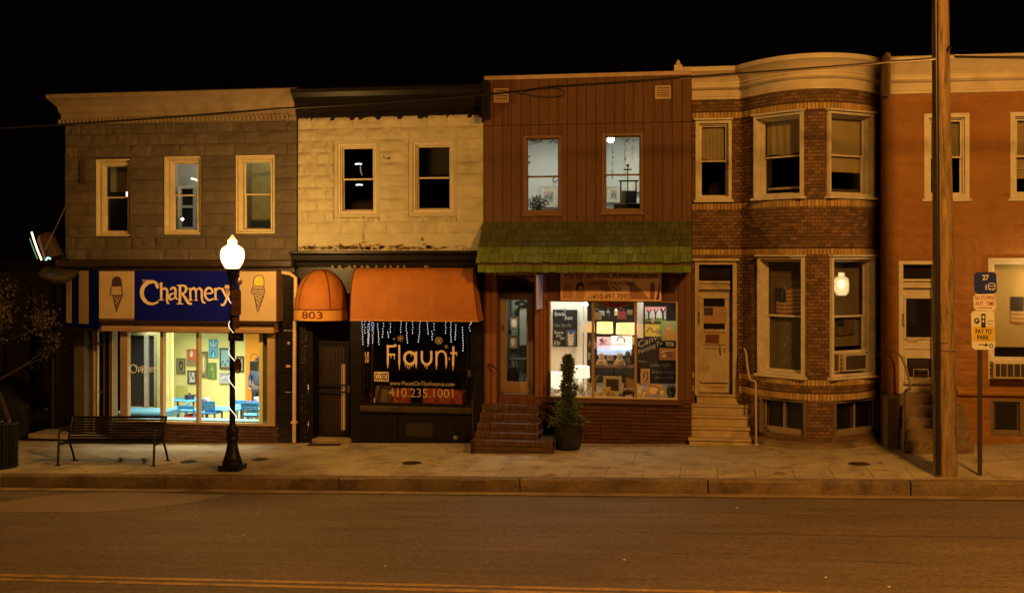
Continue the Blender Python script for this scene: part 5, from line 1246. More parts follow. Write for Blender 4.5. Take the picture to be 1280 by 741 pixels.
# icicle lights
random.seed(77); m_ic = glow('icicle_bulb', (.85,.9,1), 1.0)
bulb = MB().lathe([(.002,-.012),(.0085,-.007),(.0085,.005),(.002,.010)], (0,0,0), 5).mesh('bulb', m_ic)
ORD = 'first second third fourth fifth sixth seventh eighth ninth tenth eleventh twelfth thirteenth fourteenth fifteenth sixteenth seventeenth eighteenth nineteenth twentieth twenty-first twenty-second twenty-third'.split()
strands = [(452.5,402,430),(456,402,416),(460,405,428),(462,402,432),(465,403,412),(467,404,428),(472,405,430),(479.5,404,421),(488,401,415),(485,415,421),(501,402,415),(508,404,428),(516,402,416),(525,402,427),(534,402,417),(543,401,412),(540,414,424),(557,403,416),(563.5,403,427),(569.5,406,424),(578,409,438),(589,401,404),(587,406,413)]
for k, (px, ya, yb_) in enumerate(strands):
    yy = -.12; root = thing('icicle_lights', f'strand of white icicle lights under the orange awning, {ORD[k]} in order from the left', 'string lights', tuple(W(px, ya, yy)), 'icicle light strands under the awning')
    mb = MB(); pts = []
    n = max(2, int((yb_-ya)/3.0)); dxp = random.uniform(-2, 2) if yb_-ya > 14 else 0
    for j in range(n+1):
        t = j/n; p = W(px+dxp*t+random.uniform(-.5,.5), ya+(yb_-ya)*t, yy); pts.append(p); inst('bulb', bulb, root, p)
    mb.tube(pts, .003, 4).build('cord', m_cable, root)
# door recess with barred gate
rx0, rx1 = dr2[0], dr2[1]
MB().box(rx0-.06, rx0-.001, .25, .8, SLOPE(rx0)-.2, Z(396,.3,414)).box(rx1+.001, rx1+.05, .25, .8, SLOPE(rx0)-.2, Z(396,.3,414)).box(rx0, rx1, .24, .8, Z(400,.3,414), Z(396,.3,414)).build('recess_wall', m_black, B2)
zd0 = Z(545, .35, 415); zd1 = Z(428, .35, 415); xd0, xd1 = X(399, .35), X(436.5, .35)
MB().box(rx0, rx1, .36, .42, zd0, Z(400,.3,414)).build('door_wall', m_black, B2)
step = MB().box(rx0+.02, rx1+.04, -.14, .36, SLOPE(rx0)-.1, zd0, .015).build('door_step', mat('worn_step_stone', (.30,.22,.13), .85, 0, .2, 5, stain=.5, ss=4, scol=(.08,.05,.03)), B2)
mb = MB(); frame4(mb, xd0, xd1, zd0, zd1, .07, .30, .355); door2 = mb.build('door', m_darkwood, B2)
MB().box(xd0+.07, xd1-.07, .335, .35, zd0+.07, zd1-.07).build('panel', mat('door_brown', (.035,.018,.01), .5), door2)
r = rect(425, 433, 455, 537, .33); MB().box(r[0]+.03, r[1]-.02, .328, .334, r[2], r[3]).build('lit_pane', glow('dim_amber_pane', (.42,.19,.05), .35), door2)
gate = MB(); zt = Z(427, .25, 415)
frame4(gate, xd0-.05, xd1+.03, zd0+.02, zt, .035, .235, .265)
for k in range(9): gate.box(xd0+.03+k*(xd1-xd0-.08)/8-.007, xd0+.03+k*(xd1-xd0-.08)/8+.007, .243, .257, zd0+.05, zt-.03)
gate.box(xd0-.02, xd1, .24, .26, Z(482,.25,415), Z(480,.25,415)); gate.box(xd0-.02, xd1, .24, .26, Z(490.5,.25,415), Z(488.5,.25,415)); go = gate.build('security_gate', m_cast, B2)
p = W(436, 486, .22); MB().box(p.x-.03, p.x+.03, .20, .235, p.z-.08, p.z+.06, .01).build('lock', mat('chrome', (.6,.55,.5), .2, .9), go)
for py in (483, 487.5): p = W(436, py, .19); MB().lathe([(.012,-.014),(.02,0),(.012,.014)], tuple(p), 8).build('knob', mat('chrome', (.6,.55,.5), .2, .9), go, 60)
for py in (486, 532): p = W(386, py, -.02); MB().tube([(p.x-.02, -.03, p.z-.09), (p.x, -.05, p.z), (p.x-.01, -.03, p.z+.09)], .008, 5).build('door_pull', mat('chrome', (.6,.55,.5), .2, .9), B2)
me = mat('door_mat', (.025,.012,.008), .95, bump=.8, bs=200)
q = [GP(383,557), GP(425,557), GP(428,553.3), GP(390,553)]
solo(MB().add([(p.x,p.y,SLOPE(p.x)+.012) for p in q]+[(p.x,p.y,SLOPE(p.x)-.01) for p in q], [(0,1,2,3),(7,6,5,4),(0,4,5,1),(1,5,6,2),(2,6,7,3),(3,7,4,0)]), 'doormat', me, 'dark doormat on the sidewalk in front of the barred door', 'mat')
# dark glittering pilaster strips left of the door: garland with tiny glints
random.seed(3); mb = MB()
for k in range(130):
    px = random.choice((random.uniform(376, 378.5), random.uniform(380, 384))); py = random.uniform(403, 455) if k < 90 else random.uniform(455, 550); p = W(px, py, -.03); s_ = random.uniform(.006, .016)
    mb.add([(p.x-s_, -.02, p.z), (p.x, -.035, p.z-s_), (p.x+s_, -.02, p.z+s_*.4), (p.x, -.03, p.z+s_)], [(0,1,2,3)])
o = mb.build('garland_glints', mat('tinsel', (.35,.25,.12), .25, .8)); o['kind'] = 'stuff'; o['label'] = 'dark tinsel garland beside the barred door'
# downspout
m_dsp = mat('cream_downspout', (.62,.47,.27), .5, 0, .1, 4, stain=.2, ss=3, scol=(.3,.2,.1))
ds = MB(); xa, xb = X(365.5, -.15), X(370.5, -.15)
ds.tube([(X(350,-.1), -.08, Z(340,-.1,352)), (X(363,-.1), -.12, Z(342,-.15,365)), (X(369.5,-.15), -.15, Z(347,-.15,369)), (X(369.5,-.15), -.15, Z(401,-.15,369)), (X(368.5,-.15), -.15, Z(402,-.15,369)), (X(367.6,-.15), -.15, SLOPE(X(367))+.03)], .042, 8)
dso = solo(ds, 'downspout', m_dsp, 'cream downspout between the stone shop and the dome awning', 'downspout', smooth=50)
MB().box(X(364.5,-.15), X(371,-.15), -.20, -.09, Z(529,-.15,367), Z(526,-.15,367)).build('pipe_joint', m_dsp, dso)
# ------------------------------------------------------------------ awnings (weathered orange canvas)
m_cv = mat('orange_canvas', (.40,.135,.015), .75, 0, .07, 2.5, fine=.06, fs=60, stain=.5, ss=1.8, scol=(.26,.075,.01), bump=.6, bs=5, bd=.05)
m_cvb = mat('awning_band_canvas', (.58,.27,.05), .75, 0, .06, 3, fine=.05)
m_seam = mat('awning_seam', (.10,.02,.01), .8)
yA_ = -.75
zb_a = Z(401, -.6, 401); zm = Z(387.5, -.6, 401); zt = Z(337, -.05, 405); xRw = X(434.5, -.02)
def minpx(R): return min(px_of(xRw-R+R*math.cos(.05*k), -.02-R*.95*math.sin(.05*k)) for k in range(63))
R_ = min((abs(minpx(r_/200)-367.5), r_/200) for r_ in range(60, 260))[1]; cxa = xRw-R_; Dp = R_*.95; Hh = zt-zm
aw = thing('dome_awning', 'orange canvas dome awning with the number 803 over the barred door', 'awning', (cxa, 0, zb_a))
ribs = [0, .19, .40, .61, .80, 1.0]; angs = [math.pi*a for a in (0, .22, .385, .615, .78, 1)]
def dome(a, t): # a: plan angle from right(0) to left(pi); t 0..1 rim to crown
    e = t*math.pi/2; r = math.cos(e)**.9 if t < 1 else 0
    px_ = cxa+R_*math.cos(a)*r; py_ = -.02-Dp*math.sin(a)*r; return (px_, py_, zm+Hh*math.sin(e))
def front_poly(a): return (cxa+R_*math.cos(a), -.02-Dp*min(1, math.sin(a)*1.6)**1)
vs = []; na, nt_ = 40, 16
for i in range(na+1):
    for j in range(nt_+1): vs.append(dome(math.pi*i/na, j/nt_))
MB().add(vs, [(i*(nt_+1)+j, i*(nt_+1)+j+1, (i+1)*(nt_+1)+j+1, (i+1)*(nt_+1)+j) for i in range(na) for j in range(nt_)]).build('canvas', m_cv, aw, 180)
for a in (math.pi*.30, math.pi*.70, math.pi*.02, math.pi*.98):
    MB().tube([tuple(Vector(dome(a, j/nt_))+Vector((0, -.006, .004))) for j in range(nt_+1)], .009, 5).build('seam', m_seam, aw)
vs = [];
for i in range(na+1):
    a = math.pi*i/na; p = dome(a, 0); vs += [(p[0], p[1]-.006, zb_a), (p[0], p[1]-.006, zm)]
MB().add(vs, [(2*i, 2*i+1, 2*i+3, 2*i+2) for i in range(na)]).build('valance', m_cvb, aw, 60)
MB().tube([tuple(Vector(dome(math.pi*i/na, 0))+Vector((0, -.012, 0))) for i in range(na+1)], .010, 5).build('piping', m_seam, aw)
MB().tube([tuple(Vector(dome(math.pi*i/na, 0))+Vector((0, -.008, zb_a-zm))) for i in range(na+1)], .009, 5).build('piping', m_cvb, aw)
# numbers follow the curved valance
def onv(px): return min((abs(px_of(cxa+R_*math.cos(a), -.02-Dp*math.sin(a))-px), cxa+R_*math.cos(a)) for a in [1.2+.006*k for k in range(300)])[1]
nm = text_mb('803', (onv(377.5), onv(405), zb_a+(zm-zb_a)*.16, zb_a+(zm-zb_a)*.86), 0, ext=.002, bold=.012)
def vy(x):
    c = max(-1, min(1, (x-cxa)/R_)); a = math.acos(c); return dome(a, 0)[1]-.010
nm.v = [(x, vy(x)+y*1.0, z) for x, y, z in nm.v]; nm.build('number', m_seam, aw, fixn=False)
# long convex awning
yB = -.55; xL, xR = X(437.5, yB), X(598.5, yB); xRt = X(593.5, -.03); zb = Z(401, yB, 520); zt = Z(334.5, -.05, 520)
aw2 = thing('convex_awning', 'long curved orange canvas awning over the salon window', 'awning', ((xL+xR)/2, 0, zb))
arc = [(-.03+(yB+.03)*math.sin(a)**.75, zb+.0+(zt-zb)*math.cos(a)**.95 if a < 1.57 else zb) for a in [k*1.5708/14 for k in range(15)]]
n = 30; vs = []
for i in range(n+1):
    s_ = .008*math.sin(i*2.1)
    for y, z in arc:
        q_ = (z-zb)/(zt-zb); x = xL+(xR+(xRt-xR)*q_-xL)*i/n
        vs.append((x, y+s_*math.sin(3.14*(z-zb)/(zt-zb)), z))
N = len(arc)
MB().add(vs, [(i*N+j, i*N+j+1, (i+1)*N+j+1, (i+1)*N+j) for i in range(n) for j in range(N-1)]).build('canvas', m_cv, aw2, 180)
for x, x2 in ((xL, xL), (xR, xRt)):
    ed = [(x+(x2-x)*(z-zb)/(zt-zb), y, z) for y, z in arc]; c_ = (x, -.03, zb); MB().add([c_]+ed, [(0, j+1, j+2) for j in range(N-1)]).build('end_panel', m_cv, aw2)
    MB().tube([(a_, y-.004, z+.004) for a_, y, z in ed], .009, 5).build('seam', m_seam, aw2)
MB().tube([(xL, yB-.004, zb), (xR, yB-.004, zb)], .012, 6).build('hem', m_cvb, aw2)
random.seed(19)
r = rect(405, 560, 331.5, 336, -.1)
for px in (415,424,436,443,452,459,470,481,488,497,505,531,534):
    s_ = random.uniform(.02, .045); p = W(px, 334, -.13); mb = MB(); mb.add([(p.x-s_, -.10, p.z+.01), (p.x+s_*.3, -.16, p.z-.03), (p.x+s_, -.10, p.z+.02), (p.x, -.12, p.z+.05)], [(0,1,2,3)])
    mb.build('fixing_tab', mat('pale_tab', (.26,.21,.14), .5), B2)
# ================================================================== HOUSE 3: red-brown boards, green shingled canopy, party shop
m_rb = mat('red_brown_board', (.105,.044,.016), .72, 0, .10, 2, fine=.10, fs=35, rand=.08, stain=.22, ss=2.5, scol=(.08,.02,.01), bump=.35, bs=30, stretch=(3,3,.4))
m_rbd = mat('dark_red_brown_paint', (.10,.035,.015), .6, 0, .2, 5, bump=.3)
m_trim3 = mat('pale_coping', (.42,.30,.20), .7, 0, .15, 3)
m_wood3 = mat('brown_window_wood', (.17,.09,.04), .5, 0, .15, 8)
B3 = thing('red_board_house', 'two storey house clad in dark red-brown boards over the party shop', 'building', (X(735), .5, SLOPE(-2.5)))
x0, x1 = X(605.3), X(864.5); zt, zm_, zs = Z(97.5,0,735), Z(155,0,735), Z(279,0,735)
wins = [(654.5,702,169.5,267), (752.5,804,166.5,265.5)]
hol = [rect(*w_) for w_ in wins]
holes_wall(MB(), x0+.001, x1, zs-.1, zt+.0, hol, .0, .25).build('backing_wall', m_rb, B3)
def boards(xa, xb, za, zb, hs, y, parent, nb_, name='board', m=m_rb):
    random.seed(41)
    for k in range(nb_):
        a = xa+(xb-xa)*k/nb_; b = xa+(xb-xa)*(k+1)/nb_
        segs = [(a, b, za, zb)]
        for h in hs:
            new = []
            for s_ in segs:
                if h[1] <= s_[0] or h[0] >= s_[1] or h[3] <= s_[2] or h[2] >= s_[3]: new.append(s_); continue
                if h[0]-s_[0] > .02: new.append((s_[0], h[0], s_[2], s_[3]))
                if s_[1]-h[1] > .02: new.append((h[1], s_[1], s_[2], s_[3]))
                m0, m1 = max(s_[0], h[0]), min(s_[1], h[1])
                if s_[3]-h[3] > .02: new.append((m0, m1, h[3], s_[3]))
                if h[2]-s_[2] > .02: new.append((m0, m1, s_[2], h[2]))
            segs = new
        pr = random.uniform(0, .004)
        for s_ in segs: MB().box(s_[0]+.0035, s_[1]-.0035, y-.022-pr, y-.001, s_[2]+.003, s_[3]-.003, .005).build(name, m, parent)
vents = [(617.5,636,111,129), (819,838.5,107.5,124.5)]
vh = [rect(*v) for v in vents]
boards(x0, x1, zm_, zt, hol+vh, 0, B3, 22); boards(x0, x1, zs, zm_-.004, hol, 0, B3, 22)
MB().box(x0-.0, x1, -.035, .3, zt+.001, zt+.09, .01).build('coping', m_trim3, B3)
for k, (v, r) in enumerate(zip(vents, vh)):
    mb = MB(); frame4(mb, r[0], r[1], r[2], r[3], .035, -.05, -.0); f_ = mb.build('wall_vent', m_trim3, B3)
    MB().box(r[0]+.03, r[1]-.03, -.003, .0, r[2]+.03, r[3]-.03).build('vent_back', m_dark, f_)
    for j in range(4):
        z = r[2]+.045+j*(r[3]-r[2]-.08)/4; MB().add([(r[0]+.035,-.045,z),(r[1]-.035,-.045,z),(r[1]-.035,-.01,z+.04),(r[0]+.035,-.01,z+.04),(r[0]+.035,-.04,z-.008),(r[1]-.035,-.04,z-.008),(r[1]-.035,-.005,z+.032),(r[0]+.035,-.005,z+.032)],
            [(0,1,2,3),(7,6,5,4),(0,4,5,1),(1,5,6,2),(2,6,7,3),(3,7,4,0)]).build('louvre', m_trim3, f_)
for w_ in wins: (wo, q), r = pane_win(B3, w_, 0, mc=m_wood3, rec=.055, cas=.055, proud=.022, rail=.475, sillw=.05, sash=.03, inner=False, mg=m_shopglass)
# white lit upstairs room
m_wr = mat('white_room_paint', (.66,.68,.64), .9, 0, .03, 2); m_pb = mat('pale_wall_panel', (.60,.58,.48), .9)
zf3, zc3 = zs+.15, Z(166,0,735)+.25
room(B3, x0+.15, x1-.15, .26, 3.2, zf3, zc3, m_wr, m_wr)
MB().box(X(734,1.5), X(740,1.5), .26, 3.2, zf3, zc3).build('room_partition', m_wr, B3)
arealight('room_light', (X(682,1.7), 1.5, zc3-.03), (1,.98,.86), 36, .7, .7, parent=B3)
arealight('room_light', (X(785,1.7), 1.5, zc3-.03), (1,.98,.86), 36, .7, .7, parent=B3)
p = W(763.5, 174.5, .5); MBk = MB().lathe([(.005,-.07),(.05,-.05),(.075,0),(.05,.05),(.005,.07)], tuple(p), 16)
solo(MBk, 'round_lamp', glow('blown_out_bulb', (1,.97,.9), 45), 'dazzling round lamp at the top left of the right upstairs window', 'lamp', smooth=180)
picture(674.5, 697.5, 232.5, 259, 3.1, mat('grey_white_frame', (.5,.48,.42), .5), C('warm_paper', (.62,.52,.4)), [('f', [(.25,.22),(.75,.22),(.75,.75),(.25,.75)], C('grey_wash', (.35,.33,.3))), ('s', [(.3,.3),(.45,.6),(.6,.35),(.7,.7)], C('ink', (.06,.05,.05)), .018), ('f', ell(.35,.62,.07,.08), C('pink_dab', (.6,.3,.3)))], 'double framed flower drawing behind the plant in the left upstairs window', fw=.04)
picture(758, 776, 233, 253, 3.1, mat('grey_white_frame', (.5,.48,.42), .5), C('warm_paper', (.62,.52,.4)), [('f', [(.3,.2),(.72,.2),(.72,.75),(.3,.75)], C('grey_wash', (.35,.33,.3))), ('s', [(.35,.3),(.5,.55),(.65,.35)], C('ink', (.06,.05,.05)), .018)], 'pale framed drawing on the wall in the right upstairs window', fw=.03)
solo(MB().tube([W(694+3*math.cos(a*.7), 224.5+3*math.sin(a*.7), 3.05) for a in range(8)], .014, 6), 'wall_hook', C('dark_hook', (.12,.1,.08)), 'small curled wall hook in the left upstairs window', 'hook')
def leafy(name, c, n, rx, ry, rz, s_, m, lab, cat, seed, stem=True, droop=0):
    random.seed(seed); root = thing(name, lab, cat, tuple(c)); mb = MB(); st = MB()
    for k in range(n):
        while True:
            q = Vector((random.uniform(-1,1), random.uniform(-1,1), random.uniform(-1,1)))
            if q.length < 1: break
        p = c+Vector((q.x*rx, q.y*ry, q.z*rz)); a = Vector((random.uniform(-1,1), random.uniform(-1,1), random.uniform(-1,.6))).normalized()*s_; b = a.orthogonal().normalized()*s_*.45
        mb.add([p-a, p-b, p+a, p+b], [(0,1,2,3)])
        if k % 6 == 0: st.bar(c+Vector((0,0,-rz)), p, .006)
    mb.build('foliage', m, root); st.build('stem', C('green_stem', (.06,.08,.03)), root); return root
m_lf = mat('houseplant_leaf', (.035,.075,.018), .5, isl=.5)
leafy('houseplant', W(672, 254, .9), 260, .24, .15, .17, .035, m_lf, 'bushy green houseplant on the sill of the left upstairs window', 'plant', 5)
m_ivy = mat('dark_ivy_leaf', (.012,.015,.01), .6, isl=.5)
random.seed(51); mb = MB()
for px in list(range(663, 678))+list(range(686, 699)):
    for k in range(2):
        p = W(px+random.uniform(-1,1), 175.5+random.choice((0,1,2,4,6))*random.uniform(.2,.9), .22); s_ = random.uniform(.012,.03); a = Vector((random.uniform(-1,1), random.uniform(-.5,.5), random.uniform(-1,1))).normalized()*s_; b = a.orthogonal().normalized()*s_*.6
        mb.add([p-a, p-b, p+a, p+b], [(0,1,2,3)])
for py in (196, 203, 204): p = W(661.5, py, .2); mb.add([p+Vector((-.02,0,0)), p+Vector((0,0,-.03)), p+Vector((.02,0,0)), p+Vector((0,0,.03))], [(0,1,2,3)])
tag(mb.build('leaf_garland', m_ivy), 'dark leafy garland along the top of the left upstairs window', 'garland')
# crystal strands in the right window
m_cry = mat('crystal_bead', (.35,.35,.33), .1, .3, isl=.6); random.seed(52)
for px, y0_, y1_, lab in ((765.5,186,224,'left'), (781,180,218,'middle'), (790.5,180,198,'right')):
    root = thing('crystal_strand', lab+' crystal bead strand in the upstairs window beside the round lamp', 'hanging decoration', tuple(W(px, y0_, .25))); mb = MB()
    for k in range(int((y1_-y0_)*1.5)):
        p = W(px+random.uniform(-1.6,1.6), y0_+(y1_-y0_)*random.random(), .25); s_ = random.uniform(.008,.018); a = Vector((random.uniform(-1,1), random.uniform(-1,1), random.uniform(-1,1))).normalized()*s_; b = a.orthogonal().normalized()*s_*.7
        mb.add([p-a, p-b, p+a, p+b], [(0,1,2,3)])
    mb.build('beads', m_cry if px > 770 else m_ivy, root); MB().bar(W(px, y0_-6, .25), W(px, y1_, .25), .003).build('thread', m_cable, root)
mb = MB()
for k in range(34):
    p = W(random.uniform(771, 798), 174+abs(random.gauss(0,2.5)), .24); s_ = random.uniform(.01,.025); a = Vector((random.uniform(-1,1), random.uniform(-1,1), random.uniform(-1,1))).normalized()*s_; b = a.orthogonal().normalized()*s_*.7; mb.add([p-a, p-b, p+a, p+b], [(0,1,2,3)])
tag(mb.build('leaf_garland', m_ivy), 'dark leafy garland along the top of the right upstairs window', 'garland')
# printing press / easel silhouette
ys_ = .8; pr = thing('screw_press', 'black iron screw press standing in the right upstairs window', 'press', tuple(W(785, 258, ys_)))
MB().box(X(768,ys_), X(800,ys_), ys_-.12, ys_+.12, Z(261,ys_,785), Z(254.5,ys_,785), .01).build('base', m_cast, pr)
for a in (776, 795): MB().box(X(a-.8,ys_), X(a+.8,ys_), ys_-.02, ys_+.02, Z(256,ys_,785), Z(226.5,ys_,785)).build('post', m_cast, pr)
MB().box(X(773.5,ys_), X(797.5,ys_), ys_-.025, ys_+.025, Z(227.2,ys_,785), Z(225.4,ys_,785)).build('cross_beam', m_cast, pr)
MB().tube([W(784.7, 254, ys_-.04), W(784.7, 206, ys_-.04)], .012, 8).build('screw', m_cast, pr); MB().tube([W(779.5, 212, ys_-.04), W(790, 212, ys_-.04)], .014, 6).build('handle', m_cast, pr)
MB().lathe([(.0,-.03),(.035,-.01),(.035,.01),(.0,.04)], tuple(W(784.7, 207, ys_-.04)), 10).build('finial', m_cast, pr, 50)
MB().box(X(777,ys_), X(794,ys_), ys_, ys_+.03, Z(254.5,ys_,785), Z(238.5,ys_,785)).build('grey_plate', mat('grey_plate', (.09,.09,.085), .7), pr)
solo(MB().box(X(773.5,.9), X(795,.9), .9, 1.3, Z(263,.9,785)-.3, Z(258.2,.9,785)), 'side_table', m_darkwood, 'dark table top holding the screw press upstairs', 'table')
MB().box(X(782,3.1), X(803,3.1), 3.05, 3.18, Z(240,3.1,790), Z(189,3.1,790)).build('alcove_panel', m_pb, B3)
# side walls, roof
MB().box(x0, x0+.1, .25, 9, -.6, zt-.1).box(x1-.1, x1, .25, 9, -.6, zt-.1).box(x0, x1, 9, 9.2, -.6, zt-.1).build('side_wall', m_mort, B3); MB().box(x0+.1, x1-.1, .3, 9, zt-.3, zt-.2).build('roof', m_dark, B3)
# ------------------------------------------------------------------ green shingled canopy
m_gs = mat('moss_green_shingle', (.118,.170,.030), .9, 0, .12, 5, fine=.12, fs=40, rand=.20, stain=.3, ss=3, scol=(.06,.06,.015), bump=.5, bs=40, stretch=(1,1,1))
m_gs2 = mat('dark_green_shingle', (.062,.070,.016), .9, 0, .14, 5, fine=.12, fs=40, rand=.22, stain=.3, ss=3, scol=(.03,.028,.01), bump=.5, bs=40)  # upper four rows, darker than the lower ones
can = thing('shingled_canopy', 'green wood-shingled canopy sloping out over the party shop', 'canopy', ((x0+x1)/2, 0, Z(330,-.6,735)))
yo = -.92; zl = Z(328.5, yo, 735); zu = Z(278, -.03, 735)
cl0, cl1 = X(594.5, yo), X(864.5, yo); cu0, cu1 = X(603.5, -.03), X(865, -.03)
rows = [Z(p, -.03+(yo+.03)*t, 735) for p, t in ((287.5,.14),(294.8,.28),(301.8,.43),(309,.59),(318,.78),(328.7,1.0))]
zprev = zu; random.seed(61)
slope_v = Vector((0, yo+.03, zl-zu)); Ls = slope_v.length; sa = math.atan2(zl-zu, yo+.03)   # angle in yz
nsh = 0
def shingle_mesh():
    w_ = 1; mb = MB(); return mb
for k, z in enumerate(rows):
    t0 = 0 if k == 0 else (rows[k-1]-zu)/(zl-zu); t1 = (z-zu)/(zl-zu)
    xa = cu0+(cl0-cu0)*t1; xb = cu1+(cl1-cu1)*t1; x = xa
    while x < xb-.02:
        wd = random.choice((.10,.12,.14,.16,.17,.19,.21)); wd = min(wd, xb-x);
        if xb-x-wd < .05: wd = xb-x
        sk = random.uniform(-.012,.012); drop = random.uniform(-.012,.014); th = random.uniform(.018,.030)
        # piece lies on the slope, thicker at its butt
        ta, tb = t0-.03, t1
        def P(xx, t, up): y = -.03+(yo+.03)*t; zz_ = zu+(zl-zu)*t; nrm = Vector((0, zl-zu, -(yo+.03))).normalized(); nrm = -nrm if nrm.z < 0 else nrm; return (xx, y+nrm.y*up, zz_+nrm.z*up-0)
        dt = drop/Ls
        vs = [P(x+.004, ta, .004), P(x+wd-.004, ta, .004), P(x+wd-.004+sk*.3, tb+dt, .006), P(x+.004+sk*.3, tb+dt, .006), P(x+.004, ta, .010), P(x+wd-.004, ta, .010), P(x+wd-.004+sk*.3, tb+dt, .006+th), P(x+.004+sk*.3, tb+dt, .006+th)]
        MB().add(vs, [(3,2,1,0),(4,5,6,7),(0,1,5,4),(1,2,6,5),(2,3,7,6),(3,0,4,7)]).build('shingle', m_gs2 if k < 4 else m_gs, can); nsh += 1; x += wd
# drip row hanging upright below the eave
x = cl0+.03; zt_c, zb_c = Z(330.5, yo, 735), Z(340.5, yo, 735)
while x < cl1-.02:
    wd = min(random.choice((.12,.15,.18,.21)), cl1-x)
    if cl1-x-wd < .05: wd = cl1-x
    d_ = random.uniform(-.01,.012); MB().box(x+.004, x+wd-.004, yo+.05-random.uniform(.0,.01), yo+.075, zb_c+d_, zt_c+.06).build('shingle', m_gs, can); x += wd
MB().prismx([(-.03, zu-.01), (yo+.03, zl-.02), (yo+.09, zb_c+.05), (-.03, zb_c+.05)], cl0+.03, cl0+.06).prismx([(-.03, zu-.01), (yo+.03, zl-.02), (yo+.09, zb_c+.05), (-.03, zb_c+.05)], cl1-.04, cl1-.01).build('cheek', mat('dark_green_board', (.045,.045,.012), .9), can)
MB().add([(cl0+.061,-.03,zu-.012),(cl1-.041,-.03,zu-.012),(cl1-.041,yo+.04,zl-.012),(cl0+.061,yo+.04,zl-.012),(cl0+.061,-.03,zu-.05),(cl1-.041,-.03,zu-.05),(cl1-.041,yo+.04,zl-.05),(cl0+.061,yo+.04,zl-.05)], [(0,1,2,3),(7,6,5,4),(0,4,5,1),(1,5,6,2),(2,6,7,3),(3,7,4,0)]).build('deck', m_rbd, can)
# ------------------------------------------------------------------ shop front below
zg = SLOPE(X(735))-.3; ztf = zs-.1
dh = (X(622,0), X(668,0), Z(506,0,645), Z(344,0,645)); wh = rect(686.5,847,375.5,498,0)
holes_wall(MB(), x0, x1, zg, ztf, [dh, wh], .0, .22).build('shopfront_wall', m_rbd, B3)
zbt = Z(498.5, 0, 770)
boards(X(600.5)+.12, X(621), Z(506,0,645), Z(338,0,645)+.1, [], 0, B3, 2, m=mat('orange_brown_board', (.20,.072,.022), .6, 0, .12, 3, rand=.1, bump=.3))
boards(X(668.8), X(685.5), zbt, Z(338,0,645)+.1, [], 0, B3, 3, m=MATS['orange_brown_board'])
boards(X(848.2), x1, zbt, Z(338,0,645)+.1, [], 0, B3, 2); boards(X(685.7), X(848), Z(374.8,0,770), Z(338,0,770)+.1, [], 0, B3, 9)
# brick base in stack bond
m_lb = mat('long_dark_red_brick', (.075,.024,.011), .6, 0, .2, 6, rand=.28, bump=.3, bs=30)
xb0, xb1 = X(676), x1-.01; nc = 10; bw = (xb1-xb0)/nc; zlo = SLOPE(xb0)-.02; nr = 13; bh = (zbt-zlo)/nr
br = MB().box(0, bw-.014, -.022, 0, 0, bh-.012, .003).mesh('brick', m_lb)
gr_ = rect(752.5,778,530.5,543.5,0)
for j in range(nr):
    for i in range(nc): inst('brick', br, B3, (xb0+i*bw+.007, -.001, zlo+j*bh+.006))
mb = MB(); frame4(mb, gr_[0], gr_[1], gr_[2], gr_[3], .025, -.04, -.024); f_ = mb.build('air_grille', m_rbd, B3)
for k in range(5): z = gr_[2]+.035+k*(gr_[3]-gr_[2]-.06)/5; MB().box(gr_[0]+.025, gr_[1]-.025, -.036, -.025, z, z+.018).build('louvre', m_rbd, f_)
# door
yd = .30; xd0, xd1 = X(625.5, yd), X(666.5, yd); zd0, zd1 = Z(490, yd, 645), Z(367, yd, 645)
MB().box(dh[0]-.05, dh[0]-.001, .22, yd+.06, dh[2], dh[3]).box(dh[1]+.001, dh[1]+.05, .22, yd+.06, dh[2], dh[3]).build('door_reveal', m_rbd, B3)
m_d3 = mat('grey_brown_door', (.30,.21,.13), .5, 0, .1, 5)
mb = MB(); frame4(mb, xd0, xd1, zd0, zd1, .13, yd, yd+.045, .22); d3 = mb.build('door', m_d3, B3)
MB().box(xd0+.13, xd1-.13, yd+.018, yd+.024, zd0+.22, zd1-.13).build('pane', m_glass, d3)
p = W(629.5, 409.5, yd); MB().box(p.x-.02, p.x+.02, yd-.03, yd, p.z-.06, p.z+.06, .005).build('lock_plate', mat('chrome', (.6,.55,.5), .2, .9), d3)
MB().box(dh[0], dh[1], yd-.02, yd+.06, Z(366,yd,645), Z(364,yd,645)).build('transom_bar', m_rbd, B3)
mb = MB().box(dh[0]+.08, dh[1]-.08, yd+.0, yd+.03, zd1+.08, dh[3]-.15); mb.build('transom_pane', mat('dark_transom', (.02,.015,.01), .1), B3)
MB().box(dh[0]+.001, dh[1]-.001, .02, yd+.05, dh[2], zd0, .01).build('door_sill', m_rbd, B3)
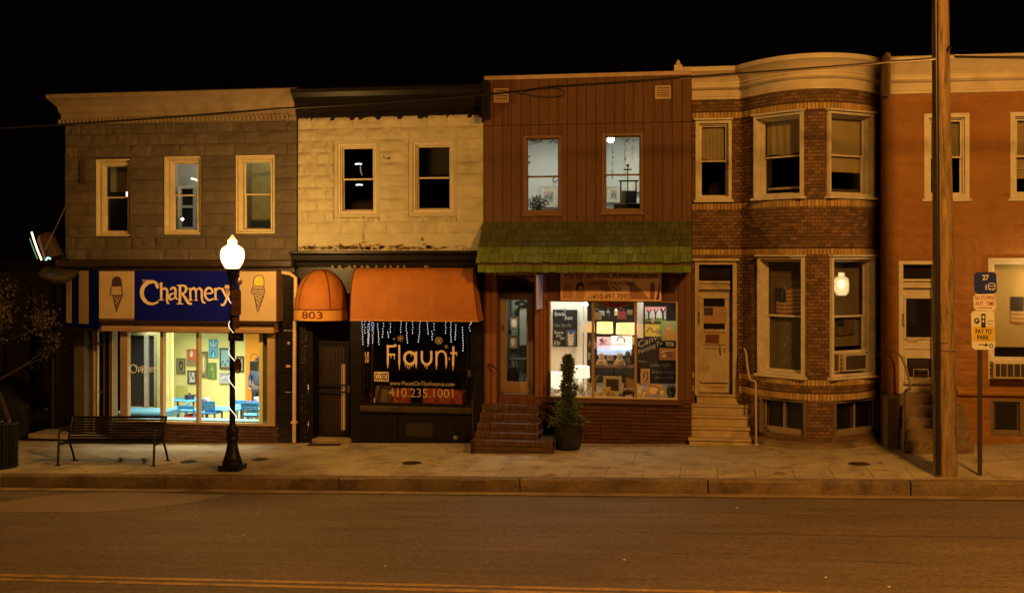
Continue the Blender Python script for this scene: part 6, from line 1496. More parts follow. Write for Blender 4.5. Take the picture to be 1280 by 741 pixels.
# vestibule things seen through the door glass
zz0 = SLOPE(-2.5)+.15
room(B3, X(610,1), X(676,1), yd+.13, 2.8, zd0, Z(352,1,645), mat('grey_green_wall', (.22,.24,.17), .9), name='vestibule')
holes_wall(MB(), dh[0]-.05, dh[1]+.05, dh[2]-.1, dh[3]+.2, [(xd0+.1, xd1-.1, zd0+.15, zd1-.1)], yd+.061, yd+.12).build('door_wall', m_rbd, B3)
arealight('vestibule_light', (X(650,1.4), 1.5, Z(356,1.3,645)), (1,.96,.82), 42, .4, .4, parent=B3)
yv = 2.4
mr = thing('mirror', 'tall black arched mirror leaning on the wall inside the party shop door', 'mirror', tuple(W(655, 430, yv)))
mb = MB(); r = rect(648,660,381,433,yv); frame4(mb, r[0], r[1], r[2], r[3], .03, yv-.03, yv); mb.build('frame', m_cast, mr)
MB().box(r[0]+.03, r[1]-.03, yv-.015, yv-.005, r[2]+.03, r[3]-.03).build('glass', mat('mirror_glass', (.4,.42,.34), .1, .6), mr); MB().lathe([(.0,-.02),(.16,.0),(.14,.06),(.0,.12)], tuple(W(652, 381, yv-.02)), 14).build('crest', m_cast, mr, 50)
picture(637, 648.5, 395, 412, 2.3, 0, C('brown_dab2', (.16,.09,.06)), [('f', ell(.5,.5,.3,.3), C('tan_dab', (.4,.3,.2)))], 'brown picture seen through the party shop door, upper one')
picture(636.5, 648, 419, 436, 2.2, 0, C('rust_dab', (.30,.10,.04)), [('f', ell(.4,.5,.2,.3), C('tan_dab', (.4,.3,.2)))], 'rust coloured picture seen through the party shop door, lower one')
tb_ = thing('hall_table', 'dark round iron table behind the party shop door', 'table', tuple(W(652, 470, 1.4)))
c_ = W(652, 448, 1.4); MB().lathe([(.30,-.02),(.30,.0)], tuple(c_), 18).build('table_top', m_cast, tb_)
for k in range(6): a = k*1.047; MB().tube([(c_.x+.27*math.cos(a), c_.y+.27*math.sin(a), c_.z-.02), (c_.x+.15*math.cos(a), c_.y+.15*math.sin(a), c_.z-.3), (c_.x+.22*math.cos(a), c_.y+.22*math.sin(a), zd0+.02)], .012, 6).build('leg', m_cast, tb_)
solo(MB().lathe([(.1,0),(.13,.3),(.09,.45)], (X(641,1.1), 1.1, zd0), 12), 'basket', m_darkwood, 'dark basket on the floor just inside the party shop door', 'basket', smooth=60)
# ------------------------------------------------------------------ brick steps
m_sb = mat('step_brick', (.085,.038,.018), .7, 0, .2, 6, isl=.3, bump=.3, bs=30)
st = thing('brick_steps', 'dark red brick steps rising to the party shop door', 'steps', (X(640), -.8, SLOPE(X(640))))
def brick_step(pa, pb, py, yf_, ylast, zlow, name='step', xa=None):
    a, b = X(pa, yf_), X(pb, yf_); z = Z(py, yf_, (pa+pb)/2)
    so = MB().box(a+.004, b-.004, yf_+.012, ylast, zlow, z-.004).build(name, m_mort, st)
    n = round((b-a)/.072); w_ = (b-a)/n; mb = MB()
    for i in range(n): mb.box(a+i*w_+.004, a+(i+1)*w_-.004, yf_-.004+random.uniform(-.004,.004), yf_+.28, max(zlow, z-.10), z+random.uniform(-.003,.003), .004)
    n2 = max(1, round((z-.11-zlow)/.07))
    for j in range(n2):
        zz_ = zlow+(z-.11-zlow)*j/n2; x = a-(.1 if j % 2 else 0)
        while x < b-.02: mb.box(max(a, x)+.004, min(b, x+.2)-.004, yf_, yf_+.05, zz_+.004, zz_+(z-.11-zlow)/n2-.004); x += .2
    mb.build('step_bricks', m_sb, so)
    return z
zg3 = SLOPE(X(600))-.15
z1_ = brick_step(588, 691, 551.5, -1.28, .0, zg3)
z2_ = brick_step(593, 673.5, 541.5, -1.00, .0, z1_); z3_ = brick_step(596, 673.5, 529.5, -.72, .0, z2_); z4_ = brick_step(599.5, 673.5, 517.5, -.44, .0, z3_); z5_ = brick_step(602, 673.5, 506, -.2, .21, z4_)
# thin dark handrail at the left of the steps
hr = MB(); A_ = W(601.5, 448, -.15); B_ = W(590.5, 500, -1.3); hr.tube([A_, B_, (B_.x, B_.y, SLOPE(B_.x))], .014, 7)
hr.tube([(A_.x, -.15, Z(506,-.2,602)), A_], .014, 7)
for k in range(7): t = (k+1)/8; p = A_.lerp(B_, t); hr.tube([(p.x, p.y, p.z), (p.x, p.y, max(SLOPE(p.x), Z(506+45*t,p.y,600)))], .007, 5)
solo(hr, 'handrail', m_cast, 'thin black iron handrail down the left side of the brick steps', 'handrail', smooth=50)
solo(MB().tube([W(610.5,458,-.03), W(611,455,-.12), W(613,456,-.14), W(623,463,-.16)], .012, 6), 'grab_rail', m_cast, 'short black grab rail on the boards left of the party shop door', 'handrail', smooth=50)
# ------------------------------------------------------------------ shop window frame, banner, projecting sign
m_fr3 = mat('golden_brown_mullion', (.36,.20,.07), .45, 0, .1, 8)
mb = MB(); frame4(mb, wh[0]+.001, wh[1]-.001, wh[2]+.001, wh[3]-.001, .03, -.03, .06); w3 = mb.build('shop_window_frame', mat('cream_bead', (.55,.40,.22), .5), B3)
for a, b in ((739.5,742.5),(793,796)): MB().box(X(a,.0), X(b,.0), -.01, .06, wh[2]+.03, wh[3]-.03, .005).build('mullion', m_fr3, w3)
for a, b in ((688.5,739.5),(742.5,793),(796,845)): MB().box(X(a,.03), X(b,.03), .03, .036, wh[2]+.03, wh[3]-.03).build('pane', m_shopglass, w3)
mb = MB(); frame4(mb, wh[0]-.05, wh[1]+.05, wh[2]-.05, wh[3]+.03, .045, -.045, -.0); mb.build('window_casing', m_rb, B3)
MB().box(wh[0]-.08, wh[1]+.08, -.09, -.002, wh[2]-.10, wh[2]-.052, .01).build('sill', m_rb, B3)
yb_ = -.09; r = rect(700.5,826.5,338.5,376,yb_,763)
bn_ = thing('banner', 'brown photo banner for canvas painting parties above the lit shop window', 'banner', ((r[0]+r[1])/2, yb_, r[2]))
MB().box(r[0], r[1], yb_, yb_+.012, r[2], r[3]+.05).build('banner_sheet', mat('peach_banner', (.75,.47,.28), .6, 0, .1, 3), bn_)
def bx(px): return X(px, yb_)
def bz(py): return Z(py, yb_, 763)
m_bp = mat('banner_dark_print', (.03,.015,.02), .6)
mb = text_mb('Party on the Avenue.com', (bx(706.5), bx(821), bz(350.5), bz(339.5)), yb_-.004); mb.build('lettering', m_bp, bn_)
text_mb('CANVAS PAINTING', (bx(733.5), bx(794.5), bz(357.3), bz(351.3)), yb_-.004).build('lettering', mat('banner_plum_print', (.10,.03,.03), .6), bn_)
text_mb('PARTIES', (bx(751.5), bx(777), bz(364.3), bz(358.5)), yb_-.004).build('lettering', MATS['banner_plum_print'], bn_)
text_mb('410.497.7092', (bx(741), bx(787.5), bz(374), bz(367)), yb_-.004).build('lettering', m_bp, bn_)
def bpoly(pts, m, d=.0015): MB().prism([(bx(a), bz(b)) for a, b in pts], yb_-d, yb_-.0005).build('photo_print', m, bn_)
bpoly([(703,373),(704,360),(708,355),(713,356),(714,362),(717,368),(716,374)], mat('skin_print', (.50,.26,.13), .6))
bpoly([(720,360),(720.5,355.5),(723,353),(727,352.5),(729.5,355),(730,359.5),(729,362.5),(728,358),(724.5,357),(722.5,360),(722.5,364),(720.5,363)], mat('hair_print', (.10,.04,.03), .6), .0018); bpoly([(719,374),(720,364),(727,362),(732,364),(729,374)], mat('skin_print', (.5,.26,.13)), .0016)
bpoly([(733,374),(740,366),(742,374)], mat('cream_print2', (.55,.42,.3), .6)); bpoly([(786,352),(800,360),(812,374),(788,374)], mat('tan_print', (.30,.15,.08), .6), .0014); bpoly([(812,374),(813,355),(816,352),(819,356),(818,374)], mat('rust_print', (.22,.08,.04), .6), .0017)
bpoly([(820,374),(823,362),(825.5,347),(824,374)], m_bp, .0019)
# projecting sign seen almost edge-on, on a bracket
yq0, yq1 = -.72, -.06
ps = thing('projecting_sign', 'lilac projecting sign seen edge-on beside the banner', 'sign', (X(676.5,-.4), -.4, Z(388,-.4,676)))
xq = X(677,-.1)
za, zb = Z(386,-.4,676), Z(343.5,-.4,676)
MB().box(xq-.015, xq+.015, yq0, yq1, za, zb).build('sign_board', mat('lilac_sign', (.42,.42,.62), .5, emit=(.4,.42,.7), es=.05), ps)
MB().bar((xq, yq0-.05, zb+.03), (xq, -.0, zb+.03), .025).build('bracket', m_cast, ps)
mb = MB()
for k in range(5): mb.box(xq-.019, xq-.0155, yq0+.08, yq1-.08, za+.1+k*.11, za+.14+k*.11)
mb.build('lettering', mat('purple_print', (.12,.08,.25), .5), ps)
# potted shrub
PP = GP(710, 561); pt = thing('potted_shrub', 'tall narrow evergreen shrub in a dark pot below the lit shop window', 'potted plant', tuple(PP))
MB().lathe([(.23,0),(.27,.10),(.285,.36),(.27,.50),(.30,.53),(.30,.57),(.26,.57),(.25,.50)], tuple(PP), 24).build('pot', mat('glazed_black_pot', (.012,.012,.012), .3, 0, .3, 8, bump=.4, bs=60), pt, 50)
MB().lathe([(.24,.50),(.24,.52)], tuple(PP), 20).build('soil', m_earth, pt)
random.seed(71); mb = MB(); stm = MB(); H_ = (561-433)/68.
stm.tube([(PP.x, PP.y, PP.z+.5), (PP.x+.01, PP.y, PP.z+1.2), (PP.x-.02, PP.y, PP.z+H_-.05)], [.02,.015,.006], 6)
def rad(z):
    t = (z-.5)/(H_-.5); pr = [(0,.26),(.07,.31),(.17,.30),(.26,.24),(.34,.14),(.45,.19),(.55,.20),(.66,.11),(.80,.15),(.90,.13),(1,.05)]
    for (a, ra), (b, rb) in zip(pr, pr[1:]):
        if a <= t <= b: return ra+(rb-ra)*(t-a)/(b-a)
    return .03
for k in range(4600):
    z = .47+(H_-.47)*random.random()**1.45; lump = 1+.5*noise.noise(Vector((z*5, 2, 5))); a = random.uniform(0, 6.283)
    r = rad(z)*(random.random()**.6)*(1+.6*noise.noise(Vector((math.cos(a)*1.6, math.sin(a)*1.6, z*4))))*lump
    if random.random() < .07: r *= 1.5
    p = Vector((PP.x+r*math.cos(a), PP.y+r*math.sin(a), PP.z+z)); d = Vector((math.cos(a)*.6, math.sin(a)*.6, random.uniform(-.2,1))).normalized()*random.uniform(.022,.046); q = d.orthogonal().normalized(); q.rotate(Matrix.Rotation(random.uniform(0,3.1), 3, d)); q *= random.uniform(.009,.018)
    mb.add([p-d, p-q, p+d, p+q], [(0,1,2,3)])
    if k % 45 == 0: stm.tube([(PP.x, PP.y, PP.z+max(.5, z-.15)), p], .004, 4)
mb.build('foliage', mat('evergreen_leaf', (.085,.125,.03), .5, isl=.6), pt, fixn=False); stm.build('stem', m_bark, pt)
# ---- party shop window display
xi0, xi1 = X(681,.5), X(852,.5); yi = 1.25; zfw = wh[2]-.02; zci3 = wh[3]+.12
m_w = mat('display_white', (.78,.77,.72), .8, 0, .03, 3); m_dkb = mat('display_brown_dark', (.035,.022,.014), .7)
MB().box(xi0-.06, xi0, .23, 3.2, zfw-.1, zci3).box(xi1, xi1+.06, .23, 3.2, zfw-.1, zci3).build('display_side_wall', m_w, B3)
MB().box(xi0-.06, xi1+.06, 3.2, 3.3, zfw-.1, zci3).build('display_back_wall', m_dkb, B3)
MB().box(xi0, xi1, .23, 3.3, zci3, zci3+.06).build('display_ceiling', m_w, B3)
MB().box(xi0, xi1, .07, 3.3, zfw-.08, zfw).build('display_floor', mat('display_floor', (.35,.26,.16), .7), B3)
MB().box(xi0, X(729,1.0), 1.0, 1.06, zfw, zci3).build('white_screen', m_w, B3)
MB().box(X(796.5,.9), X(804,.9), .9, 1.0, zfw, zci3).build('white_post', m_w, B3)
MB().box(X(730.5,1.0), X(734,1.0), .9, 1.0, zfw, zci3).build('white_post', m_w, B3)
arealight('shop_light', (X(708,.6), .62, zci3-.02), (1,.93,.80), 8.5, 1.0, .3, parent=B3); arealight('shop_light', (X(765,1.4), 1.5, zci3-.02), (1,.90,.70), 26, 1.4, .6, parent=B3)
arealight('shop_light', (X(822,.5), .5, zci3-.02), (1,.88,.7), 8, .8, .3, parent=B3)
p = W(732, 380.5, .35); solo(MB().lathe([(.005,-.04),(.04,-.02),(.05,.01),(.02,.05)], tuple(p), 12), 'spotlight', glow('spot_glow', (1,.97,.9), 25), 'dazzling small spotlight at the top of the party shop window', 'lamp', smooth=180)
# chalkboard left
def chalk(name, px0, px1, py0, py1, y, lab):
    r = rect(px0, px1, py0, py1, y); root = thing(name, lab, 'chalkboard', ((r[0]+r[1])/2, y, r[2]))
    MB().box(r[0], r[1], y, y+.02, r[2], r[3], .004).build('board', mat('chalkboard_black', (.012,.011,.010), .8, 0, .3, 6), root); return root, r
m_chalk = mat('chalk', (.62,.60,.55), .9)
cb, r = chalk('chalkboard', 691, 721.5, 387, 433, .95, 'black chalkboard with chalk writing and a dog picture, left in the shop window')
def ct(t, px0, px1, py0, py1, y, parent, m=m_chalk, sh=.25, ry=0):
    text_mb(t, (X(px0,y), X(px1,y), Z(py1,y,(px0+px1)/2), Z(py0,y,(px0+px1)/2)), y-.002, shear=sh).build('chalk_writing', m, parent)
ct('Special', 693, 707, 389.5, 396, .95, cb); ct('Event', 706, 716, 394.5, 399.5, .95, cb); ct('Paint Your Pet', 693, 714, 404, 408.5, .95, cb, mat('dim_chalk', (.25,.24,.22), .9)); ct('Reserve', 693, 704, 413, 417.5, .95, cb); ct('your', 695, 701, 418.5, 422, .95, cb); ct('Spot', 700, 706, 420, 425, .95, cb)
ct('& fun', 692.5, 700, 425, 431, .95, cb)
solo(MB().box(X(704,.93), X(708,.93), .93, .95, Z(388.5,.93,706), Z(385.5,.93,706), .004), 'clip', m_galv, 'small clip on the top edge of the left chalkboard', 'clip')
picture(707.5, 720.5, 412, 432, .94, None, C('navy_canvas', (.05,.10,.22)), [('f', [(.22,.0),(.2,.45),(.22,.9),(.35,.72),(.6,.72),(.75,.92),(.78,.45),(.72,.0)], C('tan_fur', (.62,.42,.20))), ('f', ell(.5,.35,.16,.22), C('pale_fur', (.75,.66,.5))), ('f', ell(.48,.40,.06,.05), C('ink', (.06,.05,.05))), ('f', ell(.38,.56,.04,.04), C('ink', (.06,.05,.05))), ('f', ell(.62,.56,.04,.04), C('ink', (.06,.05,.05)))], 'painted portrait of a tan dog on the left chalkboard')
# table lamps at the left
def lamp(px, pyt, pyb, hw, y, lab, zf, lit, bm='white', shade_h=None, hang=False, cat='lamp'):
    c = W(px, pyt, y); root = thing('table_lamp' if not hang else 'drum_pendant', lab, cat, (c.x, y, zf if not hang else c.z)); zb_ = Z(pyb, y, px); R_ = (X(px+hw, y)-X(px-hw, y))/2
    MB().lathe([(R_*.99,zb_),(R_*.94,c.z),(R_*.92,c.z),(R_*.97,zb_)], (c.x, y, 0), 28).build('shade', lit, root, 50)
    if hang: MB().tube([(c.x, y, c.z), (c.x, y, zci3)], .006, 5).build('cord', m_cable, root)
    else: MB().lathe([(.07,zf),(.075,zf+.02),(.03,zf+.04),(.08,zf+.10),(.09,zf+.15),(.03,zb_-.02),(.012,zb_+.05)], (c.x, y, 0), 16).build('base', m_w if bm == 'white' else C(bm, (.5,.4,.2)), root, 60)
    return root
g_w = glow('white_lit_shade', (1,.92,.75), .95); g_y = glow('yellow_lit_shade', (1,.76,.36), .78); g_t = glow('tan_lit_shade', (.75,.48,.22), .45)
lamp(696.5, 465, 483, 9.5, .55, 'bright white drum lamp at the lower left corner of the party shop window', zfw, g_w)
lamp(725.5, 457.5, 471.5, 12, .62, 'wide white shade lamp behind the shrub in the party shop window', zfw, g_w)
lamp(735, 402, 415, 8.5, 1.1, 'dim tan drum shade half hidden by the left mullion', 0, g_t, hang=True); lamp(756, 402.5, 416.5, 10.5, 1.15, 'yellow lit drum shade left of centre in the party shop window', 0, g_y, hang=True)
lamp(786, 404, 417.5, 16.5, 1.1, 'wide yellow lit drum shade crossing the right mullion', 0, g_y, hang=True)
# glowing panel sign in the middle
r = rect(757, 790, 420, 439, .9); gs_ = thing('glowing_sign', 'glowing white panel sign with pink and blue lines amid the party shop window', 'sign', ((r[0]+r[1])/2, .9, r[2]))
MB().box(r[0]+.12, r[1], .9, .93, r[2]+.05, r[3]).build('panel', glow('white_panel', (1,.96,.88), .95), gs_)
MB().box(X(746.5,.93), X(789,.93), .915, .94, Z(443.5,.93,768), Z(436,.93,768)).build('panel', glow('blue_panel', (.45,.62,.9), .8), gs_)
MB().box(X(746,.95), X(764,.95), .945, .965, Z(437,.93,755), Z(421,.93,755)).build('panel', glow('pale_pink_panel', (.75,.55,.6), .55), gs_)
random.seed(9)
for k in range(3): MB().box(X(748,.9), X(783,.9), .885, .889, Z(430+k*3.4,.9,768)-.012, Z(430+k*3.4,.9,768)).build('light_line', glow('line_glow', (.7,.85,1), 1.0) if k else mat('pink_line', (.6,.12,.25)), gs_)
mb = MB()
for k in range(9): p0 = (749+random.uniform(0,11), 422+random.uniform(0,7)); mb.ribbon([(X(p0[0],.9), Z(p0[1],.9,755)), (X(p0[0]+random.uniform(-3,3),.9), Z(p0[1]+random.uniform(1,4),.9,755))], .018, .935-.0005*k, .938)
mb.build('pattern', mat('plum_print', (.25,.04,.10), .6), gs_)
mb = MB(); mb.ribbon([(X(a,.88), Z(b,.88,775)) for a, b in ((771,426),(773,421.5),(777,420.8),(780.5,423.5),(781,428))], .02, .872, .88); tag(mb.build('desk_lamp', m_cast), 'thin dark curved desk lamp in front of the glowing panel', 'lamp arm')
# small robot-like figures on a shelf: box body, round head, limbs
def figure(px, s_, lab):
    y = .75; b = W(px, 456.5, y); root = thing('robot_figure', lab, 'figurine', tuple(b)); m1 = C('figure_cream', (.62,.52,.36)); m2 = C('figure_dark', (.05,.03,.025))
    MB().box(b.x-.075*s_, b.x+.075*s_, y-.05, y+.05, b.z, b.z+.13*s_, .02).build('body', m1, root); MB().lathe([(.02,.13*s_),(.055*s_,.15*s_),(.06*s_,.20*s_),(.05*s_,.25*s_),(.01,.27*s_)], tuple(b), 14).build('head', m1, root, 50)
    MB().ribbon([(b.x-.04*s_, b.z+.08*s_), (b.x, b.z+.055*s_), (b.x+.04*s_, b.z+.08*s_)], .014, y-.056, y-.051).build('smile', m2, root)
    for a in (-1, 1):
        MB().bar((b.x+a*.08*s_, y, b.z+.10*s_), (b.x+a*.11*s_, y-.02, b.z+.01), .025).build('arm', m1, root); MB().lathe([(.012,-.006),(.012,.006)], (b.x+a*.022*s_, y-.058*s_, b.z+.205*s_), 8).build('eye', m2, root)
figure(752, 1.0, 'left of two small cream robot figures in the party shop window'); figure(774.5, 1.0, 'right of two small cream robot figures in the party shop window')
def vase(px, pyb, y, prof, m, name, lab, cat): p = W(px, pyb, y); return solo(MB().lathe(prof, tuple(p), 16), name, m, lab, cat, smooth=60)
vase(785, 456, .8, [(.05,0),(.07,.05),(.05,.12),(.03,.16),(.055,.20),(.06,.25),(.03,.29)], C('dark_skull', (.10,.09,.08)), 'bust', 'dark head-shaped ornament right of the robot figures', 'ornament')
vase(743.5, 456, .85, [(.05,0),(.08,.1),(.04,.2),(.05,.28)], C('black_vase', (.02,.02,.02)), 'vase', 'black vase just right of the left mullion', 'vase')
sh = thing('display_shelf', 'dark shelf table with cream edge across the middle of the party shop window', 'shelf', (X(768,.9), .9, zfw))
zs_ = Z(457, .8, 768); MB().box(X(742,.8), X(795,.8), .6, 1.2, zs_-.035, zs_, .004).build('shelf_board', C('shelf_brown', (.16,.10,.05)), sh)
for a in (744, 768, 793): MB().box(X(a,1.1)-.02, X(a,1.1)+.02, 1.1, 1.15, zfw, zs_-.035).build('leg', C('shelf_brown', (.16,.10,.05)), sh)
MB().box(X(744,1.0), X(793,1.0), .95, 1.1, Z(469,1,768)-.02, Z(469,1,768)).build('shelf_board', C('shelf_brown', (.16,.10,.05)), sh)
# crossed-leg lamp base, mirror frame, armchair, small frames
cr = MB(); cr.bar(W(729,470,.6), W(747,494,.6), .018); cr.bar(W(749,468,.62), W(728,494,.62), .018); cr.bar(W(729,481,.6), W(741,468,.6), .012); solo(cr, 'crossed_stand', C('gold_leg', (.4,.28,.12)), 'crossed wooden lamp stand at the foot of the left mullion', 'stand')
mrf = thing('standing_mirror', 'pale silver mirror frame standing under the shelf', 'mirror', tuple(W(765,494,.55))); r = rect(754,777,470,492,.5); mb = MB(); frame4(mb, *r, .06, .5, .53); mb.build('frame', C('pale_silver', (.42,.36,.25)), mrf); MB().box(r[0]+.06, r[1]-.06, .51, .52, r[2]+.06, r[3]-.06).build('glass', C('dark_glass', (.03,.02,.015)), mrf)
ac = thing('small_chair', 'small brown armchair in the right half of the party shop window', 'chair', tuple(W(786,494,.6)))
mb = MB(); r = rect(779,793,472,494,.6); mb.prism([(r[0], r[2]), (r[1], r[2]), (r[1]-.02, r[3]-.04), (r[0]+.06, r[3]), (r[0]+.02, r[3]-.06)], .62, .68); mb.build('backrest', C('tan_leather', (.28,.17,.08)), ac); MB().box(r[0], r[1], .42, .62, r[2]+.1, r[2]+.16, .02).build('seat', C('tan_leather', (.28,.17,.08)), ac)
for a in (r[0]+.01, r[1]-.01): MB().box(a-.015, a+.015, .42, .45, r[2], r[2]+.1).build('leg', m_darkwood, ac)
def sframe(px0, px1, py0, y, col, lab):
    r = rect(px0, px1, py0, 495.5, y); root = thing('photo_frame', lab, 'picture frame', ((r[0]+r[1])/2, y, zfw)); mb = MB(); frame4(mb, r[0], r[1], zfw+.001, r[3], .028, y, y+.02); mb.build('frame', C('yellow_wood', col), root); MB().box(r[0]+.028, r[1]-.028, y+.008, y+.015, zfw+.029, r[3]-.028).build('photo', C('photo_paper', (.5,.4,.2)), root)
sframe(753, 763, 483.5, .3, (.60,.40,.10), 'yellow wooden photo frame, taller of two'); sframe(761, 767, 488, .22, (.60,.40,.10), 'yellow wooden photo frame, shorter of two')
m_jar = C('cream_wax', (.6,.5,.32)); random.seed(10)
for k, (px, h_) in enumerate(((713,.05),(719,.04),(726,.06),(733,.05),(742.5,.13),(747.5,.10),(771.5,.09),(784,.07),(788.5,.08),(799,.15),(803,.10),(838,.16))):
    p = W(px, 497, .18); p.z = zfw
    places = ['behind the top of the potted shrub','right of the shrub','under the white shade lamp','at the foot of the left mullion, left side','tall and pale, right of the left mullion','beside the tall pale candle','right of the yellow frames','in front of the small armchair','left of the right mullion','tall, right of the right mullion','beside the right mullion candle','dark and tall near the right edge']
    solo(MB().lathe([(.030,0),(.034,h_*.3),(.032,h_),(.01,h_+.002)], tuple(p), 10), 'candle', m_jar if px != 838 else C('dark_jar', (.06,.05,.04)), 'little candle on the party shop sill '+places[k], 'candle', smooth=60)
mb = MB()
for k in range(260):
    px = random.uniform(690, 845); p = W(px, 497.5, random.uniform(.1,.3)); p.z = zfw+.006; s_ = random.uniform(.006,.016); mb.add([p+Vector((-s_,0,0)), p+Vector((0,-s_,s_*.4)), p+Vector((s_,0,.004)), p+Vector((0,s_,s_))], [(0,1,2,3)])
o = mb.build('scattered_petals', C('petal', (.55,.35,.15))); o['kind'] = 'stuff'; o['label'] = 'petals and beads scattered on the party shop sill'
# decorated swag at the top
r = rect(744,793,375.5,386,.35); vl = thing('painted_valance', 'green painted board with a red swag at the top of the party shop window', 'board', ((r[0]+r[1])/2, .35, r[2])); MB().box(r[0], r[1], .35, .37, r[2]+.02, r[3]).build('board', C('olive_gold', (.26,.24,.04)), vl)
MB().ribbon(smoothp([(r[0]+.12, r[3]-.04), ((r[0]+r[1])/2, r[3]-.11), (r[1]-.12, r[3]-.04)]), .07, .343, .349).build('swag', C('red_swag', (.5,.07,.02)), vl); MB().ribbon(smoothp([(r[0]+.1, r[3]-.085), ((r[0]+r[1])/2, r[3]-.155), (r[1]-.1, r[3]-.085)]), .012, .34, .3425).build('swag_trim', C('cream_dab', (.8,.7,.5)), vl)
# dark hanging clutter behind: hangers with bags and boxes, each a small thing
random.seed(15); kinds = [('handbag', 'bag'), ('small_box', 'box'), ('glass_bottle', 'bottle'), ('lantern', 'lantern')]
spots = [(746,394),(752,392),(760,391),(770,390),(777,393),(787,391),(742.5,430),(743,445),(792,425),(792,440),(737,430),(736.5,445),(790,450),(762,448)]
words = ['leftmost on the top row','second on the top row','third on the top row','fourth on the top row','fifth on the top row','last on the top row','by the left mullion at mid height','low by the left mullion','by the right mullion at mid height','below the wide yellow shade','left of the left mullion','low, left of the left mullion','beside the dark head ornament','between the robot figures']
cols = [('dull_bronze', (.16,.11,.06)), ('cool_grey', (.25,.25,.26)), ('near_black', (.02,.02,.02)), ('pale_bone', (.5,.44,.34)), ('wine', (.16,.03,.04))]
for k, (px, py) in enumerate(spots):
    nm, ct_ = kinds[k % 4]; cn, cc = cols[k % 5]; y = 1.35+.1*(k % 3) if py < 400 else .95; p = W(px, py, y); s_ = random.uniform(.06,.10)
    if nm == 'handbag': mb = MB().prism([(p.x-s_, p.z-s_), (p.x+s_, p.z-s_), (p.x+s_*.8, p.z+s_*.6), (p.x-s_*.8, p.z+s_*.6)], y, y+.06); mb.tube([(p.x-s_*.5, y, p.z+s_*.6), (p.x-s_*.3, y, p.z+s_*1.4), (p.x+s_*.3, y, p.z+s_*1.4), (p.x+s_*.5, y, p.z+s_*.6)], .006, 5)
    elif nm == 'small_box': mb = MB().box(p.x-s_, p.x+s_, y, y+.1, p.z-s_*.7, p.z+s_*.6, .01); mb.box(p.x-s_*1.05, p.x+s_*1.05, y-.005, y+.105, p.z+s_*.62, p.z+s_*.9)
    elif nm == 'glass_bottle': mb = MB().lathe([(s_*.5,-s_),(s_*.55,0),(s_*.2,s_*.6),(s_*.2,s_*1.3)], tuple(p), 12)
    else: mb = MB().lathe([(s_*.6,-s_),(s_*.6,-s_*.8),(s_*.5,-s_*.75),(s_*.5,s_*.4),(s_*.65,s_*.5),(s_*.1,s_),(s_*.1,s_*1.3)], tuple(p), 8)
    solo(mb, nm, mat(cn, cc, .4), f'{cn.replace("_"," ")} {nm.replace("_"," ")} in the party shop display, {words[k]}', ct_)
# right side boards and paintings
yr = .85
picture(805.5, 833.5, 382.5, 403, yr, 0, C('winter_sky', (.55,.55,.55)), [('f', [(0,0),(1,0),(1,.22),(.5,.3),(0,.2)], C('meadow', (.16,.24,.06))), ('f', ell(.2,.82,.22,.16), C('blossom', (.72,.30,.34))), ('f', ell(.55,.85,.22,.13), C('blossom', (.72,.30,.34))), ('f', ell(.85,.82,.16,.16), C('blossom', (.72,.30,.34))),
   ('s', [(.18,.15),(.2,.5),(.14,.8)], C('bark_ink', (.04,.02,.02)), .03), ('s', [(.2,.5),(.32,.85)], C('bark_ink', (.04,.02,.02)), .02), ('s', [(.48,.2),(.5,.5),(.44,.85)], C('bark_ink', (.04,.02,.02)), .025), ('s', [(.5,.5),(.62,.85)], C('bark_ink', (.04,.02,.02)), .018), ('s', [(.84,.2),(.82,.55),(.74,.88)], C('bark_ink', (.04,.02,.02)), .04), ('s', [(.82,.55),(.95,.9)], C('bark_ink', (.04,.02,.02)), .025), ('s', [(.35,.0),(.42,.2),(.40,.3)], C('path_pink', (.55,.3,.25)), .05)], 'black framed painting of pink blossom trees at the top right of the party shop window', fw=.018)
picture(806, 828, 404.5, 420.5, yr+.01, None, C('mustard_canvas', (.55,.46,.08)), [('s', [(.1,.3),(.3,.7),(.5,.35),(.75,.6)], C('brown_dab', (.2,.1,.04)), .025), ('f', ell(.75,.4,.14,.2), C('olive_dab', (.3,.24,.12)))], 'mustard yellow abstract painting under the blossom trees')
picture(826, 846, 401, 425.5, yr-.03, None, C('sage_canvas', (.28,.34,.14)), [('f', [(.1,.0),(.25,.5),(.4,.85),(.5,.98),(.62,.85),(.85,.5),(1,.0)], C('orange_fur', (.62,.28,.05))), ('f', ell(.5,.66,.12,.12), C('pale_orange', (.75,.45,.15))), ('f', ell(.45,.72,.03,.03), C('ink', (.06,.05,.05))), ('f', ell(.56,.72,.03,.03), C('ink', (.06,.05,.05)))], 'green painting of an orange animal by the right edge of the party shop window')
cb2, r = chalk('chalkboard', 796.5, 846.5, 422.5, 479, yr+.03, 'large black chalkboard about canvas painting at the right of the party shop window')
yc = yr+.03
mb = text_mb('Canvas', (0, .62, 0, .13), yc-.003, shear=.3); M_ = T((X(799,yc), 0, Z(434.5,yc,805))) @ Matrix.Rotation(-.42, 4, 'Y'); mb.v = [tuple(M_ @ Vector(v)) for v in mb.v]; mb.build('chalk_writing', mat('dim_chalk2', (.40,.37,.32), .9), cb2)
mb = text_mb('Painting Parties', (0, .78, 0, .12), yc-.003, shear=.3); M_ = T((X(799,yc), 0, Z(444.5,yc,805))) @ Matrix.Rotation(-.42, 4, 'Y'); mb.v = [tuple(M_ @ Vector(v)) for v in mb.v]; mb.build('chalk_writing', MATS['dim_chalk2'], cb2)
md = MATS['dim_chalk']
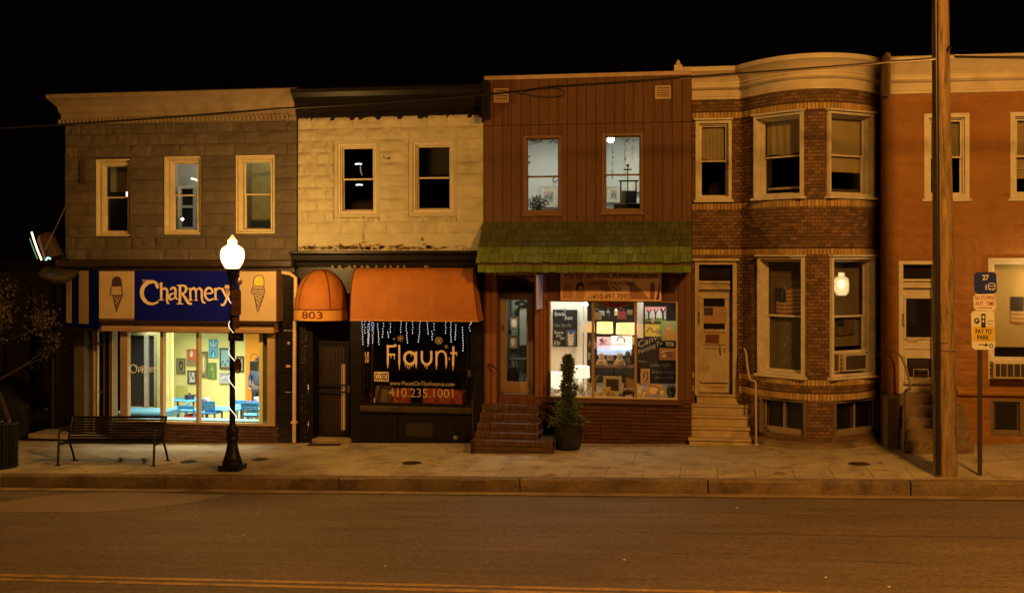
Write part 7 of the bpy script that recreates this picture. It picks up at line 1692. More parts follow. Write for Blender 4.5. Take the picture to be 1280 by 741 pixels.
ct('without trace', 798, 808, 449, 453, yc, cb2, md); ct('Ladies Night', 812, 838, 454, 459, yc, cb2, md); ct('Birthday Parties', 815, 842, 463, 468, yc, cb2, md); ct('private events', 818, 841, 470, 474, yc, cb2, md)
picture(824, 846, 434.5, 450, yr, None, C('burnt_orange', (.50,.17,.03)), [('f', ell(.55,.5,.25,.3), C('rust_dab', (.30,.10,.04))), ('s', [(.1,.6),(.4,.75),(.8,.8)], C('pale_orange', (.75,.45,.15)), .03), ('f', ell(.3,.35,.12,.15), C('pale_orange', (.75,.45,.15)))], 'burnt orange landscape painting on the right chalkboard')
picture(832, 842.5, 427, 432.5, yr+.01, None, C('cream_print', (.7,.6,.35)), [('s', [(.2,.5),(.5,.3),(.8,.6)], C('ink', (.06,.05,.05)), .015)], 'tiny white note card above the burnt orange painting')
picture(800.5, 812.5, 460.5, 479.5, yr-.02, None, C('tan_card', (.50,.34,.18)), [('f', ell(.55,.5,.28,.38), C('brown_fur', (.16,.08,.03))), ('s', [(.4,.2),(.6,.5),(.5,.8)], C('tan_fur', (.62,.42,.20)), .03)], 'tan card with a brown curled animal, left of the lower chalk writing')
picture(808.5, 829, 480, 494, .5, None, C('blush_canvas', (.62,.40,.28)), [('f', ell(.45,.45,.3,.3), C('cream_dab', (.8,.7,.5))), ('s', [(.1,.9),(.5,.8),(.95,.6)], C('brown_dab', (.2,.1,.04)), .02)], 'blush coloured painting leaning at the bottom right of the window')
for px0, px1, py0, lab in ((802,809,487,'small cream card leaning left of the blush painting'), (823,832,485,'small tilted card right of the blush painting')):
    picture(px0, px1, py0, 495.5, .4, None, C('tan_card2', (.42,.30,.17)), [('f', ell(.5,.5,.25,.3), C('cream_dab', (.8,.7,.5)))], lab, 'card', cat='card')
solo(MB().lathe([(.05,0),(.09,.08),(.10,.2),(.06,.26)], (X(839,.5), .5, zfw), 14), 'dark_basket', m_darkwood, 'dark basket at the bottom right corner of the party shop window', 'basket', smooth=60)
# ================================================================== HOUSE 4: brown brick with a rounded bay
B4 = thing('bay_brick_house', 'two storey brown brick house with a rounded bay and cream cornice', 'building', (X(985), 1, SLOPE(X(985))))
m_br = mat('brown_facing_brick', (.15,.085,.038), .8, 0, .12, 5, fine=.12, fs=50, isl=.40, bump=.3, bs=60)
m_sol = mat('tan_soldier_brick', (.40,.27,.10), .8, 0, .10, 5, fine=.1, fs=50, rand=.25, bump=.3, bs=60)
m_mo4 = mat('dark_brown_mortar', (.075,.035,.018), .95, 0, .2, 6)
yF = .75; bA = 1.22; xa_ = X(865.2, yF); xk = X(927, yF); xe = X(1104, yF); xcB = (xk+xe)/2; aB = (xe-xk)/2
pts = [(xa_, yF), (xk, yF)]
nb_ = 60
for k in range(1, nb_+1):
    t = -1+2*k/nb_; pts.append((xcB+aB*t, yF-bA*(1-abs(t)**2.1)))
cum = [0]
for a, b in zip(pts, pts[1:]): cum.append(cum[-1]+math.hypot(b[0]-a[0], b[1]-a[1]))
LT = cum[-1]
def bp(s):
    s = max(0, min(LT, s)); i = 0
    while i < len(cum)-2 and cum[i+1] < s: i += 1
    t = (s-cum[i])/(cum[i+1]-cum[i]); a, b = pts[i], pts[i+1]; x, y = a[0]+(b[0]-a[0])*t, a[1]+(b[1]-a[1])*t
    s2 = .06; return x, y, math.atan2(b[1]-a[1], b[0]-a[0])
def s_at(px): return min((abs(px_of(*bp(LT*k/900)[:2])-px), LT*k/900) for k in range(901))[1]
def yz(py, s): x, y, a = bp(s); t = (y+CD)/(ray(px_of(x, y), 325)[1]); return CH+t*(HY-py)/F
# openings: (px0, px1, y_top, y_bottom)
ops = [(869.5,914.5,150.5,250), (944.5,1005,143,246.5), (1033.5,1090,139,245), (949,1006.5,322,469), (1037,1091,319,469.5), (951,1009,498.5,544.5), (1041,1096.5,498.5,544.5), (868.5,921,326.5,505)]
O4 = []
for o in ops:
    s0, s1 = s_at(o[0]), s_at(o[1]); sm = (s0+s1)/2; O4.append([s0, s1, yz(o[3], sm), yz(o[2], sm)])
# the drawn heights match in pairs: keep upper sills and heads level
for grp in ((0,1,2), (3,4), (5,6)):
    a = sum(O4[i][2] for i in grp)/len(grp); b = sum(O4[i][3] for i in grp)/len(grp)
    for i in grp: O4[i][2] = a; O4[i][3] = b
zg4 = SLOPE(0)-.3; zc4 = Z(125, yF, 900)+.05; 
ss = sorted({0, LT, *[v for o in O4 for v in o[:2]], *cum[1:-1:1]})
mb = MB()
for a, b in zip(ss, ss[1:]):
    if b-a < 1e-4: continue
    c = (a+b)/2; z = zg4; A_, B_ = bp(a+1e-5), bp(b-1e-5); na = A_[2]; 
    n1 = (-math.sin(bp(c)[2])*-1, math.cos(bp(c)[2])*-1)
    inn = (-n1[0]*.22, -n1[1]*.22)
    def put(z0_, z1_):
        vs = [(A_[0],A_[1],z0_),(B_[0],B_[1],z0_),(B_[0]+inn[0],B_[1]+inn[1],z0_),(A_[0]+inn[0],A_[1]+inn[1],z0_)]; vs += [(v[0],v[1],z1_) for v in vs]
        mb.add(vs, [(0,1,5,4),(1,2,6,5),(2,3,7,6),(3,0,4,7),(4,5,6,7),(3,2,1,0)])
    for h in sorted([o for o in O4 if o[0] < c < o[1]], key=lambda o: o[2]):
        if h[2] > z: put(z, h[2])
        z = max(z, h[3])
    if z < zc4+.4: put(z, zc4+.4)
mb.build('backing_wall', m_mo4, B4)
# bands of upright bricks: z ranges
def band(py0, py1, s=None):
    s = s_at(900) if s is None else s; return (yz(py1, s), yz(py0, s))
sP = s_at(1019)
bands = [(O4[0][3]+.035, O4[0][3]+.035+.125), (O4[0][2]-.20, O4[0][2]-.075), (O4[3][3]+.04, O4[3][3]+.15), (O4[3][2]-.17, O4[3][2]-.06), (O4[5][3]+.01, O4[5][3]+.13)]
random.seed(81)
solm = MB().box(-.031, .031, -.014, .02, 0, 1, .004).mesh('soldier_brick', m_sol)
cnt = 0
for bi, (z0_, z1_) in enumerate(bands):
    s = .035
    while s < LT-.04:
        if not any(o[0]-.0 < s < o[1] and o[2] < (z0_+z1_)/2 < o[3] for o in O4):
            x, y, a = bp(s); me = solm
            if bi in (3, 4) : pass
            o = inst('soldier_brick', me, B4, (x, y, z0_), rz=a, sc=(1, 1, z1_-z0_)); cnt += 1
        s += .073
# running bond in dark brick
mb = MB(); ch = .0675; z = zg4; row = 0
zr = zg4
while zr < zc4+.02:
    z0_, z1_ = zr+.004, zr+ch-.004; zm2 = (z0_+z1_)/2
    if not any(b[0]-.02 < zm2 < b[1]+.02 for b in bands):
        s = -(.066 if row % 2 else 0); hs = sorted([o for o in O4 if o[2] < zm2+.02 and o[3] > zm2-.02], key=lambda o: o[0])
        while s < LT:
            L_ = .132; a, b = max(0, s)+.004, min(LT, s+L_)-.004
            segs = [(a, b)]
            for h in hs:
                ns = []
                for q in segs:
                    if h[1] <= q[0] or h[0] >= q[1]: ns.append(q); continue
                    if h[0]-q[0] > .02: ns.append((q[0], h[0]-.002))
                    if q[1]-h[1] > .02: ns.append((h[1]+.002, q[1]))
                segs = ns
            for a, b in segs:
                if b-a < .015: continue
                A_, B_ = bp(a), bp(b); ang = math.atan2(B_[1]-A_[1], B_[0]-A_[0]); nx_, ny_ = math.sin(ang), -math.cos(ang); pr = .010+random.uniform(-.003,.004)
                i_ = .003
                fx = [(A_[0],A_[1]),(B_[0],B_[1])]; ux, uy = math.cos(ang)*i_, math.sin(ang)*i_
                vs = [(A_[0],A_[1],z0_),(B_[0],B_[1],z0_),(B_[0],B_[1],z1_),(A_[0],A_[1],z1_),(A_[0]+nx_*pr+ux,A_[1]+ny_*pr+uy,z0_+i_),(B_[0]+nx_*pr-ux,B_[1]+ny_*pr-uy,z0_+i_),(B_[0]+nx_*pr-ux,B_[1]+ny_*pr-uy,z1_-i_),(A_[0]+nx_*pr+ux,A_[1]+ny_*pr+uy,z1_-i_)]
                mb.add(vs, [(0,1,5,4),(1,2,6,5),(2,3,7,6),(3,0,4,7),(4,5,6,7)])
            s += L_
    zr += ch; row += 1
o = mb.build('brickwork', m_br, B4, fixn=False); o['kind'] = 'stuff'
# windows, flat units set between two points of the curve
def bow_win(i, **k):
    s0, s1, z0_, z1_ = O4[i]; A_, B_ = bp(s0), bp(s1); ang = math.atan2(B_[1]-A_[1], B_[0]-A_[0]); W_ = math.hypot(B_[0]-A_[0], B_[1]-A_[1])
    M = T((A_[0], A_[1], z0_)) @ Matrix.Rotation(ang, 4, 'Z')
    return M, W_, z1_-z0_, k
kw = dict(mc=m_white, cas=.052, rec=.15, proud=.07, rail=.5, sillw=.07, sash=.03)
m_lace = mat('cream_curtain', (.42,.34,.22), .95, 0, .08, 3); m_shd = mat('tan_roller_shade', (.48,.38,.22), .9, 0, .05, 3); m_bl = m_bl
m_blind = mat('dusty_venetian_blind', (.20,.165,.11), .8)
for i in (0, 1, 2, 3, 4):
    M, W_, H_, _ = bow_win(i); k2_ = dict(kw)
    if i == 0: k2_.update(proud=.03, cas=.065, rec=.10)
    wo, q = window(B4, M, W_, H_, **k2_); i0, i1, j0, jr, j1 = q
    mb = MB(M); mb.box(-.03, W_+.03, -k2_['proud']-.06, -.0, H_+.002, H_+.035).build('head_moulding', m_white, wo)
    if i == 0: curtain(wo, M, i0+.0, i1, jr+.03, j1, .20, m_lace, 7)
    if i == 1: curtain(wo, M, i0+.02, i1-.10, jr+.05, j1, .24, m_lace, 5, .02); MB(M).box(i0+.05, i1-.03, .23, .26, j0+.10, j0+.15).build('inner_ledge', m_whited, wo)
    if i == 2:
        MB(M).box(i0, i1, .235, .238, jr-.30, j1).build('roller_shade', m_shd, wo); MB(M).box(i0, i1, .230, .242, jr-.325, jr-.30).build('shade_hem', m_shd, wo)
        MB(M).box(i0, i1, .25, .34, j0, j0+.10, .03).build('inner_ledge', C('grey_clutter', (.10,.08,.06)), wo)
    if i == 3:
        blinds(wo, M, i0, i1, j0+.02, j1-.02, .26, m_blind, .034)
    if i == 4:
        blinds(wo, M, i0, i1, j0+.50, j1-.02, .27, m_blind, .036)
# rooms behind, dark
def sroom(px0, px1, zlo, zhi): room(B4, xa_+.05, xe-.05, 1.15, 4, zlo, zhi, m_dark)
zmid = (O4[0][2]+O4[3][3])/2
room(B4, xa_+.02, xe-.05, yF+.28, 4, zmid+.1, zc4-.1, m_dim); room(B4, xa_+.02, xe-.05, yF+.28, 4, SLOPE(0)+.9, zmid-.1, m_dim)
# ---- flag hung inside the left lower window
def flag_obj(M, x0_, x1_, z0_, z1_, y, lab, star_m, mr_, mw_, wave=.012, nm='flag'):
    p = M @ Vector((x0_, y, z0_)); root = thing(nm, lab, 'flag', tuple(p)); n = 24
    def surf(a0, a1, b0, b1, off, m, name):
        vs = []; nu = max(1, int((a1-a0)*n)+1)
        for j in (0, 1):
            for i in range(nu+1):
                u = a0+(a1-a0)*i/nu; v = b0+(b1-b0)*j; vs.append((x0_+(x1_-x0_)*u, y-off+wave*math.sin(u*11+v*2), z1_-(z1_-z0_)*v-wave*1.2*math.sin(u*5)))
        mb = MB(M); mb.add(vs, [(i, i+1, nu+2+i, nu+1+i) for i in range(nu)]); return mb.build(name, m, root, fixn=False)
    for k in range(13):
        surf(.4 if k < 7 else 0, 1, k/13, (k+1)/13, 0, mr_ if k % 2 == 0 else mw_, 'stripe')
    surf(0, .4, 0, 7/13, .002, star_m, 'canton'); mb = MB(M)
    for r_ in range(9):
        for c_ in range(6 if r_ % 2 == 0 else 5):
            u = .4*(c_+(.5 if r_ % 2 == 0 else 1))/6; v = 7/13*(r_+.5)/9; X_ = x0_+(x1_-x0_)*u; Z_ = z1_-(z1_-z0_)*v-wave*1.2*math.sin(u*5); Y_ = y-.004+wave*math.sin(u*11+v*2); s_ = (x1_-x0_)*.014
            P = [(X_+s_*(1 if k % 2 == 0 else .42)*math.sin(k*.6283), Y_-.002, Z_+s_*(1 if k % 2 == 0 else .42)*math.cos(k*.6283)) for k in range(10)]; mb.add(P, [tuple(range(10))])
    mb.build('stars', mw_, root, fixn=False); return root
m_fb = mat('flag_navy', (.012,.012,.035), .9); m_fr = mat('flag_faded_red', (.30,.13,.06), .9); m_fw = mat('flag_faded_white', (.46,.36,.24), .9)
M, W_, H_, _ = bow_win(3)
def u_at(M, W_, px, off=0):
    best = min(range(201), key=lambda k: abs(px_of(*(M @ Vector((W_*k/200, off, 0)))[:2])-px)); return W_*best/200
def w_at(M, W_, u, py, off=0, H0=0):
    p = M @ Vector((u, off, 0)); t = (p.y+CD)/ray(px_of(p.x, p.y), 325)[1]; return CH+t*(HY-py)/F-M.translation.z
a, b = u_at(M, W_, 967, .15), u_at(M, W_, 999.5, .15)
flag_obj(M, a, b, w_at(M, W_, a, 392, .15), w_at(M, W_, a, 359.5, .15), .225, 'faded stars and stripes flag hanging in the left lower bay window', m_fb, m_fr, m_fw)
M, W_, H_, _ = bow_win(4)
a, b = u_at(M, W_, 1050, .15), u_at(M, W_, 1072, .15)
flag_obj(M, a, b, w_at(M, W_, a, 419, .15), w_at(M, W_, a, 396, .15), .235, 'dim small flag behind the glass above the bay window air conditioner', m_fb, mat('dim_flag_red', (.10,.05,.03), .9), mat('dim_flag_white', (.16,.12,.08), .9))
# ---- air conditioner in the right lower bay window
def aircon(M, u0, u1, w0, w1, out, lab, m, fins=0):
    p = M @ Vector(((u0+u1)/2, 0, w0)); root = thing('air_conditioner', lab, 'air conditioner', tuple(p))
    MB(M).box(u0, u1, -out, .12, w0, w1, .015).build('casing', m, root)
    MB(M).box(u0+.025, u1-.025, -out-.004, -out+.01, w0+.03, w1-.03).build('coil', mat('coil_dark', (.04,.03,.02), .6), root)
    mb = MB(M); frame4(mb, u0+.012, u1-.012, w0+.012, w1-.012, .022, -out-.014, -out-.005); mb.build('front_frame', m, root)
    for k in range(fins): u = u0+(u1-u0)*(k+1)/(fins+1); MB(M).box(u-.006, u+.006, -out-.016, -out-.005, w0+.03, w1-.03).build('grille_bar', m, root)
    for k in range(3): MB(M).box(u0-.002+0, u0-.0005, -out+.05, .05, w0+.06+k*.08, w0+.085+k*.08).build('side_louvre', m_dark, root)
    return root
a, b = u_at(M, W_, 1053, -.05), u_at(M, W_, 1081, -.05)
aircon(M, a, b, w_at(M, W_, a, 464.5, -.05), w_at(M, W_, a, 442.5, -.05), .10, 'cream window air conditioner in the right lower bay window', m_whited)
MB(M).box(.10, a-.01, .02, .05, .10, w_at(M, W_, a, 441, 0)).build('side_panel', mat('accordion_panel', (.08,.06,.04), .6), B4)
mb = MB(M); frame4(mb, .10, a-.01, .08, w_at(M, W_, a, 440.5, 0), .03, .0, .02); mb.build('panel_frame', m_whited, B4)
MB(M).box(.09, W_-.09, .03, .075, w_at(M, W_, a, 442, 0), w_at(M, W_, a, 438.5, 0)).build('support_rail', m_white, B4)
# basement windows with mesh grilles
m_meshg = mat('rusty_white_mesh', (.50,.40,.27), .6, 0, .2, 20)
for k, i in enumerate((5, 6)):
    M, W_, H_, _ = bow_win(i); mb = MB(M); frame4(mb, 0, W_, 0, H_, .05, -.05, .10, .012); bo = mb.build('basement_window', mat('grimy_frame', (.17,.12,.07), .7, 0, .2, 8), B4)
    mb = MB(M); frame4(mb, .09, W_-.09, .04, H_-.05, .035, .10, .13); mb.box(W_/2-.02, W_/2+.02, .10, .13, .075, H_-.085); mb.build('sash', mat('grimy_sash', (.06,.042,.026), .7), bo)
    MB(M).box(.12, W_-.12, .118, .122, .07, H_-.08).build('pane', mat('grimy_dark_glass', (.012,.010,.008), .25, 0, .4, 3), bo)
    mb = MB(M); n_ = 14
    for q in range(-7, n_+1):
        for sgn in (1, -1):
            x0_ = .07+(W_-.14)*q/n_; L_ = .17; xs_ = x0_; xe_ = x0_+L_ if sgn > 0 else x0_-L_
            if min(x0_, xe_) < .06 or max(x0_, xe_) > W_-.06: continue
            mb.bar((x0_, .03+.002*sgn, .02), (xe_, .03+.002*sgn, .02+.13), .016, .008)
    n2_ = 9
    for q in range(n2_):
        z_ = .14+(H_-.2)*q/n2_; d_ = (H_-.2)/n2_; mb.bar((W_/2-.028, .031, z_), (W_/2+.028, .031, z_+d_), .013, .006); mb.bar((W_/2+.028, .028, z_), (W_/2-.028, .028, z_+d_), .013, .006)
        mb.bar((.085, .031, z_), (.12, .031, z_+d_), .007, .006); mb.bar((.12, .028, z_), (.085, .028, z_+d_), .007, .006); mb.bar((W_-.12, .031, z_), (W_-.085, .031, z_+d_), .007, .006); mb.bar((W_-.085, .028, z_), (W_-.12, .028, z_+d_), .007, .006)
    mb.build('mesh_grille', m_meshg, bo)
# concrete apron round the foot of the bay
vs = []; n_ = 26; s0_ = s_at(940); 
for k in range(n_+1):
    s = s0_+(LT-s0_)*k/n_; x, y, a = bp(s); nx_, ny_ = math.sin(a), -math.cos(a); g = SLOPE(x)
    for o_, z_ in ((0, .10), (.16, .07), (.20, .0), (.20, -.05)): vs.append((x+nx_*o_, y+ny_*o_, g+z_+random.uniform(-.008,.008)))
MB().add(vs, [(k*4+j, k*4+j+1, (k+1)*4+j+1, (k+1)*4+j) for k in range(n_) for j in range(3)]).build('apron', m_kerb, B4)
# cornice over flat and bay
m_corn = mat('cream_metal_cornice', (.58,.52,.40), .5, 0, .08, 3, fine=.04, stain=.3, ss=2.2, scol=(.30,.19,.08))
zz4 = lambda py: Z(py, yF-.15, 900)
prof4 = [(0, zz4(124.5)), (.06, zz4(123.5)), (.06, zz4(121)), (.03, zz4(119.5)), (.05, zz4(112)), (.10, zz4(111)), (.13, zz4(109.2)), (.07, zz4(108.2)), (.07, zz4(102)), (.12, zz4(97)), (.20, zz4(91.5)), (.26, zz4(89.5)), (.26, zz4(87.5)), (.23, zz4(87)), (.24, zz4(84)), (.19, zz4(83)), (0, zz4(81.5))]
path = [(xa_-.16, yF, 0, -1), (xk-.05, yF, 0, -1)]
for k in range(46):
    s = s_at(928)+(LT-s_at(928))*k/45; x, y, a = bp(s); nx_, ny_ = math.sin(a), -math.cos(a)
    if k == 0: nx_, ny_ = nx_*.5, -1
    path.append((x, y, nx_, ny_))
sweep(path, prof4, m_corn, B4, 'cornice', 25)
bd = MB().box(-.009, .009, -.012, 0, 0, .022).mesh('bead', m_corn)
s = .02; nbd = 0
while s < LT-.05 and nbd < 130:
    x, y, a = bp(s); nx_, ny_ = math.sin(a), -math.cos(a); inst('bead', bd, B4, (x+nx_*.085, y+ny_*.085, zz4(104.5)), rz=a); s += .044; nbd += 1
# end bracket at the left and pilaster at the right
xb_ = X(843.5, .4); brk = MB()
x0b, x1b = X(843.5, .45), X(852, .45)
brk.box(x0b, x1b, .42, .8, Z(128.5,.45,848), Z(82,.45,848), .01); brk.box(x0b-.015, x1b+.015, .36, .8, Z(91,.45,848), Z(82,.45,848), .01).box(x0b-.015, x1b+.015, .38, .8, Z(113,.45,848), Z(107,.45,848), .01)
brk.box(x0b+.03, x1b-.03, .385, .42, Z(105,.45,848), Z(94,.45,848), .01).box(x0b+.03, x1b-.03, .385, .42, Z(126,.45,848), Z(115,.45,848), .01)
MM = T(((x0b+x1b)/2, .58, Z(82,.45,848))); brk.add([tuple(MM @ Vector(v)) for v in [(-.06,-.15,0),(.06,-.15,0),(.06,.15,0),(-.06,.15,0),(-.02,-.05,.12),(.02,-.05,.12),(.02,.05,.12),(-.02,.05,.12)]], [(0,1,5,4),(1,2,6,5),(2,3,7,6),(3,0,4,7),(4,5,6,7)])
brk.build('end_bracket', m_corn, B4); MB().box(x1b, xa_-.0, .55, .9, Z(113,.6,857), Z(84,.6,857), .01).build('cornice_return', m_corn, B4)
# ---- front door and surround
M, W_, H_, _ = bow_win(7); D0 = O4[7]; dx0, dx1 = X(868.5,yF), X(921,yF); zdb = O4[7][2]
mb = MB(); zT = D0[3]; zD0 = Z(491.5, yF, 895)
mb.box(dx0, dx0+.085, yF-.05, yF+.25, zD0-.02, zT).box(dx1-.085, dx1, yF-.05, yF+.25, zD0-.02, zT).box(dx0+.085, dx1-.085, yF-.05, yF+.25, zT-.07, zT); dsr = mb.build('door_surround', m_whited, B4)
MB().box(dx0-.05, dx1+.05, yF-.12, yF+.0, zT+.001, zT+.06, .01).build('door_hood', m_whited, B4)
MB().box(dx0+.085, dx1-.085, yF+.12, yF+.13, Z(350,yF,895), zT-.07).build('transom_pane', mat('dark_transom', (.02,.015,.01), .1), B4)
for pa, pb, o_ in ((351,354.5,.10),(354.5,358,.06),(358,362,.13),(362,365,.05)): MB().box(dx0+.0855, dx1-.13, yF+.2-o_, yF+.24, Z(pb,yF,895), Z(pa,yF,895)-.002, .008).build('transom_moulding', m_whited, B4)
ddx1 = X(911.5, yF+.15); mb = MB(); y4 = yF+.15; zDt = Z(365, y4, 895)
dr4 = thing_d = MB().box(dx0+.0852, dx1-.0852, y4+.03, y4+.06, zD0, zDt).build('door', m_whited, B4)
gx0, gx1, gz0, gz1 = X(877.5,y4), X(909.5,y4), Z(411.5,y4,893), Z(373.5,y4,893)
mb = MB(); frame4(mb, dx0+.09, ddx1, zD0+.005, zDt-.005, .09, y4-.0, y4+.029); mb.box(dx0+.18, ddx1-.09, y4, y4+.029, gz0-.05, gz0).box(dx0+.18, ddx1-.09, y4, y4+.029, Z(434,y4,893)-.02, Z(431.5,y4,893)); mb.build('stile', m_whited, dr4)
MB().box(gx0-.03, gx1+.03, y4-.03, y4-.001, gz1+.01, gz1+.05, .006).build('drip_cap', m_whited, dr4)
MB().box(gx0, gx1, y4+.015, y4+.028, gz0, gz1).build('pane', mat('door_dark_glass', (.015,.012,.010), .08), dr4)
MB().box(gx0+.03, gx1-.01, y4+.012, y4+.029, Z(485,y4,893), Z(442,y4,893), .01).build('door_panel', m_whited, dr4)
MB().box(gx0-.02, gx1+.02, y4-.05, y4-.001, Z(477.5,y4,893), Z(475,y4,893)).build('kick_rail', m_whited, dr4)
r = rect(884, 904, 479.5, 483, y4-.01); MB().box(r[0], r[1], y4-.012, y4-.001, r[2], r[3]).build('mail_slot', mat('tan_plate', (.5,.33,.15), .5), dr4)
for py in (417, 437.5): p = W(914.5, py, y4+.02); MB().lathe([(.0,-.03),(.03,-.015),(.03,.015),(.0,.03)], tuple(p), 10).build('knob', m_cast, dr4, 60)
p = W(901, 430, y4-.04); MB().tube([(p.x, y4-.01, p.z), (p.x, y4-.05, p.z), (p.x+.01, y4-.05, p.z-.2), (p.x+.01, y4-.01, p.z-.2)], .014, 6).build('door_handle', mat('pale_metal', (.4,.36,.3), .5), dr4)
M = T((0,0,0)); r = rect(880, 908, 384, 403.5, y4-.01)
fl_ = flag_obj(M, r[0], r[1], r[2], r[3], y4-.004, 'small framed stars and stripes in the front door window of the bay house', m_fb, m_fr, m_fw, .0)
mb = MB(); frame4(mb, r[0]-.012, r[1]+.012, r[2]-.012, r[3]+.012, .014, y4-.012, y4-.001); mb.build('border', m_fw, fl_)
ns = thing('door_notice', 'paper notice with a brown picture under the door window of the bay house', 'notice', (X(893,y4), y4, Z(430,y4,893))); r = rect(878,909,413.5,430.5,y4-.01)
MB().box(r[0], r[1], y4-.008, y4-.001, r[2], r[3]).build('paper', mat('tan_paper', (.42,.32,.18), .8), ns)
text_mb('NO SMOKING ALLOWED', (X(880,y4), X(907,y4), Z(416.5,y4,893), Z(414,y4,893)), y4-.009).build('lettering', m_bp, ns)
mb = MB()
for q in range(2): mb.box(X(883+8.4*q,y4), X(890.5+8.4*q,y4), y4-.011, y4-.0085, Z(428,y4,893), Z(424,y4,893))
mb.box(X(882,y4), X(899,y4), y4-.010, y4-.0083, Z(429,y4,893), Z(418,y4,893)); mb.box(X(885,y4), X(896,y4), y4-.0125, y4-.0105, Z(422.5,y4,893), Z(419.5,y4,893)); mb.build('printed_picture', mat('brown_print', (.12,.045,.02), .7), ns)
mb = MB()
for q, t_ in enumerate('807'): text_mb(t_, (X(872,yF-.05), X(875,yF-.05), Z(395.5+q*6,yF,873), Z(390+q*6,yF,873)), yF-.051, ext=.008, bold=.02, mb=mb)
tag(mb.build('house_number', m_bl), 'black house number 807 running down the left door jamb', 'house number')
# ---- cream stone stoop
m_stoop = mat('cream_painted_stone', (.46,.36,.22), .8, 0, .12, 4, fine=.08, stain=.5, ss=3, scol=(.18,.11,.05), bump=.3, bs=30)
sp4 = thing('white_stoop', 'cream painted stone stoop of four steps at the bay house door', 'steps', (X(897), .2, SLOPE(X(897))))
def slabstep(parent, m, pa, pb, py, yf_, yb_2, zlow, nose=.03, name='step'):
    a, b = X(pa, yf_), X(pb, yf_); z = Z(py, yf_, (pa+pb)/2); so = MB().box(a+.025, b-.025, yf_+nose, yb_2, zlow, z-.05).build(name, m, parent); MB().box(a, b, yf_, yb_2, z-.05, z, .012).build('tread', m, so); return z
zg_ = SLOPE(X(897))-.12
z1_ = slabstep(sp4, m_stoop, 860, 939.5, 548.5, -.20, .75, zg_); z2_ = slabstep(sp4, m_stoop, 860, 938, 534.5, .05, .75, z1_); z3_ = slabstep(sp4, m_stoop, 859.5, 937, 520, .28, .75, z2_); z4_ = slabstep(sp4, m_stoop, 858, 935.5, 506, .48, .75, z3_)
z5_ = slabstep(sp4, m_stoop, 869.5, 923.5, 493, .66, .95, z4_)
h4 = MB(); P = [W(930.5,436,.3), W(932.5,441,.2), W(934.5,460,.05), W(937,473,-.05), W(939.5,475.5,-.1), W(944,476,-.12)]; h4.tube(P+[(P[-1].x+.01, -.12, P[-1].z-.05), (P[-1].x+.02, -.12, SLOPE(P[-1].x)+.01)], .021, 8); h4.lathe([(.06,0),(.05,.02),(.025,.03)], (P[-1].x+.02, -.12, SLOPE(P[-1].x)), 12)
h4.tube([P[0], (P[0].x, yF, P[0].z)], .014, 6)
solo(h4, 'handrail', mat('pinkish_cream_pipe', (.50,.38,.28), .5), 'cream pipe handrail standing right of the cream stone stoop', 'handrail', smooth=50)
MB().box(xa_, xa_+.1, 1.0, 9, -.5, zc4+.3).box(xe-.1, xe, 1.2, 9, -.5, zc4+.3).box(xa_, xe, 9, 9.2, -.5, zc4+.3).build('side_wall', m_mort, B4); MB().box(xa_+.1, xe-.1, .9, 9, zc4+.05, zc4+.15).build('roof', m_dark, B4)
# ================================================================== HOUSE 5: orange painted stone
B5 = thing('orange_stone_house', 'two storey orange painted stone house at the right end of the row', 'building', (X(1230), .5, SLOPE(X(1230))))
m_or = mat('orange_painted_stone', (.295,.132,.024), .72, 0, .09, 2.5, fine=.07, fs=30, rand=.04, stain=.5, ss=1.3, scol=(.22,.075,.012), bump=.9, bs=7, bd=.04)
y5 = .12; x0, x1 = X(1104.5, y5), 8.6; zs5, zc5 = SLOPE(x0)-.3, Z(116, y5, 1200)
wu = [(1155,1211.5,142,248.5), (1262.5,1319,140,247.5)]; o5 = [rect(*w_, y5) for w_ in wu]
dr5 = (X(1123,y5), X(1171,y5), Z(492,y5,1148), Z(326,y5,1148)); wl = (X(1234.5,y5), X(1318,y5), Z(474,y5,1260), Z(322.5,y5,1260)); wb = (X(1237.5,y5), X(1279,y5), Z(545,y5,1258), Z(498,y5,1258))
H5 = o5+[dr5, wl, wb]
holes_wall(MB(), x0, x1, zs5, zc5+.5, H5, y5+.02, y5+.3).build('backing_wall', m_or, B5)
v5 = rock_variants(m_or, 12, .030, edge=.42, nx=9, nz=5, seed=60)
ps = pieces(x0, x1, zs5, zc5+.03, H5, .29, .70, .5, .05)
lay_blocks(B5, 'stone_block', v5, ps, y5, .001)
MB().box(x0-.03, x0, y5+.0, .9, zs5, zc5+.3).build('end_wall', m_or, B5)
# projecting lower course
n_ = 40; vs = []
for i in range(n_+1):
    xx = X(1196,y5)+(x1-X(1196,y5))*i/n_; zz_ = Z(491.5,y5,1258)+.03*noise.noise(Vector((xx*1.3,0,0)))
    for o_, dz in ((0,.07),(.05,.05),(.075,.0),(.05,-.05),(0,-.06)): vs.append((xx, y5-.03-o_*(1+.4*noise.noise(Vector((xx*3,dz,1)))), zz_+dz))
MB().add(vs, [(i*5+j, i*5+j+1, (i+1)*5+j+1, (i+1)*5+j) for i in range(n_) for j in range(4)]).build('string_course', m_or, B5, 180)
for w_ in wu[:2]:
    x_0, x_1, z_0, z_1 = rect(*w_, y5); wo, q = window(B5, T((x_0, y5, z_0)), x_1-x_0, z_1-z_0, mc=m_white, cas=.085, rec=.09, proud=.03, rail=.5, sillw=.03); M = T((x_0, y5, z_0))
    i0, i1, j0, jr, j1 = q
    MB(M).box(i0, i1, .20, .205, jr+.02 if w_[0] < 1200 else j0+.30, j1).build('roller_shade', m_shd if w_[0] > 1200 else mat('cream_lace_panel', (.30,.25,.15), .9), wo)
    if w_[0] > 1200: MB(M).box(i0, i1, .18, .20, jr-.25, jr-.22).build('shade_rail', m_white, wo)
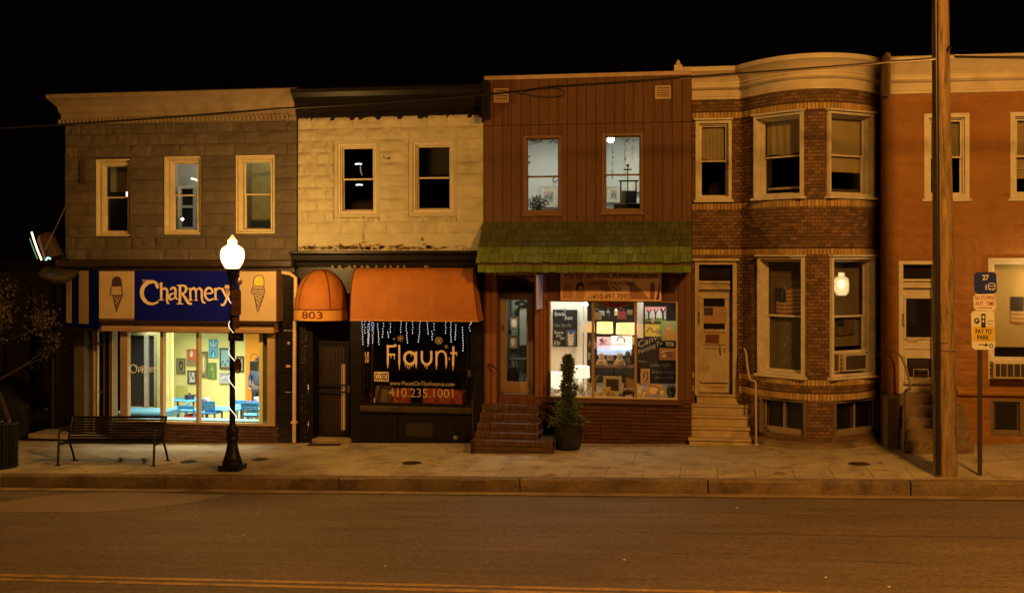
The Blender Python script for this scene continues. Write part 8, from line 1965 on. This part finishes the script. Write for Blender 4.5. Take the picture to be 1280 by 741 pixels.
for (a, b), lb in ((((1164.5,189),(1166,194.5)), 'thin white lamp reflection left of the wooden pole'), (((1201.5,172),(1197.5,184)), 'curved white lamp reflection just right of the wooden pole')):
    pass
zt = [(1201.5,173.5),(1199.5,175),(1198,178),(1197.5,182)]  # self-lit tubes take the place of lamp reflections on the upstairs glass
solo(MB().tube([W(x, y, .75) for x, y in zt], [.012,.022,.026,.010], 7), 'lamp_reflection', glow('upper_reflection_glow', (1,.93,.8), 5), 'curved white lamp reflection made as a glowing tube in the upstairs window just right of the wooden pole', 'lamp', smooth=60)
solo(MB().tube([W(1163, 187, .75), W(1164, 191, .75), W(1164.6, 194.5, .75)], [.006,.014,.010], 7), 'lamp_reflection', glow('upper_reflection_glow', (1,.93,.8), 5), 'small white lamp reflection made as a glowing tube in the upstairs window just left of the wooden pole', 'lamp', smooth=60)
zm5 = Z(290,y5,1200)
room(B5, x0+.1, x1-.1, y5+.32, 3.5, zm5+.1, zc5-.05, m_dim); room(B5, x0+.1, x1-.1, y5+.32, 3.5, SLOPE(5)+.9, zm5-.1, m_dim)
# cornice
zz5 = lambda py: Z(py, y5-.15, 1200); dz5 = 0
prof5 = [(0, zz5(116)), (.06, zz5(115)), (.06, zz5(112.5)), (.03, zz5(111)), (.05, zz5(101.5)), (.10, zz5(100.5)), (.13, zz5(98.5)), (.07, zz5(97)), (.07, zz5(91)), (.09, zz5(88)), (.14, zz5(82)), (.20, zz5(76)), (.24, zz5(73.5)), (.24, zz5(71)), (.20, zz5(69)), (0, zz5(68))]
sweep([(X(1111,y5), y5, 0, -1), (x1, y5, 0, -1)], prof5, m_corn, B5, 'cornice', 25)
bd5 = MB().box(-.009, .009, -.012, 0, 0, .018).mesh('bead', m_corn)
for k in range(90): inst('bead', bd5, B5, (X(1113,y5)+k*.05, y5-.087, zz5(90)))
pl = MB(); xa5, xb5 = X(1103,y5-.1), X(1111.8,y5-.1); pl.box(xa5, xb5, y5-.28, y5+.4, zz5(117), zz5(69), .03); pl.tube([((xa5+xb5)/2, y5-.28, zz5(68.5)), ((xa5+xb5)/2, y5+.3, zz5(68.5))], (xb5-xa5)/2, 12); pl.build('cornice_end_block', mat('stained_cream_block', (.42,.30,.16), .6, 0, .2, 4, stain=.5, ss=4, scol=(.16,.09,.04)), B5)
MB().box(x1-.1, x1, y5+.3, 9, -.5, zc5+.3).box(x0, x0+.1, .9, 9, -.5, zc5+.3).box(x0, x1, 9, 9.2, -.5, zc5+.3).build('side_wall', m_mort, B5); MB().box(x0+.1, x1-.1, y5+.3, 9, zc5+.05, zc5+.15).build('roof', m_dark, B5)
# door
y_ = y5; a, b = dr5[0], dr5[1]; zT = dr5[3]; mb = MB(); mb.box(a, a+.085, y_-.04, y_+.25, dr5[2], zT).box(b-.085, b, y_-.04, y_+.25, dr5[2], zT).box(a+.085, b-.085, y_-.04, y_+.25, zT-.07, zT).build('door_surround', m_white, B5)
MB().box(a+.085, b-.085, y_+.12, y_+.13, Z(347.5,y_,1148), zT-.07).build('transom_pane', mat('dark_transom', (.02,.015,.01), .1), B5)
for pa, pb, o_ in ((348.5,352,.10),(352,356,.05),(356,360,.12),(360,363,.04)): MB().box(a+.0855, b-.0855, y_+.2-o_, y_+.24, Z(pb,y_,1148), Z(pa,y_,1148)-.002, .008).build('transom_moulding', m_white, B5)
d5 = MB().box(a+.0853, b-.0853, y_+.16, y_+.19, dr5[2]+.01, Z(363,y_,1148)).build('door', m_white, B5); yd5 = y_+.13
for pr_, nm in (((1132.5,1166.5,373,421.5),'pane'), ((1133.5,1168,447.5,471.5),'pane')):
    r = rect(*pr_, yd5); mb = MB(); frame4(mb, r[0]-.035, r[1]+.035, r[2]-.035, r[3]+.035, .035, yd5-.01, y_+.159); mb.build('glazing_frame', m_white, d5); MB().box(r[0], r[1], yd5+.01, yd5+.02, r[2], r[3]).build(nm, mat('door_dark_glass', (.015,.012,.01)), d5)
MB().box(a+.1, b-.1, yd5+.0, y_+.159, Z(437,y_,1148), Z(427,y_,1148), .006).build('door_panel', m_white, d5)
r = rect(1134,1147,423.5,427,yd5-.01); MB().box(r[0], r[1], yd5-.02, yd5+.0, r[2], r[3]).build('mail_slot', m_whited, d5)
MB().box(X(1130,yd5), X(1170,yd5), yd5-.05, yd5+.02, Z(480.5,y_,1148), Z(477.5,y_,1148)).build('kick_rail', m_whited, d5)
r = rect(1141.5,1160.5,461,472.5,yd5-.01); rs = thing('door_sign', 'small dark sign with red lettering in the lower door glass of the orange house', 'sign', ((r[0]+r[1])/2, yd5, r[2]))
mb = MB(); frame4(mb, r[0], r[1], r[2], r[3], .012, yd5-.02, yd5-.008); mb.build('border', m_whited, rs); MB().box(r[0]+.012, r[1]-.012, yd5-.016, yd5-.01, r[2]+.012, r[3]-.012).build('plate', m_black, rs)
mb = text_mb('NO', (r[0]+.10, r[1]-.10, r[2]+.12, r[3]-.03), yd5-.017); text_mb('SOLICITING', (r[0]+.03, r[1]-.03, r[2]+.03, r[2]+.075), yd5-.017, mb=mb); mb.build('lettering', mat('dim_red_print', (.22,.03,.02), .6), rs)
mb = MB()
for q, t_ in enumerate('809'): text_mb(t_, (X(1127.2,y5-.04), X(1130.6,y5-.04), Z(397+q*5.8,y5,1129), Z(391.6+q*5.8,y5,1129)), y5-.041, ext=.008, bold=.02, mb=mb)
tag(mb.build('house_number', m_bl), 'dark house number 809 running down the left door jamb of the orange house', 'house number')
# rough stone steps
m_rs = mat('rough_brown_stone', (.20,.14,.08), .9, 0, .25, 6, fine=.2, stain=.6, ss=6, scol=(.06,.038,.022), bump=.5, bs=22, bd=.01)
sp5 = thing('rough_stone_steps', 'rough weathered stone steps behind the wooden pole', 'steps', (X(1165), -.3, SLOPE(X(1165))))
random.seed(93)
def rough(pa, pb, py, yf_, zlow):
    x_0, x_1 = X(pa, yf_), X(pb, yf_); z = Z(py, yf_, (pa+pb)/2); nx2, nz2 = 16, 4; vs = []
    for j in range(nz2+1):
        for i in range(nx2+1): vs.append((x_0+(x_1-x_0)*i/nx2, yf_+random.uniform(-.02,.02), zlow+(z-zlow)*j/nz2+(random.uniform(-.01,.012) if 0 < j else 0)))
    for i in range(nx2+1): vs.append((x_0+(x_1-x_0)*i/nx2, y5-.01, z+random.uniform(-.01,.01)))
    mb = MB().add(vs, [(j*(nx2+1)+i, j*(nx2+1)+i+1, (j+1)*(nx2+1)+i+1, (j+1)*(nx2+1)+i) for j in range(nz2+1) for i in range(nx2)])
    mb.box(x_0+.01, x_1-.01, yf_+.03, y5-.02, zlow, z-.03); mb.build('step', m_rs, sp5, fixn=False); return z
zlo5 = SLOPE(X(1165))-.1
q1 = rough(1132, 1217, 552, -1.10, zlo5); q2 = rough(1128, 1213, 538, -.85, zlo5); q3 = rough(1128, 1210, 523, -.6, zlo5); q4 = rough(1128, 1206, 508, -.35, zlo5); q5 = rough(1122, 1174, 492.5, -.12, zlo5)
solo(MB().box(X(1107,-.5), X(1124,-.5), -.55, y5-.01, zlo5, Z(497,-.5,1115), .03), 'side_block', m_rs, 'dark stone block left of the rough steps', 'block')
# bent pipe handrail fixed to the brick
h5 = MB(); P = [W(1089,446,.4), W(1110,439.5,.1), W(1122,440.5,-.2), W(1127,446,-.35), W(1133,462,-.6), W(1137.5,478,-.85), W(1137,486,-.95), W(1132,488.5,-1.0), W(1130.5,491,-1.0)]; h5.tube(P+[(P[-1].x, -1.0, P[-1].z-.1), (P[-1].x-.02, -1.0, SLOPE(P[-1].x))], [.013,.015,.018,.020,.022,.022,.03,.026,.02,.02,.02], 8)
solo(h5, 'handrail', mat('tan_pipe', (.36,.26,.16), .5, .1), 'bent pipe handrail running from the bay to the rough stone steps', 'handrail', smooth=50)
# big lower window with shade, flag, air conditioner
x_0, x_1, z_0, z_1 = wl; M = T((x_0, y5, z_0)); mb = MB(M); W_, H_ = x_1-x_0, z_1-z_0; frame4(mb, 0, W_, 0, H_, .07, -.05, .18); frame4(mb, .0715, W_-.0715, .0715, H_-.0715, .05, -.01, .175); w5 = mb.build('window', m_white, B5)
zr = Z(445,y5,1260)-z_0; zc_2 = Z(437,y5,1260)-z_0
MB(M).box(.122, W_-.122, .02, .12, zr-.09, zr-.02).build('window_rail', m_white, w5)
MB(M).box(.122, W_-.122, .10, .106, zr-.02, H_-.122).build('pane', m_glass, w5)
MB(M).box(.122, W_-.122, .20, .205, zc_2+.04, H_-.10).build('roller_shade', mat('golden_tan_shade', (.52,.40,.20), .9, 0, .05, 2, stain=.2, ss=1.5, scol=(.3,.2,.1)), w5)
MB(M).box(.122, W_-.122, .16, .17, .1, zr-.09).build('dark_board', m_darkwood, w5)
flag_obj(M, X(1264,y5+.15)-x_0, X(1304,y5+.15)-x_0, Z(404,y5+.15,1270)-z_0, Z(370.5,y5+.15,1270)-z_0, .18, 'faded stars and stripes flag in the big window of the orange house', m_fb, mat('flag_tan_red', (.42,.24,.10), .9), mat('flag_tan_white', (.60,.45,.25), .9), .008)
ma = mat('beige_ac_casing', (.52,.42,.28), .5, 0, .06, 4)
ac5 = aircon(M, X(1240,y5-.2)-x_0, X(1290,y5-.2)-x_0, Z(472.5,y5-.2,1262)-z_0, Z(452,y5-.2,1262)-z_0, .32, 'beige air conditioner jutting from the big window of the orange house', ma, 5)
# basement window
x_0, x_1, z_0, z_1 = wb; M = T((x_0, y5, z_0)); W_, H_ = x_1-x_0, z_1-z_0; mb = MB(M); frame4(mb, 0, W_, 0, H_, .06, -.01, .12); bw_ = mb.build('basement_window', mat('grimy_frame', (.17,.12,.07)), B5)
mb = MB(M); frame4(mb, .061, W_-.061, .061, H_-.061, .05, .05, .08); mb.build('sash', mat('grimy_sash', (.16,.12,.08)), bw_); MB(M).box(.1, W_-.1, .065, .07, .1, H_-.1).build('pane', mat('grimy_dark_glass', (.012,.010,.008)), bw_)
mb = MB(M)
for q in range(12):
    u = .07+(W_-.14)*q/12; mb.bar((u, .03, .05), (u+.07, .03, .12), .008, .005); mb.bar((u+.07, .028, .05), (u, .028, .12), .008, .005)
mb.build('mesh_grille', m_meshg, bw_)
